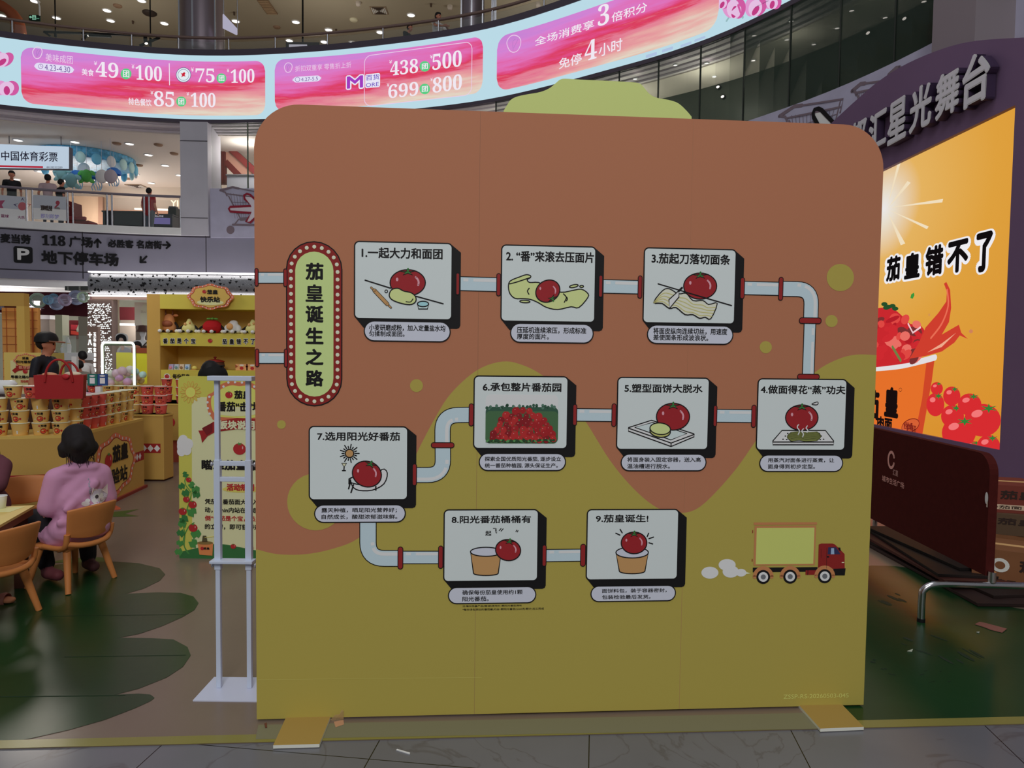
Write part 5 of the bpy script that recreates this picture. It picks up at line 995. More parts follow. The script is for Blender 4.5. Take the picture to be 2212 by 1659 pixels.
t = boxq('beauty_poster', 'pale pink poster with cream oval hanging in the shop window', 'poster', 291, 653, 322, 703, 20.2, .05, D(214, 176, 164)); pl = flat_at(303, 700, 20.18); a = Art(pl, step=.004); a.org(0, 0, 1); a.ell(314, 680, 11, 24, D(205, 192, 160), 1); a.text('BEAUTY', 305, 676, 323, 671, D(150, 140, 125), 2, 0); a.build('printed_oval', t)
# mannequin, cut-out standee, shoppers
q = at_y(309, 752, 19.0); t = thing('mannequin', 'white headless-look mannequin in white t-shirt and dark bucket hat in the shop', 'mannequin', V((q.x, 19.0, 0))); WM = D(206, 205, 196, .5); zt_ = at_y(309, 715, 19).z; B = lambda x, z: V((q.x + x, 19.0, z))
blob('body', [(B(0, 1.0), .13, B(0, zt_ - .42), .15, WM, (1.15, .8, 1)), (B(-.15, zt_ - .32), .07, B(.15, zt_ - .32), .07, WM), (B(-.2, zt_ - .33), .075, B(-.27, zt_ - .62), .07, WM), (B(.2, zt_ - .33), .075, B(.27, zt_ - .62), .07, WM), (B(0, zt_ - .25), .05, B(0, zt_ - .15), .05, WM), (B(0, zt_ - .08), .085, B(0, zt_ - .0), .08, WM), (B(-.1, 1.0), .09, B(-.1, .1), .05, D(70, 70, 78)), (B(.1, 1.0), .09, B(.1, .1), .05, D(70, 70, 78))], .02, t)
mb = MB(); mb.lathe([(.17, zt_ - .02), (.12, zt_ + .05), (.105, zt_ + .15), (.001, zt_ + .16)], (q.x, 19.0, 0), D(62, 40, 34), 20); mb.build('bucket_hat', t); mb = MB(); mb.tube([B(.2, zt_ - .28) + V((0, -.13, 0)), B(.0, zt_ - .5) + V((0, -.17, 0)), B(-.16, zt_ - .75) + V((0, -.14, 0))], .016, D(52, 46, 42)); mb.build('bag_strap', t); mb = MB(); mb.lathe([(.28, 0), (.28, .02), (.05, .04), (.03, .12)], (q.x, 19.0, 0), STEEL, 20); mb.build('stand_base', t)
pl = flat_at(250, 752, 17.5); t = thing('cutout_standee', 'flat cut-out standee showing a dark-haired person in pale grey top', 'standee', V((pl.O.x + .25, 17.5, 0))); a = Art(pl, step=.006); a.org(0, 0, 1)
def sil(pts): return [V((p.x, p.y)) for p in catmull([(*a.c(*p), 0) for p in pts], 4)]
o_ = sil([(254, 876), (252, 770), (256, 752), (262, 748), (252, 736), (249, 728), (253, 721), (263, 719.5), (273, 723), (276, 733), (271, 744), (270, 748), (285, 753), (292, 765), (294, 800), (290, 877)]); a.mb.prism([pl.P(p.x, p.y) for p in o_][::-1], V((0, .02, 0)), D(200, 198, 196, .5))
a.poly([(258, 843), (256, 772), (260, 754), (266, 750), (284, 756), (289, 770), (288, 843)], D(150, 150, 162, .5), 1, 3); a.ell(262, 735, 7, 11, D(188, 158, 148, .5), 2); a.poly([(252, 735), (251, 728), (256, 723), (264, 721.5), (272, 726), (274, 736), (269, 739), (266, 731), (259, 730), (256, 738)], D(24, 22, 26), 3, 3); a.ell(265, 751, 4, 6, D(180, 150, 140), 1.5)
for x in (259.3, 265): a.ell(x, 735, 1, .6, D(30, 26, 28), 4, 8)
a.line([(260, 741), (264, 741)], .006, D(150, 80, 84), 4); a.build('printed_figure', t)
person('person with short black hair near the mannequin in the shop', V((at_y(298, 740, 16.6).x, 16.6, 0)), (-.2, -1, 0), D(36, 34, 40), D(40, 40, 44), 1.6); person('person with brown hair at the edge of the shelf unit in the shop', V((at_y(313, 748, 16.2).x, 16.2, 0)), (.2, 1, 0), D(80, 60, 52), D(40, 40, 44), 1.5, hair_m=D(52, 34, 26))
# left shop: maroon fascia, lit panels, counters
pl = flat_at(50, 690, 20.6, -.03); t = thing('shop_fascia', 'maroon shop fascia with glowing white character behind the bubbles', 'fascia', pl.O); a = Art(pl, step=.006); q = [pl.P(*a.c(x, y)) for x, y in ((-80, 672), (192, 684), (192, 632), (-80, 628))]; a.mb.prism(q, -pl.N * .3, D(58, 14, 22)); a.text('福', 63, 671, 88, 649, E(255, 250, 245, 2.2), 3, .06); a.build('fascia_board', t)
P_ = [(52, 690, 80, 760, D(205, 205, 196)), (81, 688, 106, 760, D(176, 174, 164)), (107, 682, 120, 765, D(205, 188, 160))]
for i, (x0_, y0_, x1_, y1_, m) in enumerate(P_): boxq('wall_panel', ('white lit wall panel left of the capped man', 'grey wall panel above the capped man', 'cream door panel right of the capped man')[i], 'panel', x0_, y0_, x1_, y1_, 22.0, .2, m)
boxq('shop_lintel', 'white lintel over the left shop wall panels', 'panel', 50, 681, 108, 689, 21.6, .5, D(225, 220, 210)); boxq('olive_pillar', 'olive green square pillar in the left shop', 'pillar', 121, 680, 134, 800, 19.2, .3, D(142, 142, 118)); boxq('dark_pillar', 'grey-brown shop pillar beside the perforated panel', 'pillar', 171, 684, 189, 800, 20.4, .3, D(112, 108, 98))
t = boxq('jewellery_window', 'dark red jewellery window display with pink panels', 'display', 134, 692, 171, 732, 22.5, .3, D(84, 18, 24)); panel3('pink_panel', [(153, 722), (170, 724), (170, 716), (153, 714)], 22.3, .1, D(200, 62, 52), t); panel3('red_panel', [(153, 712), (165, 713), (165, 702), (153, 701)], 22.3, .1, D(170, 52, 62), t)
t = boxq('jewellery_counter', 'glass jewellery counter with dark base in the left shop', 'counter', 134, 762, 172, 778, 17.6, .6, D(190, 200, 190)); A_ = at_y(134, 762, 17.6); B_ = at_y(172, 762, 17.6); mb = MB(); mb.box(((A_.x + B_.x) / 2, 17.9, A_.z + .22), (B_.x - A_.x, .56, .44), GLASS(200, 215, 205, .9, .02, .4)); mb.build('glass_case', t)
for x, y, h in ((139, 762, .26), (146, 762, .4)): q = at_y(x, y, 17.85); t = thing('necklace_bust', ('small' if h < .3 else 'tall') + ' white necklace bust in the glass jewellery counter', 'display bust', q); mb = MB(); mb.lathe([(.09, 0), (.1, h * .4), (.07, h * .75), (.03, h)], q, D(196, 205, 196), 16, M=Matrix.Diagonal(V((1, .5, 1)))); mb.build('bust_form', t); mb = MB(); mb.lathe([(.06, h * .62), (.075, h * .6), (.07, h * .58)], q, D(190, 160, 90), 16, M=Matrix.Diagonal(V((1.2, .62, 1)))); mb.build('necklace', t)
for x, y, w in ((137, 712, 'left'), (171, 712, 'right')): q = at_y(x, y, 22.35); t = thing('hanging_charm', 'cream gourd-shaped charm hanging at the %s of the red jewellery window' % w, 'hanging decoration', q); mb = MB(); mb.lathe([(.001, -.1), (.07, -.07), (.085, 0), (.05, .08), (.04, .12), (.02, .16)], q, D(222, 200, 165), 16); mb.build('gourd', t); mb = MB(); mb.tube([q + V((0, 0, .15)), V((q.x, q.y, 3.41))], .01, D(190, 170, 140), 6); mb.build('cord', t)
boxq('signboard_stand', 'white slanted notice board with black strap beside the seated shopper', 'notice board', 155, 770, 165, 812, 12.2, .06, D(200, 205, 212)); 
q = at_y(67, 735, 12.5); t = thing('price_tag_stand', 'pink price tag on a thin dark pole left of the capped man', 'sign', V((q.x, 12.5, 0))); mb = MB(); mb.box((at_y(72, 729, 12.5).x, 12.5, at_y(68, 729, 12.5).z), (.16, .06, .09), D(190, 92, 102)); mb.build('tag_board', t); mb = MB(); mb.tube([(q.x, 12.5, 0), (q.x, 12.5, q.z)], .018, BLACK, 8); mb.build('pole', t); mb = MB(); mb.lathe([(.16, 0), (.16, .02), (.02, .04)], (q.x, 12.5, 0), BLACK, 18); mb.build('base', t)
t = boxq('pink_brochure_stand', 'pink upright notice in dark frame right of the capped man', 'sign', 105, 762, 122, 800, 12.0, .05, D(160, 84, 112)); panel3('dark_frame', [(105, 763.5), (122, 764.5), (122, 761.5), (105, 760.5)], 11.97, .05, D(70, 36, 40), t)
person('person with black hair behind the yellow ribbon sign', V((at_y(66, 750, 10.5).x, 10.5, 0)), (.2, 1, 0), D(40, 36, 40), D(40, 40, 44), 1.5)
person('person in white t-shirt by the jewellery counter', V((at_y(179, 770, 13.4).x, 13.4, 0)), (-.9, .5, 0), D(190, 188, 184), D(50, 50, 56), 1.38); person('person in black and white striped top facing the jewellery shop', V((at_y(172, 790, 12.6).x, 12.6, 0)), (-.8, .6, 0), D(110, 108, 100), D(44, 44, 48), 1.22)
# clear balloons over the fascia
BUB = [GLASS(205, 225, 205, .72, .05, .8), GLASS(150, 200, 230, .7, .05, .8), GLASS(195, 205, 235, .7, .05, .8), GLASS(205, 190, 215, .74, .05, .8)]
for i, (x, y, r, c_) in enumerate(((61, 652, 10, 3), (82, 649, 16, 0), (104, 648, 10, 1), (116, 645, 11, 1), (122, 656, 14, 2), (140, 648, 13, 3), (165, 643, 16, 2), (180, 642, 12, 0), (54, 667, 9, 2), (2, 663, 6, 2))):
    s_ = r / 1500 * 20.4; q = at_y(x, y, 20.58 - s_ - .34 * (i % 3)); t = thing('bubble_balloon', 'clear tinted bubble balloon hanging in front of the maroon fascia', 'balloon', q, 'bubble balloons by the maroon fascia'); mb = MB(); mb.ell(q, (s_, s_, s_), BUB[c_], 24, 16); mb.build('balloon_skin', t)
    mb = MB(); mb.tube([q + V((0, s_ * .8, s_ * .4)), V((q.x, 20.62, q.z + s_ * .5))], .012, D(170, 170, 180), 6); mb.build('tie', t)
c = at_z(93, 631, 3.4); t = thing('ceiling_light', 'oval white downlight under the ground floor soffit above the bubble balloons', 'ceiling light', c); mb = MB(); mb.disc(c - V((0, 0, .02)), .2, LAMP, 20, (0, 0, -1)); mb.build('diffuser', t); mb = MB(); mb.lathe([(.23, 0), (.23, -.03), (.2, -.03)], c, TRIMM, 20); mb.build('trim_ring', t)
t = thing('air_grille', 'long dark air grille in the ground floor soffit left of the metal canopy', 'vent', at_y(165, 623, 20.4)); panel3('grille_frame', [(140, 627), (190, 627), (190, 618), (140, 618)], 20.75, .6, D(62, 64, 62), t)
for x in (145, 170): panel3('louvre', [(x, 626.5), (x + 2, 626.5), (x + 2, 618.5), (x, 618.5)], 20.7, .06, D(110, 112, 108), t)
# ================================================================ yellow promotion stalls
YB = D(150, 120, 62, .45, .6, .25); YB2 = D(166, 138, 72, .45, .6, .25); YLIT = D(160, 148, 62, .45); MAR = D(124, 30, 30, .45); DIA = D(206, 200, 204, .45); ORG = D(176, 96, 70, .45); KI = D(20, 17, 16, .45); TOM2 = D(140, 34, 36, .45); CRM = D(196, 188, 128, .45); LF2 = D(56, 108, 52, .45)
class Cone:                               # printed wrap on a tapering cup
    def __init__(s, r0, r1, h): s.r0, s.r1, s.h = r0, r1, h
    def P(s, u, v, off=0):
        r = s.r0 + (s.r1 - s.r0) * v / s.h + off; t = u / s.r1 - PI / 2; return V((r * math.cos(t), r * math.sin(t), v))
def uvell(a, x, y, rx, ry, m, z, n=16): a.raw([V((x + rx * math.cos(2 * PI * i / n), y + ry * math.sin(2 * PI * i / n))) for i in range(n)], m, z)
def make_cup(label, m, m2, group):
    t = thing('noodle_cup', label, 'noodle cup', (0, 0, 0), group); mb = MB(); mb.lathe([(.001, .0), (.052, 0), (.053, .004), (.068, .1)], (0, 0, 0), m, 28); a = Art(Cone(.0535, .0685, .1), mb, .0003)
    for k in (-.13, .13):                 # two fronts, printed the same
        a.text('茄皇', 0, 0, 0, 0, KI, 3, .04, (V((k - .02, .068)), V((k + .028, .088)))); uvell(a, k - .03, .078, .007, .007, TOM2, 3); a.raw([V((k - .024, .06)), V((k + .024, .06)), V((k + .024, .064)), V((k - .024, .064))], D(110, 60, 40, .45), 3)
        uvell(a, k + .003, .033, .027, .024, D(92, 40, 32, .45), 3, 22); uvell(a, k + .003, .034, .023, .019, D(176, 62, 40, .45), 4, 22); uvell(a, k - .004, .039, .009, .006, D(206, 150, 90, .45), 5); uvell(a, k + .012, .031, .006, .004, D(98, 40, 30, .45), 5); uvell(a, k + .042, .035, .009, .009, TOM2, 3); uvell(a, k - .042, .03, .005, .006, DIA, 3)
    a.raw([V((-.012, .012)), V((.0, .012)), V((.0, .04)), V((-.012, .04))], DIA, 3)
    mb.build('cup_body', t, base=1); mb = MB(); mb.lathe([(.0675, .097), (.0705, .098), (.0705, .103), (.067, .1045), (.001, .1045)], (0, 0, 0), m2, 28); mb.build('foil_lid', t, base=1); return t
YC = D(198, 142, 82, .45, .5); RC = D(176, 72, 62, .45, .5); LIDY = D(206, 182, 148, .45, .4); LIDR = D(206, 160, 150, .45, .4)
cup_y = make_cup('yellow noodle cup', YC, LIDY, 'g'); cup_r = make_cup('red noodle cup', RC, LIDR, 'g'); used = {}
def cup(kind, x, y, z, rot, label, group):
    src = cup_y if kind == 'y' else cup_r
    if kind not in used: used[kind] = 1; src.location = (x, y, z); src.rotation_euler = (0, 0, rot); src['label'] = label; src['group'] = group; return src
    return dup(src, (x, y, z), rot, label, group)
# ---- near counter with its printed sides
CA = [V((-6.3, 5.04, 0)), V((-3.735, 5.87, 0)), V((-3.9, 7.33, 0)), V((-6.35, 6.55, 0))]; CH = .745
t = thing('promotion_counter', 'yellow promotion counter with cup stacks on top and scalloped badge on its end', 'counter', (-4.8, 6.1, 0)); mb = MB(); mb.prism([p + V((0, 0, .03)) for p in CA], V((0, 0, CH - .055)), YB); mb.build('counter_body', t)
mb = MB(); mb.prism([p + V((0, 0, CH - .025)) for p in CA], V((0, 0, .025)), YB2); mb.build('counter_top', t, .01); mb = MB(); mb.prism([p * 1.0 + V((.02, .03, 0)) for p in CA], V((0, 0, .03)), D(104, 40, 32, .45)); mb.build('red_plinth', t)
d1 = (CA[1] - CA[0]).normalized(); d2 = (CA[2] - CA[1]).normalized(); FA = Flat(CA[0], d1, (0, 0, 1)); FS = Flat(CA[1], d2, (0, 0, 1)); LA, LS = (CA[1] - CA[0]).length, (CA[2] - CA[1]).length
def diamonds(a, u0, u1, v0, v1, w, gap=None):
    a.raw([V((u0, v0)), V((u1, v0)), V((u1, v1)), V((u0, v1))], MAR, 1); vm = (v0 + v1) / 2; h = (v1 - v0) * .38; n = int((u1 - u0) / w)
    for k in range(n): u = u0 + w * (k + .5); a.raw([V((u - w * .47, vm)), V((u, vm - h)), V((u + w * .47, vm)), V((u, vm + h))], DIA, 2)
a = Art(FA, step=.001); diamonds(a, 0, LA - .04, .305, .415, .105); a.build('diamond_band', t)
a = Art(FS, step=.001); diamonds(a, 0, LS, .305, .405, .07); a.build('diamond_band', t)
def badge(a, cu, cv, ru, rv, z, n=8, face=YB2, rim=ORG, bulbs=32, lobes=8):
    f = lambda k, s_: V((cu + ru * s_ * (1 + .055 * math.cos(lobes * 2 * PI * k)) * math.cos(2 * PI * k), cv + rv * s_ * (1 + .055 * math.cos(lobes * 2 * PI * k)) * math.sin(2 * PI * k)))
    N = 96; a.raw([f(i / N, 1) for i in range(N)], rim, z); a.raw([f(i / N, .86) for i in range(N)], D(110, 40, 34, .45), z + 1); a.raw([f(i / N, .83) for i in range(N)], face, z + 2)
    for i in range(bulbs): c_ = f(i / bulbs, .93); uvell(a, c_.x, c_.y, min(ru, rv) * .038, min(ru, rv) * .05, D(232, 206, 190, .45), z + 2, 10)
def tomato_uv(a, x, y, r, z):
    uvell(a, x, y, r, r * .9, TOM2, z, 22); a.raw([V((x + r * (.5 if i % 2 else .16) * math.cos(2 * PI * i / 10), y + r * .8 + r * (.3 if i % 2 else .1) * math.sin(2 * PI * i / 10))) for i in range(10)], LF2, z + 1); uvell(a, x + r * .5, y + r * .2, r * .1, r * .25, D(206, 130, 130, .45), z + 1, 10)
a = Art(FS, step=.0015); c0 = a.c(249, 1003); badge(a, c0.x, c0.y, .44, .29, 3); x0_ = c0.x; y0_ = c0.y; tomato_uv(a, x0_ - .16, y0_ + .06, .075, 8); a.text('茄皇', 0, 0, 0, 0, KI, 8, .05, (V((x0_ - .08, y0_ + .02)), V((x0_ + .26, y0_ + .19)))); a.text('体验站', 0, 0, 0, 0, KI, 8, .03, (V((x0_ - .28, y0_ - .19)), V((x0_ + .24, y0_ - .03)))); a.build('scalloped_badge', t)
# ---- cups on the near counter
fr_lab = {'y': 'yellow noodle cup stacked along the front of the near counter', 'r': 'red noodle cup stacked along the end of the near counter'}
for k in range(9):
    u = LA - .1 - .15 * k; p = FA.P(u, 0, -.085)
    for j in range(3): cup('y', p.x + random.uniform(-.004, .004), p.y, CH + j * .1045, 2.2 + random.choice((.15, -.1, 0, .3, -.3, 3.0, -1.9)), fr_lab['y'], 'yellow cups along the front of the near counter')
for k in range(9):
    u = .1 + .145 + .15 * (k - .1); kind = 'y' if k < 1 or 3 < k < 8 else 'r'
    if u > LS - .05: break
    p = FS.P(u, 0, -.085)
    for j in range(3): cup(kind, p.x, p.y, CH + j * .1045, 3.6 + random.choice((0, .3, -.3, -.1, -1.9)), 'yellow noodle cup stacked along the end of the near counter' if kind == 'y' else fr_lab['r'], ('yellow' if kind == 'y' else 'red') + ' cups along the end of the near counter')
q = at_z(18, 862, CH + .315); 
for x, kind, lab in ((14, 'y', 'big yellow noodle cup set on top of the front cup rows at far left'), (57, 'r', 'pinkish red noodle cup on top of the front rows left of the red bag')):
    p = at_z(x, 861, CH + .315); cup(kind, p.x, p.y + .08, CH + .315, 2.0, lab, 'loose cups on the front rows')
# a board under the bag, the bag itself, wrapped cartons, loose cup, payment stand
t = thing('red_tote_bag', 'dark red tote bag with two handles standing on the cup rows', 'bag', FA.P(LA - .46, CH + .315, -.12)); c = at_z(120, 862, CH + .3145); pc = V((c.x, c.y + .07, c.z)); R2 = Matrix.Rotation(.32, 3, 'Z'); RB = D(128, 26, 28, .45, .6, .3); mb = MB()
mb.prism([pc + R2 @ V((x, -.05, 0)) for x in (-.17, .17)] + [pc + R2 @ V((.18, -.05, .2)), pc + R2 @ V((.08, -.05, .196)), pc + R2 @ V((-.08, -.05, .2)), pc + R2 @ V((-.18, -.05, .197))], R2 @ V((0, .1, 0)), RB); mb.build('bag_body', t, .008)
for y in (-.055, .055):
    mb = MB(); hp = [(-.1, .14), (-.085, .24), (-.045, .305), (0, .325), (.045, .305), (.085, .24), (.1, .14)] if y < 0 else [(-.02, .19), (0, .26), (.04, .3), (.075, .29), (.105, .25), (.12, .19)]; mb.tube([pc + R2 @ V((x, y, z)) for x, z in [(p.x, p.y) for p in catmull([(h[0], h[1], 0) for h in hp], 4, False)]], .009, RB, 8); mb.build('handle', t)
mb = MB(); mb.ell(pc + R2 @ V((.05, -.058, .185)), (.03, .012, .022), D(150, 34, 40, .45), 14, 8); mb.build('snap_button', t); mb = MB(); mb.ell(pc + R2 @ V((-.08, 0, .2)), (.06, .04, .018), D(196, 120, 90, .45)); mb.ell(pc + R2 @ V((.09, 0, .205)), (.07, .04, .02), D(190, 160, 140, .45)); mb.build('contents', t)
def crate(name, label, cat, c, size, rz, m, part='body', bev=.004): t = thing(name, label, cat, c); mb = MB(); mb.box(V(c) + V((0, 0, size[2] / 2)), size, m, rz); mb.build(part, t, bev); return t
t = crate('wrapped_shade_carton', 'dark carton under pink plastic wrap in the middle of the near counter', 'carton', (-4.6, 6.42, CH), (1.2, .55, .288), .31, D(52, 34, 30, .45, .6)); mb = MB(); mb.ell((-4.18, 6.55, CH + .292), (.24, .2, .03), D(206, 130, 150, .45, .3), 20, 8); mb.ell((-4.1, 6.5, CH + .32), (.07, .05, .05), GLASS(225, 190, 205, .5, .2), 14, 8); mb.build('plastic_wrap', t)  # dark body stands in for the shade in the gaps between cups
p = at_z(216, 850, CH + .29); cup('r', p.x - .05, p.y, CH + .292, 2.0, 'single red noodle cup standing on the pink wrapped carton', 'loose cup on the carton')
t = thing('payment_stand', 'small stand with one green and one blue payment plaque on the near counter', 'stand', (-4.42, 6.55, CH + .29)); 
for x0, x1, m in ((189, 210, D(30, 92, 82, .5)), (211, 232, D(38, 62, 110, .5))):
    P4 = [at_y(x, y, 6.72) for x, y in ((x0, 833), (x1, 833), (x1, 808), (x0, 808))]; mb = MB(); mb.prism(P4, V((0, .01, 0)), m); pl = Flat(P4[0], (1, 0, 0), (0, 0, 1)); a = Art(pl, mb, .001); w_ = P4[1].x - P4[0].x; uvell(a, w_ * .5, .095, w_ * .3, .008, DIA, 1); a.raw([V((w_ * .24, .02)), V((w_ * .76, .02)), V((w_ * .76, .075)), V((w_ * .24, .075))], D(200, 200, 205, .5), 1); mb.build('plaque', t)
mb = MB(); P_ = at_y(211, 835, 6.72); mb.box((P_.x, 6.74, (CH + .292 + P_.z) / 2), (.05, .04, max(.02, P_.z - CH - .292)), DIA); mb.build('stand_foot', t)
t = thing('plastic_bag', 'crumpled translucent white plastic bag behind the cups left of the red bag', 'bag', (-4.85, 6.42, CH + .288)); blob('bag_film', [(V((-5.0, 6.38, CH + .33)), .045, V((-4.7, 6.45, CH + .35)), .065, D(198, 184, 190, .5, .3)), (V((-4.9, 6.38, CH + .38)), .05, V((-4.65, 6.47, CH + .4)), .035, D(198, 184, 190, .5, .3))], .03, t, 1)
# ---- second and third counters
def stall(name, label, x0, x1, y0, y1, h, band=True, z0=0):
    t = thing(name, label, 'counter', ((x0 + x1) / 2, (y0 + y1) / 2, 0)); mb = MB(); mb.box(((x0 + x1) / 2, (y0 + y1) / 2, (z0 + .02 + h) / 2), (x1 - x0, y1 - y0, h - z0 - .02), YB); mb.build('counter_body', t, .006); mb = MB(); mb.box(((x0 + x1) / 2, (y0 + y1) / 2, h - .01), (x1 - x0 + .01, y1 - y0 + .01, .02), YB2); mb.build('counter_top', t); mb = MB(); mb.box(((x0 + x1) / 2, (y0 + y1) / 2 + .03, (z0 + .02) / 2), (x1 - x0 - .04, y1 - y0, z0 + .02), D(60, 34, 26, .45) if z0 == 0 else D(128, 58, 44, .45)); mb.build('plinth', t); return t
t = stall('promotion_counter', 'narrow yellow counter with diamond band behind the near counter', -4.85, -3.865, 7.68, 7.9, .75); a = Art(Flat((-4.85, 7.68, 0), (1, 0, 0), (0, 0, 1)), step=.002); diamonds(a, 0, .95, .32, .425, .073); a.build('diamond_band', t)
t = stall('promotion_counter', 'low yellow counter with tomato print seen between the narrow counter and the poster', -4.9, -3.3, 8.95, 9.6, .77, z0=.27); pl = Flat((-4.9, 8.95, 0), (1, 0, 0), (0, 0, 1)); a = Art(pl, step=.002); c0 = a.c(367, 912); tomato_uv(a, c0.x, c0.y, .07, 2); a.text('茄皇', 0, 0, 0, 0, KI, 2, .05, (V((c0.x + .11, c0.y - .08)), V((c0.x + .38, c0.y + .06)))); a.build('printed_tomato', t)
for k, kind in ((0, 'r'), (1, 'r'), (2, 'y'), (3, 'y'), (4, 'y')):
    for j in range(3): cup(kind, -3.945 - .15 * k, 7.785, .75 + .1045 * j, 1.9 + .3 * j, ('red' if kind == 'r' else 'yellow') + ' noodle cup stacked on the narrow counter behind the near counter', ('red' if kind == 'r' else 'yellow') + ' cups on the narrow counter')
for k in range(5):
    for j in range(3 if k else 3): cup('r', -3.78 - .2 * k if k > 2 else -4.0 - .16 * k, 9.06 + .14 * (k > 2), .77 + .1045 * j, 1.9 + .4 * j, 'red noodle cup stacked on the low counter with the tomato print', 'red cups on the low counter')
# ---- shelf unit with plush toys
SX0, SX1, SY = at_y(317, 640, 10.5).x, -3.0, 10.5; zt_ = at_y(400, 636, SY).z
t = thing('shelf_unit', 'tall yellow shelf unit with two niches and slogan bands, plush toys inside', 'shelf unit', ((SX0 + SX1) / 2, 10.8, 0)); zz = lambda y: at_y(450, y, SY).z; nx0 = at_y(346, 700, SY).x; cxm = (nx0 + SX1) / 2; wN = SX1 - nx0
mb = MB(); mb.box(((SX0 + nx0) / 2, 10.8, zt_ / 2), (nx0 - SX0, .6, zt_), YB); mb.build('side_pillar', t)
mb = MB(); mb.box((cxm, 10.8, (zt_ + zz(668)) / 2), (wN, .6, zt_ - zz(668)), YLIT); mb.build('top_beam', t); mb = MB(); mb.box((cxm, 11.08, zt_ / 2 - .02), (wN, .04, zt_ - .05), D(172, 142, 76, .45)); mb.build('back_panel', t)
b1 = (zz(748), zz(720)); b2 = (zz(826), zz(800))
mb = MB(); mb.box((cxm, 10.77, sum(b1) / 2), (wN, .54, b1[1] - b1[0]), YLIT); a = Art(Flat((SX0, SY - .001, 0), (1, 0, 0), (0, 0, 1)), mb, .002); a.org(0, 0, 1)
for s_, x0, x1, y0, y1 in (('番茄是个宝', 352, 427, 742, 731), ('茄皇错不了', 480, 556, 743.5, 732)):
    for i, ch in enumerate(s_): xx = x0 + (x1 - x0) * i / 5; a.text(ch, xx, y0 + .8, xx + 11, y1 - .8, DIA, 1, .1); a.text(ch, xx + .6, y0, xx + 10.4, y1, KI, 2.5, .04)
c0 = a.c(454, 736); tomato_uv(a, c0.x, c0.y, .035, 2); mb.build('slogan_band', t)
mb = MB(); mb.box((cxm, 10.77, b2[1] / 2), (wN, .54, b2[1]), YLIT); a = Art(Flat((SX0, SY - .001, 0), (1, 0, 0), (0, 0, 1)), mb, .002); a.org(0, 0, 1); c0 = a.c(361, 813); uvell(a, c0.x, c0.y, .048, .045, DIA, 1); tomato_uv(a, c0.x, c0.y, .036, 2); a.text('每份茄皇', 373, 818, 410, 808, KI, 2, .03); mb.build('lower_band', t)
mb = MB(); mb.box(((SX0 + nx0) / 2 - .005, 10.495, .8), (nx0 - SX0, .004, 1.6), YB); mb.build('pillar_facing', t)
t = thing('shelf_sign', 'scalloped oval sign with bulbs on top of the yellow shelf unit', 'sign', at_y(454, 640, 10.4)); pl = Flat(at_y(407, 668, 10.42), (1, 0, 0), (0, 0, 1)); a = Art(pl, step=.003); a.org(0, 0, 1); c0 = a.c(454.5, 641); badge(a, c0.x, c0.y, .335, .185, 0); uvell(a, c0.x, c0.y - .085, .2, .04, CRM, 2.6, 24); tomato_uv(a, a.c(442, 630).x, a.c(442, 630).y, .03, 4); a.text('茄皇', 448, 635.5, 471, 626, KI, 4, .05); a.text('快乐站', 433, 653, 476, 641, KI, 4, .05); N = 48
mb = a.mb; mb.prism([pl.P(c0.x + .31 * math.cos(2 * PI * i / N), c0.y + .17 * math.sin(2 * PI * i / N), -.001) for i in range(N)], V((0, .06, 0)), ORG); a.build('sign_face', t)
# plush toys: soft bodies with limbs (plain, without drawn faces)
PZ = b1[1]
def plush(name, label, px, body, limbs, extra, col, arm=(24, 20, 20)):
    q = at_y(px, 720, 10.66); c = V((q.x, 10.66, PZ)); t = thing(name, label, 'plush toy', c, 'plush toys in the upper niche'); m = D(*col, .45, .85, .1)
    blob('plush_body', [(c + V(p0), r0, c + V(p1), r1, m, s_) for p0, r0, p1, r1, s_ in body], .011, t, 3)
    for pts, foot in limbs:
        mb = MB(); mb.tube([c + V(p) for p in catmull(pts, 4, False)], .017, D(*arm, .45, .9), 8); mb.build('limb', t); mb = MB(); mb.ell(c + V(pts[-1]), (.03, .03, .027), D(206, 196, 186, .45, .9), 12, 8); mb.build('paw', t)
    for nm, f in extra: mb = MB(); f(mb, c); mb.build(nm, t)
LIMB = lambda w, h: [([(-w, 0, h), (-w - .05, -.03, h * .6), (-w - .05, -.06, .03)], 1), ([(w, 0, h), (w + .05, -.03, h * .6), (w + .05, -.06, .03)], 1), ([(-.06, -.05, .03), (-.07, -.12, .02), (-.06, -.17, .028)], 1), ([(.06, -.05, .03), (.07, -.12, .02), (.06, -.17, .028)], 1)]
BRN = D(112, 62, 42, .45)
plush('plush_cow', 'light brown plush cow with dark muzzle, horns and long black limbs in the upper niche', 366, [((0, 0, .1), .1, (0, 0, .22), .075, (1, .85, 1)), ((0, 0, .08), .1, (0, 0, .09), .1, (1.05, .85, .8))], LIMB(.09, .16), [('muzzle', lambda mb, c: mb.ell(c + V((0, -.075, .14)), (.085, .04, .05), BRN, 18, 12)), ('horn', lambda mb, c: [mb.tube([c + V((x, 0, .28)), c + V((x * 1.3, 0, .32)), c + V((x * 1.1, 0, .345))], .012, D(96, 60, 46, .45), 8) for x in (-.045,)]), ('horn', lambda mb, c: [mb.tube([c + V((x, 0, .28)), c + V((x * 1.3, 0, .32)), c + V((x * 1.1, 0, .345))], .012, D(96, 60, 46, .45), 8) for x in (.045,)]), ('ear', lambda mb, c: mb.ell(c + V((-.1, 0, .27)), (.04, .02, .02), D(170, 112, 78, .45))), ('ear', lambda mb, c: mb.ell(c + V((.1, 0, .27)), (.04, .02, .02), D(170, 112, 78, .45)))], (178, 118, 78))
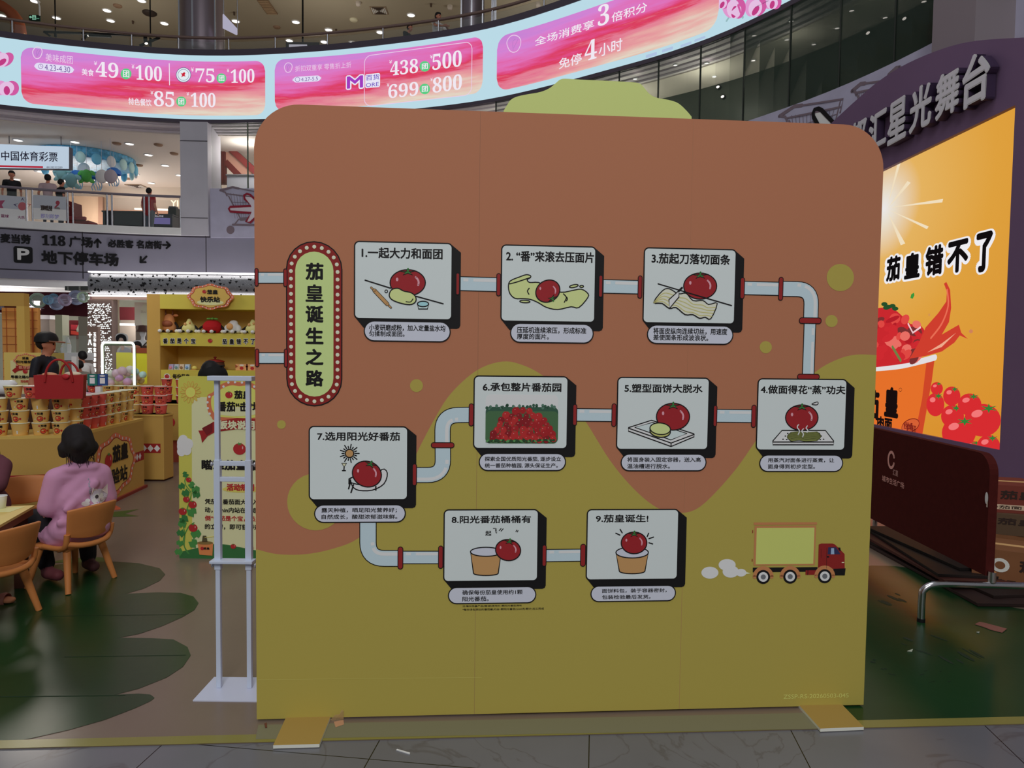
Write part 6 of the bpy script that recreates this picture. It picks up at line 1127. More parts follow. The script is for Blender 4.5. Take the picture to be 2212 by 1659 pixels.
for px, lab in ((409, 'cream pointed plush dumpling with brown spots beside the plush cow'), (546, 'cream pointed plush dumpling at the right end beside the plush egg')):
    plush('plush_dumpling', lab, px, [((0, 0, .08), .1, (0, 0, .19), .035, (1, .8, 1)), ((0, 0, .07), .105, (0, 0, .075), .105, (1.05, .8, .75))], LIMB(.085, .11), [('spot', lambda mb, c: mb.ell(c + V((-.03, -.07, .14)), (.02, .012, .022), D(170, 128, 84, .45))), ('spot', lambda mb, c: mb.ell(c + V((.035, -.06, .16)), (.016, .012, .018), D(170, 128, 84, .45)))], (206, 168, 112))
plush('plush_tomato', 'big round red plush tomato with green leaves in the upper niche', 459, [((-.03, 0, .1), .115, (.03, 0, .1), .115, (1, .85, .93))], LIMB(.13, .12), [('leaf', (lambda k: lambda mb, c: mb.ell(c + V((.05 * math.cos(k), .03 * math.sin(k), .225)), (.04, .022, .016), D(88, 138, 62, .45), 12, 6, Matrix.Rotation(k, 3, 'Z')))(k)) for k in (0, 1.25, 2.5, 3.8, 5)] + [('stalk', lambda mb, c: mb.tube([c + V((0, 0, .21)), c + V((.01, 0, .25))], .012, D(72, 116, 52, .45), 8))], (142, 28, 32))
plush('plush_egg', 'white ruffled plush fried egg with brown yolk right of the plush tomato', 503, [((0, 0, .08), .085, (0, 0, .1), .085, (1.2, .8, 1)), ((-.08, 0, .06), .05, (-.08, 0, .09), .05, (1, .9, 1)), ((.08, 0, .06), .055, (.08, 0, .09), .05, (1, .9, 1)), ((0, 0, .16), .05, (.03, 0, .16), .05, (1, .9, 1))], LIMB(.1, .07)[2:], [('yolk', lambda mb, c: mb.ell(c + V((-.02, -.07, .11)), (.052, .025, .05), D(188, 128, 80, .45), 18, 12))], (204, 200, 206))
# goods in the lower niche
for i, (x, m) in enumerate(((370, D(150, 140, 170, .5)), (382, D(150, 155, 165, .5)), (393, D(176, 160, 140, .5)), (405, D(150, 165, 185, .5)))):
    q = at_y(x, 800, 10.62); t = thing('trinket_pouch', 'small clear trinket pouch in the row at the left of the lower niche', 'pouch', V((q.x, 10.62, b2[1])), 'trinket pouches in the lower niche'); mb = MB(); mb.prism([V((q.x - .036, 10.6, b2[1])), V((q.x + .036, 10.6, b2[1])), V((q.x + .034, 10.62, b2[1] + .085)), V((q.x - .034, 10.62, b2[1] + .085))], V((0, .05, 0)), m); mb.build('pouch_body', t, .008); mb = MB(); mb.ell((q.x, 10.595, b2[1] + .035), (.022, .012, .022), [D(176, 110, 140), D(90, 120, 130), D(120, 90, 70), D(90, 120, 165)][i]); mb.build('trinket', t)
for px, lab in ((522, 'small tan printed snack box beside the black-haired person in the lower niche'), (545, 'small tan printed snack box at the right end of the lower niche')):
    q = at_y(px, 800, 10.62); t = thing('snack_box', lab, 'box', V((q.x, 10.68, b2[1]))); mb = MB(); mb.box((q.x, 10.68, b2[1] + .05), (.19, .12, .1), D(190, 128, 88, .45)); pl = Flat((q.x - .095, 10.619, b2[1]), (1, 0, 0), (0, 0, 1)); a = Art(pl, mb, .002); uvell(a, .095, .035, .03, .024, TOM2, 1); uvell(a, .095, .08, .035, .012, DIA, 1); a.raw([V((0, .04)), V((.04, .06)), V((.0, .09))], D(128, 60, 42, .45), 1); a.raw([V((.19, .04)), V((.15, .06)), V((.19, .09))], D(128, 60, 42, .45), 1); mb.build('carton', t, .004)
q = at_y(419, 800, 10.6); t = thing('bread_roll', 'small yellow bun-shaped trinket in the lower niche left of the black-haired person', 'trinket', V((q.x, 10.62, b2[1]))); mb = MB(); mb.ell((q.x, 10.62, b2[1] + .03), (.04, .035, .032), D(206, 160, 84, .45)); mb.build('bun', t); mb = MB(); mb.box((q.x, 10.62, b2[1] + .004), (.09, .08, .008), D(150, 110, 70)); mb.build('tray', t)
q = at_y(465, 800, 10.7); t = thing('clay_pot', 'clay pot with dark red lid in the lower niche behind the black-haired person', 'pot', V((q.x, 10.7, b2[1]))); mb = MB(); mb.lathe([(.001, 0), (.1, 0), (.14, .06), (.13, .12), (.12, .125)], (q.x, 10.7, b2[1]), D(72, 44, 36), 24); mb.build('pot_body', t); zl = at_y(465, 777, 10.7).z; mb = MB(); mb.lathe([(.135, .125), (.14, .135), (.08, zl - b2[1]), (.001, zl - b2[1] + .01)], (q.x, 10.7, b2[1]), D(118, 32, 28), 24); mb.build('pot_lid', t); mb = MB(); mb.lathe([(.012, 0), (.012, .02), (.024, .035), (.02, .045), (.001, .048)], (q.x, 10.7, zl), D(104, 26, 26), 16); mb.build('lid_knob', t)
# person whose dark hair shows above the poster
q = at_y(453, 795, 6.1); person('person with thick black hair standing behind the yellow poster board', V((q.x, 6.1, 0)), (.1, 1, 0), D(40, 40, 46, .5), D(40, 40, 46), 1.36)
hd = V((q.x, 6.1, 1.27))
hb = [o for o in bpy.data.objects if o.name.startswith('hair')][-1]
mb = MB(); mb.ell(hd + V((.02, .02, -.02)), (.125, .12, .11), D(12, 11, 12, .4, .8), 24, 16); mb.tube([hd + V((.07, 0, .06)), hd + V((.13, 0, .075))], .016, D(12, 11, 12, .4, .8), 8, r2=.003); mb.build('thick_hair', hb.parent)
# ---- balloon box with glowing frame
BX0, BX1 = at_y(221, 790, 10.2).x, at_y(290, 790, 10.2).x; bz1 = at_y(255, 740, 10.2).z; t = thing('balloon_box', 'clear box with glowing white frame full of pastel balls', 'display case', ((BX0 + BX1) / 2, 10.5, 0)); NE = E(248, 255, 240, 1.8)
mb = MB(); r_ = .05; ring = [(BX0, .55), (BX0, bz1 - r_)] + [(BX0 + r_ - r_ * math.cos(a_), bz1 - r_ + r_ * math.sin(a_)) for a_ in (.4, .8, 1.2, PI / 2)] + [(BX1 - r_ + r_ * math.sin(a_), bz1 - r_ + r_ * math.cos(a_)) for a_ in (0, .4, .8, 1.2, PI / 2)] + [(BX1, .55)]; mb.tube([V((x, 10.2, z)) for x, z in ring], .017, NE, 8); mb.build('glowing_frame', t)
mb = MB(); ringb = [(x * .985 + (BX0 + BX1) / 2 * .015, z - .03) for x, z in ring]; mb.tube([V((x, 10.23, z)) for x, z in ringb], .016, D(60, 70, 58), 8); mb.build('frame_edge', t)
mb = MB(); mb.box(((BX0 + SX0) / 2 - .02, 10.55, .46), (SX0 - BX0, .75, .92), YB); mb.build('base_cabinet', t); mb = MB(); mb.box(((BX0 + BX1) / 2, 10.21, (.92 + bz1) / 2), (BX1 - BX0 - .03, .008, bz1 - .96), GLASS(225, 235, 220, .95, .02, .4)); mb.build('front_pane', t)
PAS = [(206, 158, 216), (168, 206, 172), (226, 196, 150), (150, 190, 214), (222, 160, 160), (196, 206, 130), (170, 130, 196), (214, 190, 214), (150, 200, 180)]
rnd = random.Random(4); spots = []
for k in range(400):
    x, y = rnd.uniform(234, 310), rnd.uniform(796, 828); top = 797 + abs(x - 272) * .2
    if y < top or len(spots) >= 40: continue
    if all((x - u) ** 2 + (y - v) ** 2 > 72 for u, v in spots): spots.append((x, y))
for i, (x, y) in enumerate(spots): q = at_y(x, y, 10.34 + .12 * (i % 3)); r_ = rnd.uniform(.052, .07); mb = MB(); mb.ell(q, (r_, r_, r_), D(*PAS[i % 9], .5, .3, .5), 20, 14); o = mb.build('plastic_ball'); tag(o, 'pastel plastic ball in the heap inside the glowing balloon box', 'ball', 'pastel balls in the glowing box')
t = boxq('lime_backboard', 'lime yellow back board with brown top edge behind the pastel balls', 'panel', 252, 762, 318, 840, 10.98, .06, D(170, 174, 46, .45), 'board'); panel3('brown_edge', [(284, 762), (318, 763), (318, 752), (284, 751)], 10.97, .08, D(112, 56, 38, .45), t); panel3('board_seam', [(291, 838), (293, 838), (293, 762), (291, 762)], 10.97, .01, D(140, 130, 50, .45), t)
# ---- archway stall at far left, ribbon sign, man in cap
t = thing('archway_stall', 'yellow archway stall with orange wire grid panel at far left', 'stall', (-6.9, 9.2, 0)); Q = lambda x, y, Y=9.0: at_y(x, y, Y); A_, B_ = Q(-90, 630), Q(52, 662); mb = MB(); mb.box(((A_.x + B_.x) / 2, 9.05, (Q(20, 633).z + Q(20, 661).z) / 2), (B_.x - A_.x, .1, Q(20, 633).z - Q(20, 661).z), YB); mb.build('top_beam', t)
C_, D_ = Q(36, 700), Q(53, 700); mb = MB(); mb.box(((C_.x + D_.x) / 2, 9.05, Q(20, 661).z / 2), (D_.x - C_.x, .1, Q(20, 661).z), YB2); mb.build('right_post', t); mb = MB(); C2 = Q(6, 700, 9.4); mb.box(((C2.x + C_.x) / 2, 9.42, Q(20, 661).z / 2), (C_.x - C2.x + .02, .04, Q(20, 661).z), D(166, 120, 66, .45))
for k in range(16): z = .3 + k * .11; mb.bar((C2.x, 9.39, z), (C_.x, 9.39, z), .006, .006, D(120, 70, 44, .45))
for k in range(4): x = C2.x + (C_.x - C2.x) * (k + .5) / 4; mb.bar((x, 9.385, 0), (x, 9.385, 2), .02 if k == 3 else .006, .006, D(128, 66, 36, .45))
mb.build('grid_panel', t); mb = MB(); mb.box((A_.x - .05, 9.05, 1.0), (.2, .1, 2.0), YB); mb.build('left_post', t)
pl = Flat(at_y(8, 761, 8.6), (1, .02, 0), (0, 0, 1)); t = thing('ribbon_sign', 'yellow standing sign board with red ribbon and scalloped badge behind the capped man', 'sign', V((pl.O.x + .4, 8.62, 0))); a = Art(pl, step=.003); a.org(0, 0, 1); mb = a.mb; W_ = .72; mb.prism([pl.P(0, -pl.O.z), pl.P(W_, -pl.O.z), pl.P(W_, 0), pl.P(0, 0)][::1], V((0, .03, 0)), D(190, 156, 88, .45)); a.raw([V((.08, -1.0)), V((W_ - .02, -1.0)), V((W_ - .02, -.1)), V((.08, -.1))], CRM, 1)
c0 = a.c(57, 779); badge(a, c0.x, c0.y, .15, .085, 2); a.text('茄皇', 50, 776.5, 64, 771, KI, 6, .04); a.text('阳光番茄号', 37, 784.5, 78, 779, KI, 6, .04); a.poly([(27, 800), (36, 793), (34, 790), (80, 786), (80, 796), (40, 801), (33, 806)], MAR, 3); a.text('板块说明', 42, 797, 76, 790, D(206, 120, 100, .45), 5, .03); tomato_uv(a, a.c(56, 802).x, a.c(56, 802).y, .03, 5); a.text('寻番之路GO', 25, 817, 70, 811, KI, 5, .05); a.text('活动规则', 46, 826, 68, 821, TOM2, 5, .04); a.build('sign_board', t)
crate('small_kiosk', 'small orange-tan kiosk box at the far left edge behind the cups', 'box', (-6.32, 7.75, 0), (.9, .4, 1.25), 0, D(184, 130, 74, .45))
q = at_y(97, 770, 8.2); f_ = V((1, .12, 0)).normalized(); pr = person('man in black t-shirt and black cap looking right behind the cup stacks', V((q.x, 8.2, 0)), f_, D(22, 23, 30, .45), D(40, 42, 50), 1.62, shoe=D(60, 60, 64)); pr['label'] = 'person in black t-shirt and black cap looking right behind the cup stacks'
hc = V((q.x, 8.2, 0)) + f_ * .03 * .953 + V((0, 0, 1.585 * .953)); mb = MB(); mb.lathe([(.125, .0), (.122, .05), (.095, .1), (.04, .125), (.001, .128)], hc + V((-.01, 0, .03)), D(14, 13, 14, .4), 24); mb.build('cap_crown', pr); mb = MB(); mb.prism([hc + V(p) for p in ((.08, -.09, .035), (.17, -.075, .025), (.21, 0, .018), (.17, .075, .025), (.08, .09, .035))], V((0, 0, .012)), D(104, 70, 54, .45)); mb.build('cap_brim', pr)

# ================================================================ poster board, empty white poster stand
pl = Flat((-2.345, 4.87, .012), (1, -.012, 0), (0, 0, 1)); t = thing('poster_board', 'yellow activity poster board with cream panel standing behind the empty white stand', 'poster board', pl.O + V((.45, 0, 0))); PH = 1.285; PW = .98; mb = MB(); mb.prism([pl.P(*p) for p in ((0, 0), (PW, 0), (PW, PH), (.03, PH), (.01, PH - .01), (0, PH - .03))], V((0, .025, 0)), D(168, 164, 74, .5)); mb.build('board_panel', t)
CR2 = D(190, 190, 142, .5); a = Art(pl, step=.0008).org(380, 800, .26510); mb = a.mb; a.raw([V((.09, .03)), V((PW, .03)), V((PW, 1.14)), V((.16, 1.14)), V((.115, 1.125)), V((.095, 1.08))], CR2, 1)
for k in range(14): th = 2 * PI * k / 14; a.ell(120 + 62 * math.cos(th), 178 + 66 * math.sin(th), 24, 9, D(168, 164, 74, .5), 2, 14, th, D(180, 128, 62, .5), .003)
a.ell(120, 178, 42, 44, D(186, 184, 88, .5), 3, 24, 0, D(180, 128, 62, .5), .004)
for x, y, r in ((40, 620, 60), (60, 570, 45), (100, 600, 46), (20, 590, 50), (90, 650, 42), (30, 660, 40)): a.ell(max(x, 10 + r * .9), y, r * .9, r, D(182, 186, 206, .5), 2 + x * .005)
bd = [(455, 88), (520, 96), (590, 92), (650, 120), (690, 150), (760, 200), (770, 290), (720, 380), (640, 420), (340, 410), (290, 380), (262, 330), (252, 260), (262, 200), (300, 180), (345, 130), (400, 100)]
a.poly(bd, D(172, 96, 66, .5), 3, 4); cx_, cy_ = 505, 258; a.poly([(cx_ + (x - cx_) * .86, cy_ + (y - cy_) * .8) for x, y in bd], D(192, 184, 92, .5), 4, 4); a.ell(500, 335, 190, 38, CR2, 5); 
for i, (x, y) in enumerate(((275, 215), (260, 260), (262, 308), (278, 352), (345, 148), (390, 132), (430, 99), (484, 97), (540, 99), (598, 100), (640, 132))): a.ell(x, y, 10, 10, D(226, 206, 190, .5), 6, 12)
def tmt(x, y, r, z=6): c0 = a.c(x, y); r2 = (a.c(x + r, y) - c0).length; tomato_uv(a, c0.x, c0.y, r2, z)
tmt(434, 200, 30); a.text('茄皇', 477, 232, 614, 165, KI, 7, .05); a.text('番茄“击”地', 340, 335, 700, 258, KI, 7, .04); a.poly([(185, 490), (222, 488), (215, 470), (300, 425), (300, 420), (500, 388), (720, 400), (720, 490), (500, 478), (320, 502), (260, 535), (215, 590), (205, 535)], MAR, 6, 0); a.poly([(215, 470), (300, 425), (300, 500), (255, 530)], D(92, 22, 26, .45), 7); a.text('板块说明', 350, 480, 645, 410, D(222, 196, 150, .5), 8, .05); tmt(520, 640, 52)
a.text('瞄准茄皇错不了', 210, 810, 860, 735, KI, 4, .05); a.ell(540, 968, 160, 28, D(186, 168, 84, .5), 3); a.text('活动规则', 415, 980, 640, 925, TOM2, 5, .05)
for y, s_, m in ((1090, '凭茄皇番茄面大会入场券参与', KI), (1158, '动，3min内站在规定位置，将', KI), (1226, '倒“番茄是个宝，茄皇错不了”', TOM2), (1294, '的立牌，即可获得通关印章。', KI)): a.text(s_, 237, y, 860, y - 36, m, 4, .03)
a.poly([(30, 1535), (30, 1480), (200, 1440), (330, 1410), (420, 1420), (700, 1475), (860, 1480), (860, 1535)], D(44, 92, 50, .5), 4, 0); STM = D(64, 120, 58, .5)
a.line([(100, 1490), (70, 1430), (75, 1330), (60, 1230), (105, 1090), (125, 1000), (85, 940), (75, 890), (105, 850)], .006, STM, 5, 4); a.line([(110, 1495), (60, 1400), (100, 1280), (150, 1240)], .006, STM, 5, 4)
def leaf(x, y, s_, rot, m): a.poly([(x + s_ * (px * math.cos(rot) - py * math.sin(rot)), y + s_ * (px * math.sin(rot) + py * math.cos(rot))) for px, py in ((0, 0), (.3, -.5), (.55, -.25), (.75, -.4), (1, 0), (.75, .4), (.55, .25), (.3, .5))], m, 6, 0)
for x, y, s_, r_ in ((85, 870, 50, -1.9), (75, 930, 60, 2.7), (120, 960, 60, -1.2), (130, 990, 75, -.5), (135, 1000, 70, .3), (115, 990, 70, 2.9), (100, 1180, 85, -.7), (95, 1185, 80, 2.4), (90, 1240, 75, 2.9), (120, 1330, 90, 0), (75, 1330, 70, 3.3), (60, 1420, 60, 3.6), (120, 1440, 80, -.9), (60, 1480, 70, 3.2)): leaf(x, y, s_, r_, D(46, 100, 52, .5) if x % 2 else D(60, 116, 58, .5))
for x, y, r_ in ((107, 890, 22), (88, 1050, 27), (138, 1092, 34), (58, 1148, 33), (143, 1282, 36), (470, 1432, 22), (600, 1445, 34)): tmt(x, y, r_, 8)
a.poly([(178, 1400), (195, 1500), (300, 1508), (306, 1410)], D(196, 112, 66, .5), 8); a.ell(242, 1404, 64, 14, D(112, 92, 52, .5), 9); a.poly([(215, 1398), (222, 1345), (250, 1345), (262, 1398)], D(72, 66, 44, .5), 9); a.line([(240, 1360), (310, 1352)], .004, D(180, 170, 90, .5), 10); a.text('茄皇', 228, 1458, 278, 1440, KI, 10, .06); c0 = a.c(218, 1449); uvell(a, c0.x, c0.y, .012, .012, TOM2, 10); mb.build('printed_sheet', t)
mb = MB()
for u in (.12, .8): mb.bar(pl.P(u, .9, -.03), pl.P(u, .0, -.35), .025, .015, D(150, 120, 80))
mb.build('rear_strut', t)
WST2 = D(158, 166, 188, .5, .35, .4); YS = 2.99; t = thing('poster_stand', 'empty white metal poster stand on a flat base plate left of the orange board', 'stand', (-1.15, YS, 0)); mb = MB(); mb.prism([V((-1.335, 2.872, .0015)), V((-.955, 2.872, .0015)), V((-.955, 3.085, .0015)), V((-1.335, 3.085, .0015))], V((0, 0, .006)), D(160, 164, 188, .5, .35, .4)); mb.build('base_plate', t, .002); mb = MB(); mb.box((-1.145, 2.98, .0015), (.37, .2, .003), BLACK); mb.build('rubber_pad', t)
pz = lambda x, y: at_y(x, y, YS); XL, XR = pz(474, 1495).x, pz(540, 1500).x
zb = .008; z1 = pz(460, 1222).z; z2 = pz(490, 822).z
for x in (XL, XR):
    mb = MB(); mb.box((x, YS, (zb + z1 + .03) / 2), (.02, .02, z1 + .03 - zb), WST2); mb.build('lower_post', t, .002); mb = MB(); zs = pz(460, 1000).z; mb.box((x, YS - .0005, (z1 + zs) / 2), (.027, .025, zs - z1 + .03), WST2); mb.build('outer_sleeve', t, .002); mb = MB(); mb.box((x, YS, (zs + z2) / 2), (.02, .02, z2 - zs + .02), WST2); mb.build('upper_post', t, .002)
for y, w, h, d_, nm in ((817, .19, .02, .05, 'top_clamp_bar'), (1210.5, .185, .012, .05, 'lower_tray'), (1001, XR - XL, .02, .02, 'cross_bar'), (1035, XR - XL, .02, .02, 'cross_bar')): mb = MB(); mb.box(((XL + XR) / 2, YS - (.012 if 'bar' not in nm or 'top' in nm else 0), pz(500, y).z), (w, d_, h), WST2); mb.build(nm, t, .002)
for x, dx in ((XL, -1), (XR, 1)):
    for y in (1221, 1003): mb = MB(); c = pz(500, y); mb.tube([(x, YS, c.z), (x + dx * .022, YS, c.z)], .004, STEEL, 8); mb.ell((x + dx * .026, YS, c.z), (.006, .009, .011), D(150, 150, 155, .5, .3, .5, .6)); mb.build('thumb_screw', t)

# ================================================================ children's table, chairs, seated people
CHM = D(150, 94, 50, .46, .5, .35, 0, .05, 4)
def make_chair(label):
    t = thing('child_chair', label, 'chair', (0, 0, 0))
    mb = MB(); n = 8; pts = []
    for j in range(7):
        y = -.13 + .28 * j / 6
        for i in range(9): x = -.145 + .29 * i / 8; pts.append(V((x, y, .272 - .014 * (1 - (i - 4) ** 2 / 16) * (1 - ((j - 3) / 3) ** 2))))
    mb.add(pts, [(j * 9 + i, j * 9 + i + 1, (j + 1) * 9 + i + 1, (j + 1) * 9 + i) for j in range(6) for i in range(8)], CHM, True); o = mb.build('seat', t, base=1); sd = o.modifiers.new('thickness', 'SOLIDIFY'); sd.thickness = .022; sd.offset = -1
    for sx in (-1, 1):
        for sy, fy in ((1, .16), (-1, -.165)): mb = MB(); mb.tube([(sx * .12, sy * .105, .255), (sx * .168, fy, 0.002)], .023, CHM, 12, r2=.016); mb.build('leg', t, base=1)
        mb = MB(); mb.tube([V(p) for p in catmull([(sx * .135, .06, .265), (sx * .15, -.06, .265), (sx * .158, -.135, .285), (sx * .162, -.155, .36)], 5, False)], .016, CHM, 10); mb.build('side_frame', t, base=1)
    mb = MB(); pts = []
    for j in range(7):
        z = .345 + .165 * j / 6
        for i in range(13):
            s_ = -1 + i / 6; bow = .05 * (1 - s_ * s_); low = .028 * (1 - s_ * s_) if j == 0 else 0; pts.append(V((s_ * (.155 + .02 * j / 6), -.14 - bow - .035 * j / 6, z - low + (.012 * (1 - s_ * s_) if j == 6 else 0))))
    mb.add(pts, [(j * 13 + i, j * 13 + i + 1, (j + 1) * 13 + i + 1, (j + 1) * 13 + i) for j in range(6) for i in range(12)], CHM, True); o = mb.build('backrest', t, base=1); sd = o.modifiers.new('thickness', 'SOLIDIFY'); sd.thickness = .02; sd.offset = 0; b = o.modifiers.new('edge', 'BEVEL'); b.width = .006; b.segments = 2; b.limit_method = 'ANGLE'
    mb = MB(); mb.tube([V(p) for p in catmull([(-.155, -.14, .3), (-.09, -.185, .283), (0, -.2, .278), (.09, -.185, .283), (.155, -.14, .3)], 5, False)], .017, CHM, 10); mb.build('lower_rail', t, base=1); return t
fwd = V((-.96, .28, 0)); rz = math.atan2(-fwd.x, fwd.y)
ch = make_chair('orange child chair occupied by the person in the pink t-shirt'); cpos = V((-2.765, 4.32, .0038)); ch.location = cpos; ch.rotation_euler = (0, 0, rz)
dup(ch, (-2.86, 3.74, .0038), rz + .03, 'orange child chair in the near left corner, tucked at the table'); dup(ch, (-3.5, 4.98, .0038), rz + 2.6, 'orange child chair behind the table, half hidden by the seated person at the left edge')
pf = V((-.74, .67, 0)).normalized(); M_ = Matrix.Translation(cpos + V((.055, .0, 0))) @ Matrix.Rotation(math.atan2(-pf.x, pf.y), 4, 'Z'); PINK = D(166, 120, 148, .55, .8, .15); PANT = D(20, 18, 22, .4, .8); SK2 = D(126, 80, 66, .4)
t = thing('person', 'person in pink t-shirt with cat print seated on an orange child chair, seen from behind', 'person', cpos)
tee = [((-.04, -.0, .36), .135, (.04, -.0, .36), .135, PINK, (1.0, .92, .78)), ((0, .0, .38), .14, (0, .0, .55), .14, PINK, (1.02, .82, 1)), ((-.03, .0, .55), .13, (.03, .0, .62), .13, PINK, (1.02, .8, 1)), ((-.11, -.005, .69), .064, (.11, -.005, .69), .064, PINK), ((-.12, 0, .68), .068, (-.158, .01, .51), .066, PINK), ((.12, 0, .68), .068, (.16, .02, .52), .066, PINK), ((-.08, .05, .32), .115, (-.1, .12, .31), .095, PINK, (1, 1, .8)), ((.08, .05, .32), .115, (.1, .1, .31), .095, PINK, (1, 1, .8)), ((-.03, -.1, .56), .03, (.1, -.105, .47), .03, PINK, (1, .7, 1)), ((.06, -.1, .64), .028, (-.09, -.1, .5), .026, PINK, (1, .7, 1)), ((-.12, -.08, .42), .03, (.06, -.11, .4), .028, PINK, (1, .7, 1)), ((-.04, -.02, .735), .06, (.04, -.02, .735), .06, PINK, (1.2, 1, .6)),
       ((0, .0, .74), .052, (0, .015, .83), .05, SK2), ((-.158, .03, .49), .038, (-.12, .21, .44), .033, SK2), ((.16, .04, .5), .038, (.12, .22, .45), .033, SK2),
       ((-.1, .12, .33), .088, (-.15, .36, .37), .07, PANT), ((.1, .12, .33), .088, (.14, .36, .37), .07, PANT), ((-.15, .37, .37), .068, (-.12, .25, .1), .05, PANT), ((.14, .37, .37), .068, (.12, .25, .1), .05, PANT),
       ((-.12, .22, .045), .04, (-.1, .08, .055), .036, D(92, 46, 52, .4)), ((.12, .26, .045), .04, (.12, .14, .05), .036, D(60, 34, 36, .4))]
tee += head((0, .03, .885), (0, 1, 0), .96, SK2) + hand((-.12, .21, .44), (.3, 1, -.1), (1, -.3, 0), SK2) + hand((.12, .22, .45), (-.3, 1, -.1), (-1, -.3, 0), SK2)
body = blob('body', tee, .0095, t, 6, M_); HB = D(20, 16, 17, .4, .75)
hb = blob('hair', [((0, .01, .925), .088, (0, -.012, .885), .092, HB), ((0, -.045, .86), .075, (0, -.035, .82), .058, HB), ((-.03, -.095, .885), .042, (-.02, -.09, .895), .042, HB), ((.06, -.02, .86), .05, (.07, .01, .83), .035, HB), ((-.07, -.0, .86), .045, (-.075, .015, .83), .03, HB)], .008, t, 3, M_)
for k in range(16):
    a_ = -1.2 + 2.4 * k / 15; p0 = V((.08 * math.sin(a_), -.07 * math.cos(a_), .845)); mb = MB(); mb.tube([M_ @ p for p in (p0, p0 * 1.0 + V((.012 * math.sin(k * 2.1), -.012, -.04)), p0 + V((.02 * math.sin(k * 1.7), -.008, -.085 - .02 * math.sin(k * 3))))], .004, HB, 5, r2=.001); o = mb.build('loose_strand', t)
    if k > 9: pass
# cat print wrapped on the back of the t-shirt
bv = BVHTree.FromPolygons([v.co.copy() for v in body.data.vertices], [list(p.vertices) for p in body.data.polygons])
class Wrap(Flat):
    def P(s, u, v, off=0):
        p = s.O + s.U * u + s.W * v; h = bv.ray_cast(p + s.N * .3, -s.N); return (h[0] + s.N * (.0015 + off)) if h[0] is not None else p
wp = M_ @ V((0, -.165, 0)); toC = V((-wp.x, -wp.y, 0)).normalized(); wr = Wrap(V((wp.x, wp.y, .5)), V((-toC.y, toC.x, 0)), (0, 0, 1)); a = Art(wr, step=.0006).org(11, 950, .23510); GRY = D(150, 146, 158, .4); TAB = D(168, 150, 150, .4); DK = D(52, 46, 50, .4)
def soft(pts, m, z):                       # small fan so the print follows the cloth
    uv = [a.c(*p) for p in pts]; c_ = sum((V(p) for p in uv), V((0, 0))) / len(uv); r1 = [c_.lerp(p, .5) for p in uv]; n = len(uv); vs_ = [wr.P(p.x, p.y, z * a.step) for p in [c_] + r1 + uv]
    a.mb.add(vs_, [(0, 1 + i, 1 + (i + 1) % n) for i in range(n)] + [(1 + i, 1 + n + i, 1 + n + (i + 1) % n, 1 + (i + 1) % n) for i in range(n)], m)
def el(x, y, rx, ry, m, z): soft([(x - 60 + rx * math.cos(2 * PI * i / 20), y - ry * math.sin(2 * PI * i / 20)) for i in range(20)], m, z)
el(925, 545, 82, 70, GRY, 1); soft([(790, 540), (808, 445), (865, 490)][::-1], TAB, 1.2); soft([(890, 490), (948, 437), (950, 540)][::-1], TAB, 1.2); el(925, 565, 68, 48, D(190, 182, 190, .4), 2); el(800, 600, 40, 24, D(190, 186, 196, .4), 2); el(820, 572, 24, 18, D(190, 186, 196, .4), 2.2); el(900, 625, 60, 24, D(190, 186, 196, .4), 2); el(905, 545, 17, 17, DK, 3); el(942, 575, 7, 4, D(130, 80, 90, .4), 3)
for p in ([(905, 545), (925, 537), (938, 545)], [(865, 590), (875, 598), (882, 582), (892, 598), (902, 588)]): a.line(p, .0022, DK, 4, 3)
for k in range(9): el(852 - 3 * k + 6 * math.sin(k * 2), 540 - k * 20, 15 - k * 1.2, 9, D(110, 104, 116, .4), 1.5 + .1 * k)
a.mb.build('cat_print', t)
# table, cup and leaflets
TC = V((-2.98, 4.31, 0)); tx = V((-.96, -.28, 0)); ty = V((.28, -.96, 0)); TW = D(176, 136, 76, .38, .5, .3, 0, .08, 3); t = thing('child_table', 'low tan child table with dark edge and legs at the left edge', 'table', TC + tx * .6 + ty * .35); q4 = [TC, TC + tx * 1.2, TC + tx * 1.2 + ty * .62, TC + ty * .62]; mb = MB(); mb.prism([p + V((0, 0, .485)) for p in q4], V((0, 0, .015)), TW); mb.build('tabletop', t); mb = MB(); mb.prism([p + V((0, 0, .44)) + (tx * .01 if i in (0, 3) else -tx * .01) for i, p in enumerate(q4)], V((0, 0, .045)), D(96, 58, 36, .38)); mb.build('apron', t)
for i, j in ((.06, .06), (1.14, .06), (1.14, .56), (.32, .5)): p = TC + tx * i + ty * j; mb = MB(); mb.box((p.x, p.y, .222), (.06, .06, .436), D(62, 36, 26, .4), .28); mb.build('leg', t)
p = TC + tx * .16 + ty * .1; mb = MB(); mb.prism([V((p.x, p.y, .5004)) + tx * x + ty * y for x, y in ((-.12, -.06), (.1, -.07), (.12, .05), (-.09, .08))], V((0, 0, .001)), D(190, 158, 110, .4)); tag(mb.build('leaflet'), 'crumpled tan leaflet lying on the corner of the child table', 'leaflet')
q = at_z(1, 1098, .5); t = thing('paper_cup', 'white paper cup on the child table at the left edge of the picture', 'cup', V((q.x, q.y, .5))); mb = MB(); mb.lathe([(.001, .001), (.026, 0), (.036, .075)], (q.x, q.y, .5), D(196, 192, 184, .4), 20); mb.build('cup_wall', t); mb = MB(); mb.lathe([(.036, .073), (.038, .076), (.036, .079), (.034, .076)], (q.x, q.y, .5), D(206, 202, 196, .4), 20); mb.build('rolled_rim', t)
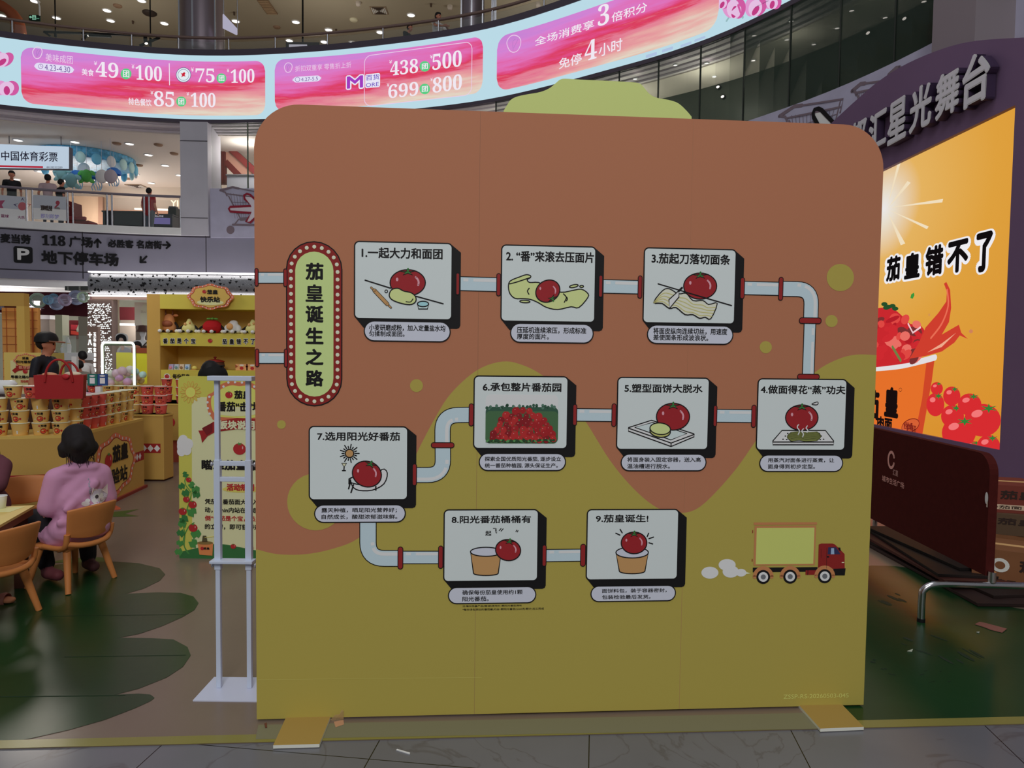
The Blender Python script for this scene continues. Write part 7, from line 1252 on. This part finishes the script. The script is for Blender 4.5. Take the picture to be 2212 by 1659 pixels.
# person at the left edge across the table
c = V((-3.71, 4.78, 0)); MRN = D(72, 40, 48, .4, .9); t = thing('person', 'person in dark maroon knit top with long dark hair seated at the left edge', 'person', c); f_ = V((.1, -1, 0)); Pq = lambda x, y, z: V((c.x + x, c.y - y, z))
blob('body', [(Pq(-.06, 0, .38), .15, Pq(.06, 0, .38), .15, MRN), (Pq(0, 0, .4), .15, Pq(0, 0, .62), .15, MRN, (1.1, .8, 1)), (Pq(-.14, 0, .68), .07, Pq(.14, 0, .68), .07, MRN), (Pq(.18, 0, .66), .065, Pq(.22, .1, .55), .06, MRN), (Pq(-.18, 0, .66), .065, Pq(-.24, .1, .5), .06, MRN), (Pq(.22, .1, .56), .055, Pq(.1, .26, .56), .042, MRN), (Pq(-.24, .1, .5), .05, Pq(-.1, .26, .54), .04, MRN), (Pq(0, 0, .7), .05, Pq(0, .02, .8), .048, SK2), (Pq(-.1, .05, .34), .08, Pq(-.12, .34, .34), .065, PANT), (Pq(.1, .05, .34), .08, Pq(.12, .34, .34), .065, PANT), (Pq(-.12, .35, .34), .06, Pq(-.12, .36, .05), .045, PANT), (Pq(.12, .35, .34), .06, Pq(.12, .36, .05), .045, PANT)] + head(Pq(0, .03, .86), f_, .95, SK2) + hand(Pq(.1, .26, .56), (-1, -.4, 0), (0, 0, 1), SK2) + hand(Pq(-.1, .26, .54), (1, -.4, 0), (0, 0, 1), SK2), .012, t, 5)
hair('hair', Pq(0, .03, .86), f_, t, HB, .95, [(Pq(-.06, -.04, .84), .06, Pq(-.08, -.05, .64), .05, HB), (Pq(.06, -.04, .84), .06, Pq(.09, -.04, .64), .05, HB), (Pq(0, -.06, .84), .07, Pq(0, -.07, .64), .06, HB)])
q = at_z(-2, 1304, 0); t = thing('sandal', 'tan sandal poking in at the left edge below the near chair', 'shoe', V((q.x, q.y, 0))); blob('sole', [(V((q.x - .08, q.y, .025)), .025, V((q.x + .07, q.y + .0, .022)), .022, D(150, 98, 70, .4), (1, 1.5, .8))], .008, t); mb = MB(); mb.lathe([(.035, -.02), (.04, 0), (.035, .02)], (q.x + .03, q.y, .025), D(110, 70, 60, .4), 16, M=Matrix.Rotation(PI / 2, 3, 'Y')); mb.build('strap', t)

# ================================================================ stage with purple arch and screen
SXX = 5.7; ST = Flat((SXX, 14, 0), (0, -1, 0), (0, 0, 1)); PUR = D(92, 72, 98, .5, .6, .25, 0, .04, .7)
t = thing('stage_arch', 'purple stage arch with raised silver title letters around a video screen', 'stage', (SXX + .2, 9.5, 0))
ap = [(1700, 352), (1760, 300), (1800, 262), (1850, 216), (1900, 174), (1960, 137), (2040, 104), (2110, 88), (2212, 81)]; au = [ST.uv(*p) for p in ap]; au = [V((p.x, p.y)) for p in catmull([(p.x, p.y, 0) for p in au], 4, False)]; ue = au[-1].x
SC0, SC1 = ST.uv(2157, 970), ST.uv(2195, 235); sv0, sv1 = .42, (SC1.y + ST.uv(1908, 360).y) / 2; su1 = (SC0.x + SC1.x) / 2; su0 = .9
top = au + [V((ue + .6, au[-1].y - .03)), V((ue + 1.3, au[-1].y - .22)), V((ue + 1.7, au[-1].y - .6))]; u1e = top[-1].x
mb = MB()
def slab(pts): mb.prism([ST.P(p[0], p[1], 0) for p in pts], V((.3, 0, 0)), PUR)
slab([V((top[0].x, sv1)), V((u1e, sv1))] + top[::-1]); slab([V((su1, 0)), V((u1e, 0)), V((u1e, sv1)), V((su1, sv1))]); slab([V((top[0].x, 0)), V((su0, 0)), V((su0, sv1)), V((top[0].x, sv1))]); slab([V((su0, 0)), V((su1, 0)), V((su1, sv0)), V((su0, sv0))]); mb.build('arch_frame', t)
KST = 1 / 3.6867; a = Art(ST, step=.004).org(1612, 0, KST); LF = D(158, 158, 186, .4, .35, .4); LS_ = D(44, 32, 52, .45, .5); LE = D(206, 176, 206, .4)
for ch, b in (('都', (880, 1290, 1028, 915)), ('汇', (1036, 1222, 1192, 838)), ('星', (1190, 1170, 1357, 742)), ('光', (1368, 1078, 1562, 622)), ('舞', (1578, 975, 1788, 500)), ('台', (1795, 890, 2040, 345))):
    m = Art(ST, step=.004).org(1612, 0, KST); A_, B_ = m.c(b[0], b[1]), m.c(b[2], b[3]); h = B_.y - A_.y
    vs_, fs, asp = glyphs(ch, 0, .5)
    for i in range(8):                     # heavy block letter
        dx, dy = .035 * h * math.cos(2 * PI * i / 8), .035 * h * math.sin(2 * PI * i / 8); P_ = [ST.P(A_.x + .03 * h + dx + v.x * (B_.x - A_.x - .06 * h), A_.y + .03 * h + dy + v.y * (h - .06 * h), .02 + (.11 + .0006 * i) * (v.z + .5)) for v in vs_]
        tp = [f for f in fs if all(vs_[j].z > .4 for j in f)]; m.mb.add(P_, tp, LE); m.mb.add(P_, [f for f in fs if not all(vs_[j].z > .4 for j in f)], LS_)
    for i in range(6):
        dx, dy = .016 * h * math.cos(2 * PI * i / 6), .016 * h * math.sin(2 * PI * i / 6); P_ = [ST.P(A_.x + .03 * h + dx + v.x * (B_.x - A_.x - .06 * h), A_.y + .03 * h + dy + v.y * (h - .06 * h), .1365 + .0002 * i) for v in vs_]
        m.mb.add(P_, [f for f in fs if all(vs_[j].z > .4 for j in f)], LF)
    m.mb.build('raised_letter', t)
def glow_panel():
    m = bpy.data.materials.new('stage_picture'); m.use_nodes = True; nt = m.node_tree; nt.nodes.clear(); N = nt.nodes.new; Lk = nt.links.new
    uv = N('ShaderNodeUVMap'); mp = N('ShaderNodeMapping'); sun_ = ST.uv(1900, 450); mp.inputs['Location'].default_value = (-(sun_.x - su0) / (su1 - su0), -(sun_.y - sv0) / (sv1 - sv0), 0); Lk(uv.outputs[0], mp.inputs[0]); ln = N('ShaderNodeVectorMath'); ln.operation = 'LENGTH'; Lk(mp.outputs[0], ln.inputs[0])
    r = N('ShaderNodeValToRGB'); els = [(0, (235, 232, 232)), (.06, (232, 222, 205)), (.2, (228, 178, 95)), (.5, (222, 160, 62)), (1, (216, 142, 44))]; cr = r.color_ramp
    while len(cr.elements) < len(els): cr.elements.new(.5)
    for el_, (p_, c_) in zip(cr.elements, els): el_.position = p_; el_.color = (*lin(c_), 1)
    Lk(ln.outputs['Value'], r.inputs[0]); e = N('ShaderNodeEmission'); o = N('ShaderNodeOutputMaterial'); Lk(r.outputs[0], e.inputs[0]); Lk(e.outputs[0], o.inputs[0]); return m
a = Art(ST, step=.002); a.STEP = .002; mb = a.mb; vs_ = [ST.P(u, v, -.06) for u, v in ((su0, sv0), (su1, sv0), (su1, sv1), (su0, sv1))]; mb.add(vs_, [(0, 1, 2, 3)], glow_panel()); mb.uv[0] = [(0, 0), (1, 0), (1, 1), (0, 1)]
Z0 = -.06 / .002; a.org(1812, 360, .38573); e_ = E
for p in ([(255, 230), (380, 90), (362, 80)], [(255, 230), (560, 180), (555, 200)], [(255, 240), (470, 350), (480, 335)], [(255, 210), (330, -40), (312, -40)], [(255, 260), (350, 430), (325, 440)]): a.poly(p, e_(240, 222, 190), Z0 + 1)
a.poly([(-60, 1152), (120, 1150), (300, 1135), (430, 1105), (515, 1068), (498, 1200), (470, 1360), (442, 1520), (-60, 1520)], e_(228, 112, 42), Z0 + 2); a.poly([(470, 1085), (515, 1068), (498, 1200), (470, 1360), (442, 1520), (400, 1520), (445, 1300)], e_(205, 70, 40), Z0 + 3); a.line([(-60, 1135), (120, 1134), (300, 1120), (430, 1092), (518, 1068)], .085, e_(226, 222, 224), Z0 + 4, 4)
rnd = random.Random(2); REDS = [e_(205, 42, 48), e_(222, 72, 66), e_(178, 30, 40), e_(232, 110, 100), e_(120, 48, 48)]
a.poly([(-60, 1115), (-60, 860), (220, 790), (290, 800), (340, 840), (380, 880), (440, 890), (470, 960), (440, 1060), (300, 1110)], e_(200, 40, 46), Z0 + 5, 3)
for k in range(46): a.ell(rnd.uniform(150, 430), rnd.uniform(850, 1085), rnd.uniform(14, 44), rnd.uniform(10, 34), rnd.choice(REDS), Z0 + 6 + k * .05, 12, rnd.uniform(-1, 1))
for x, y in ((240, 770), (262, 785), (285, 780), (300, 795), (250, 790)): a.ell(x, y, 18, 12, e_(38, 78, 42), Z0 + 9, 10)
a.line([(285, 1010), (330, 1085)], .05, e_(110, 128, 70), Z0 + 9); a.line([(372, 880), (398, 930), (440, 900)], .03, e_(240, 200, 205), Z0 + 9)
a.poly([(380, 1075), (430, 990), (470, 900), (540, 820), (585, 755), (588, 700), (572, 655), (585, 645), (606, 690), (612, 790), (600, 870), (560, 940), (620, 905), (655, 885), (668, 930), (705, 965), (660, 945), (630, 985), (560, 1035), (470, 1060)], e_(206, 62, 46), Z0 + 10); a.poly([(480, 1040), (560, 990), (640, 930), (560, 1010)], e_(238, 170, 140), Z0 + 11); a.line([(590, 690), (596, 780), (560, 880), (500, 960)], .03, e_(232, 110, 84), Z0 + 11, 4)
a.ell(722, 922, 11, 11, e_(206, 130, 90), Z0 + 10, 12); a.ell(490, 830, 6, 8, e_(214, 150, 80), Z0 + 10, 10); a.poly([(385, 735), (390, 715), (405, 705), (408, 720), (398, 740)], e_(60, 150, 60), Z0 + 10)
for ch, b in (('茄', (252, 648, 335, 490)), ('皇', (352, 634, 445, 470)), ('错', (468, 618, 575, 428)), ('不', (590, 604, 715, 396)), ('了', (748, 598, 850, 352))):
    A_, B_ = a.c(b[0] - 14, b[1] + 14), a.c(b[2] + 14, b[3] - 14); a.text(ch, 0, 0, 0, 0, e_(238, 236, 240), Z0 + 12, .13, (A_, B_)); a.text(ch, *b, e_(16, 12, 14), Z0 + 14, .045)
a.text('皇', 235, 1398, 320, 1238, e_(24, 14, 14), Z0 + 6, .05); a.text('茄', 120, 1410, 212, 1250, e_(24, 14, 14), Z0 + 6, .05); a.text('肉面', 196, 1472, 282, 1408, e_(24, 14, 14), Z0 + 6, .05); a.ell(382, 1450, 52, 34, None or e_(214, 96, 52), Z0 + 5, 24, -.5, e_(120, 30, 24), .012); a.text('使用约1颗', 345, 1468, 395, 1435, e_(120, 30, 24), Z0 + 7, .02); a.text('阳光番茄', 362, 1490, 415, 1450, e_(120, 30, 24), Z0 + 7, .02)
a.ell(327, 1249, 8, 10, e_(228, 112, 42), Z0 + 6, 14, 0, e_(60, 20, 16), .006)
for i, (x, y, rx, ry) in enumerate(((532, 1242, 34, 36), (525, 1332, 50, 66), (617, 1285, 48, 54), (622, 1398, 64, 64), (718, 1332, 66, 62), (810, 1420, 102, 92), (660, 1490, 95, 88), (735, 1575, 68, 38), (868, 1568, 66, 66))):
    x2 = min(x, 893 - rx) if x > 700 else x; a.ell(x2, y, rx, ry, e_(214, 44, 48), Z0 + 10 + i, 26); a.ell(x2 - rx * .3, y - ry * .4, rx * .32, ry * .22, e_(242, 120, 120), Z0 + 10.4 + i, 14, -.3); cx2, cy2 = x2 + rx * .35, y - ry * .72
    a.poly([(cx2 + rx * (.5 if k % 2 else .16) * math.cos(2 * PI * k / 12), cy2 + ry * (.3 if k % 2 else .1) * math.sin(2 * PI * k / 12)) for k in range(12)], e_(50, 128, 54), Z0 + 10.8 + i)
mb.build('stage_screen', t)

# ================================================================ crowd barrier, cartons
BA, BB_ = V((2.705, 3.86, 0)), V((2.78, 5.95, 0)); bd_ = (BA - BB_).normalized(); BF = Flat(BB_, bd_, (0, 0, 1)); LB = (BA - BB_).length; COV = D(50, 15, 13, .4, .85, .1, 0, .08, 30)
t = thing('crowd_barrier', 'dark red fabric-covered crowd barrier on a chrome foot right of the orange board', 'barrier', (BA + BB_) / 2); mb = MB(); zb0, zb1 = .27, .955; rr_ = .11
o_ = [(0.0, zb0), (LB, zb0)] + [(LB - rr_ + rr_ * math.cos(x), zb1 - rr_ + rr_ * math.sin(x)) for x in [PI / 2 * i / 6 for i in range(7)]] + [(rr_ - rr_ * math.sin(x), zb1 - rr_ + rr_ * math.cos(x)) for x in [PI / 2 * i / 6 for i in range(7)]]
mb.prism([BF.P(x, z, .024) for x, z in o_], -BF.N * .048, COV)
a = Art(BF, mb, step=.0012).org(1850, 900, .24117); Zb = .026 / .0012; LG = D(150, 110, 104, .34); a.line([(345 + 27 * math.cos(x), 388 + 70 * math.sin(x)) for x in [2 * PI * i / 30 + .5 for i in range(27)]], .02, LG, Zb, 0); a.text('汇星', 358, 522, 408, 486, D(120, 88, 84, .34), Zb, .03); a.text('城市生活广场', 262, 640, 462, 520, LG, Zb, .015, (lambda A_, B_: (V((A_.x, (A_.y + B_.y) / 2 - .022)), V((B_.x, (A_.y + B_.y) / 2 + .022))))(a.c(262, 570), a.c(462, 600))); c0 = a.c(1238, 740); uvell(a, LB - .016, c0.y, .014, .034, D(190, 180, 178, .34), Zb, 18); a.raw([V((LB - .012, c0.y - .05)), V((LB - .002, c0.y - .05)), V((LB - .002, c0.y - .02)), V((LB - .012, c0.y - .02))], D(150, 140, 130, .34), Zb + 1); mb = a.mb; mb.build('fabric_cover', t, .008)
CHR = D(150, 148, 150, .45, .18, .5, 1)
for base_ in (BA + V((0, -.02, 0)), BB_ + V((0, .02, 0))):
    px_ = BF.N * -1; c_ = base_; mb = MB(); mb.tube([c_ + V((0, 0, .24)), c_ + V((0, 0, .3))], .02, CHR, 14); mb.build('post', t); mb = MB(); L0 = .38; path = catmull([c_ - px_ * L0 + V((0, 0, .004)), c_ - px_ * L0 + V((0, 0, .14)), c_ - px_ * (L0 - .01) + V((0, 0, .19)), c_ - px_ * (L0 - .08) + V((0, 0, .222)), c_ - px_ * .1 + V((0, 0, .224)), c_ + px_ * .1 + V((0, 0, .224)), c_ + px_ * (L0 - .08) + V((0, 0, .222)), c_ + px_ * (L0 - .01) + V((0, 0, .19)), c_ + px_ * L0 + V((0, 0, .14)), c_ + px_ * L0 + V((0, 0, .004))], 5, False); mb.tube(path, .019, CHR, 14); mb.build('chrome_foot', t)
    for s_ in (-1, 1): mb = MB(); mb.tube([c_ + px_ * L0 * s_ + V((0, 0, .0035)), c_ + px_ * L0 * s_ + V((0, 0, .025))], .021, BLACK, 14); mb.build('rubber_foot', t)
KRT = D(104, 68, 44, .5, .75, .15, 0, .06, 8); KRR = D(98, 46, 38, .5, .75, .15)
def carton(label, c, size, rz, m, text=None, tz=0): 
    t = thing('cardboard_box', label, 'box', c); mb = MB(); mb.box(V(c) + V((0, 0, size[2] / 2)), size, m, rz); R = Matrix.Rotation(rz, 3, 'Z')
    pl = Flat(V(c) + R @ V((-size[0] / 2, -size[1] / 2, 0)), R @ V((1, 0, 0)), (0, 0, 1)); a = Art(pl, mb, .001); w, h = size[0], size[2]; IK = D(34, 22, 18, .36)
    if text: a.raw([V((.05 * w, h * .12)), V((.9 * w, h * .12)), V((.9 * w, h * .3)), V((.05 * w, h * .3))], m if not tz else D(150, 130, 110, .36), 1); a.text(text, 0, 0, 0, 0, IK, 2, .03, (V((.1 * w, h * .15)), V((.75 * w, h * .27))))
    uvell(a, w * .3, h * .62, w * .1, h * .18, D(176, 166, 150, .36) if not tz else TOM2, 2, 20); uvell(a, w * .3, h * .62, w * .055, h * .1, m if not tz else D(90, 30, 26, .36), 3, 20); a.text('茄皇', 0, 0, 0, 0, IK, 2, .05, (V((w * .5, h * .5)), V((w * .9, h * .82)))); a.build('carton_body', t); mb = MB(); mb.box(V(c) + V((0, 0, size[2] + .0006)), (size[0], .05, .001), D(150, 118, 78, .36), rz); mb.build('packing_tape', t); return t
carton('tan cardboard box with printed ring mark on the floor right of the barrier foot', (3.34, 4.52, .005), (.5, .36, .255), -.55, KRT, '番茄是个宝'); carton('dark tan cardboard box at the bottom of the stack behind the barrier end', (3.62, 5.15, .005), (.62, .45, .22), -.3, KRT); carton('crushed tan cardboard box in the middle of the stack behind the barrier end', (3.6, 5.15, .226), (.58, .42, .15), -.42, D(78, 60, 44, .55, .8)); carton('red-printed cardboard box on top of the stack behind the barrier end', (3.6, 5.18, .377), (.56, .4, .2), -.28, KRR, '阳光番茄面', 1)
for k in range(5): crate('flattened_carton', ('lowest', 'second lowest', 'middle', 'second highest', 'topmost')[k] + ' dark flattened cardboard carton in the pile under the red barrier', 'cardboard', (3.12 + .05 * math.sin(k * 2), 4.85 + .06 * k, .006 + .0205 * k), (.62 - .04 * k, 1.5 - .1 * k, .02), .12 * math.sin(k * 1.7), (D(44, 30, 28, .6), D(34, 24, 22, .6), D(70, 36, 30, .6), D(30, 22, 20, .6), D(20, 16, 15, .6))[k], 'folded_board', .002)
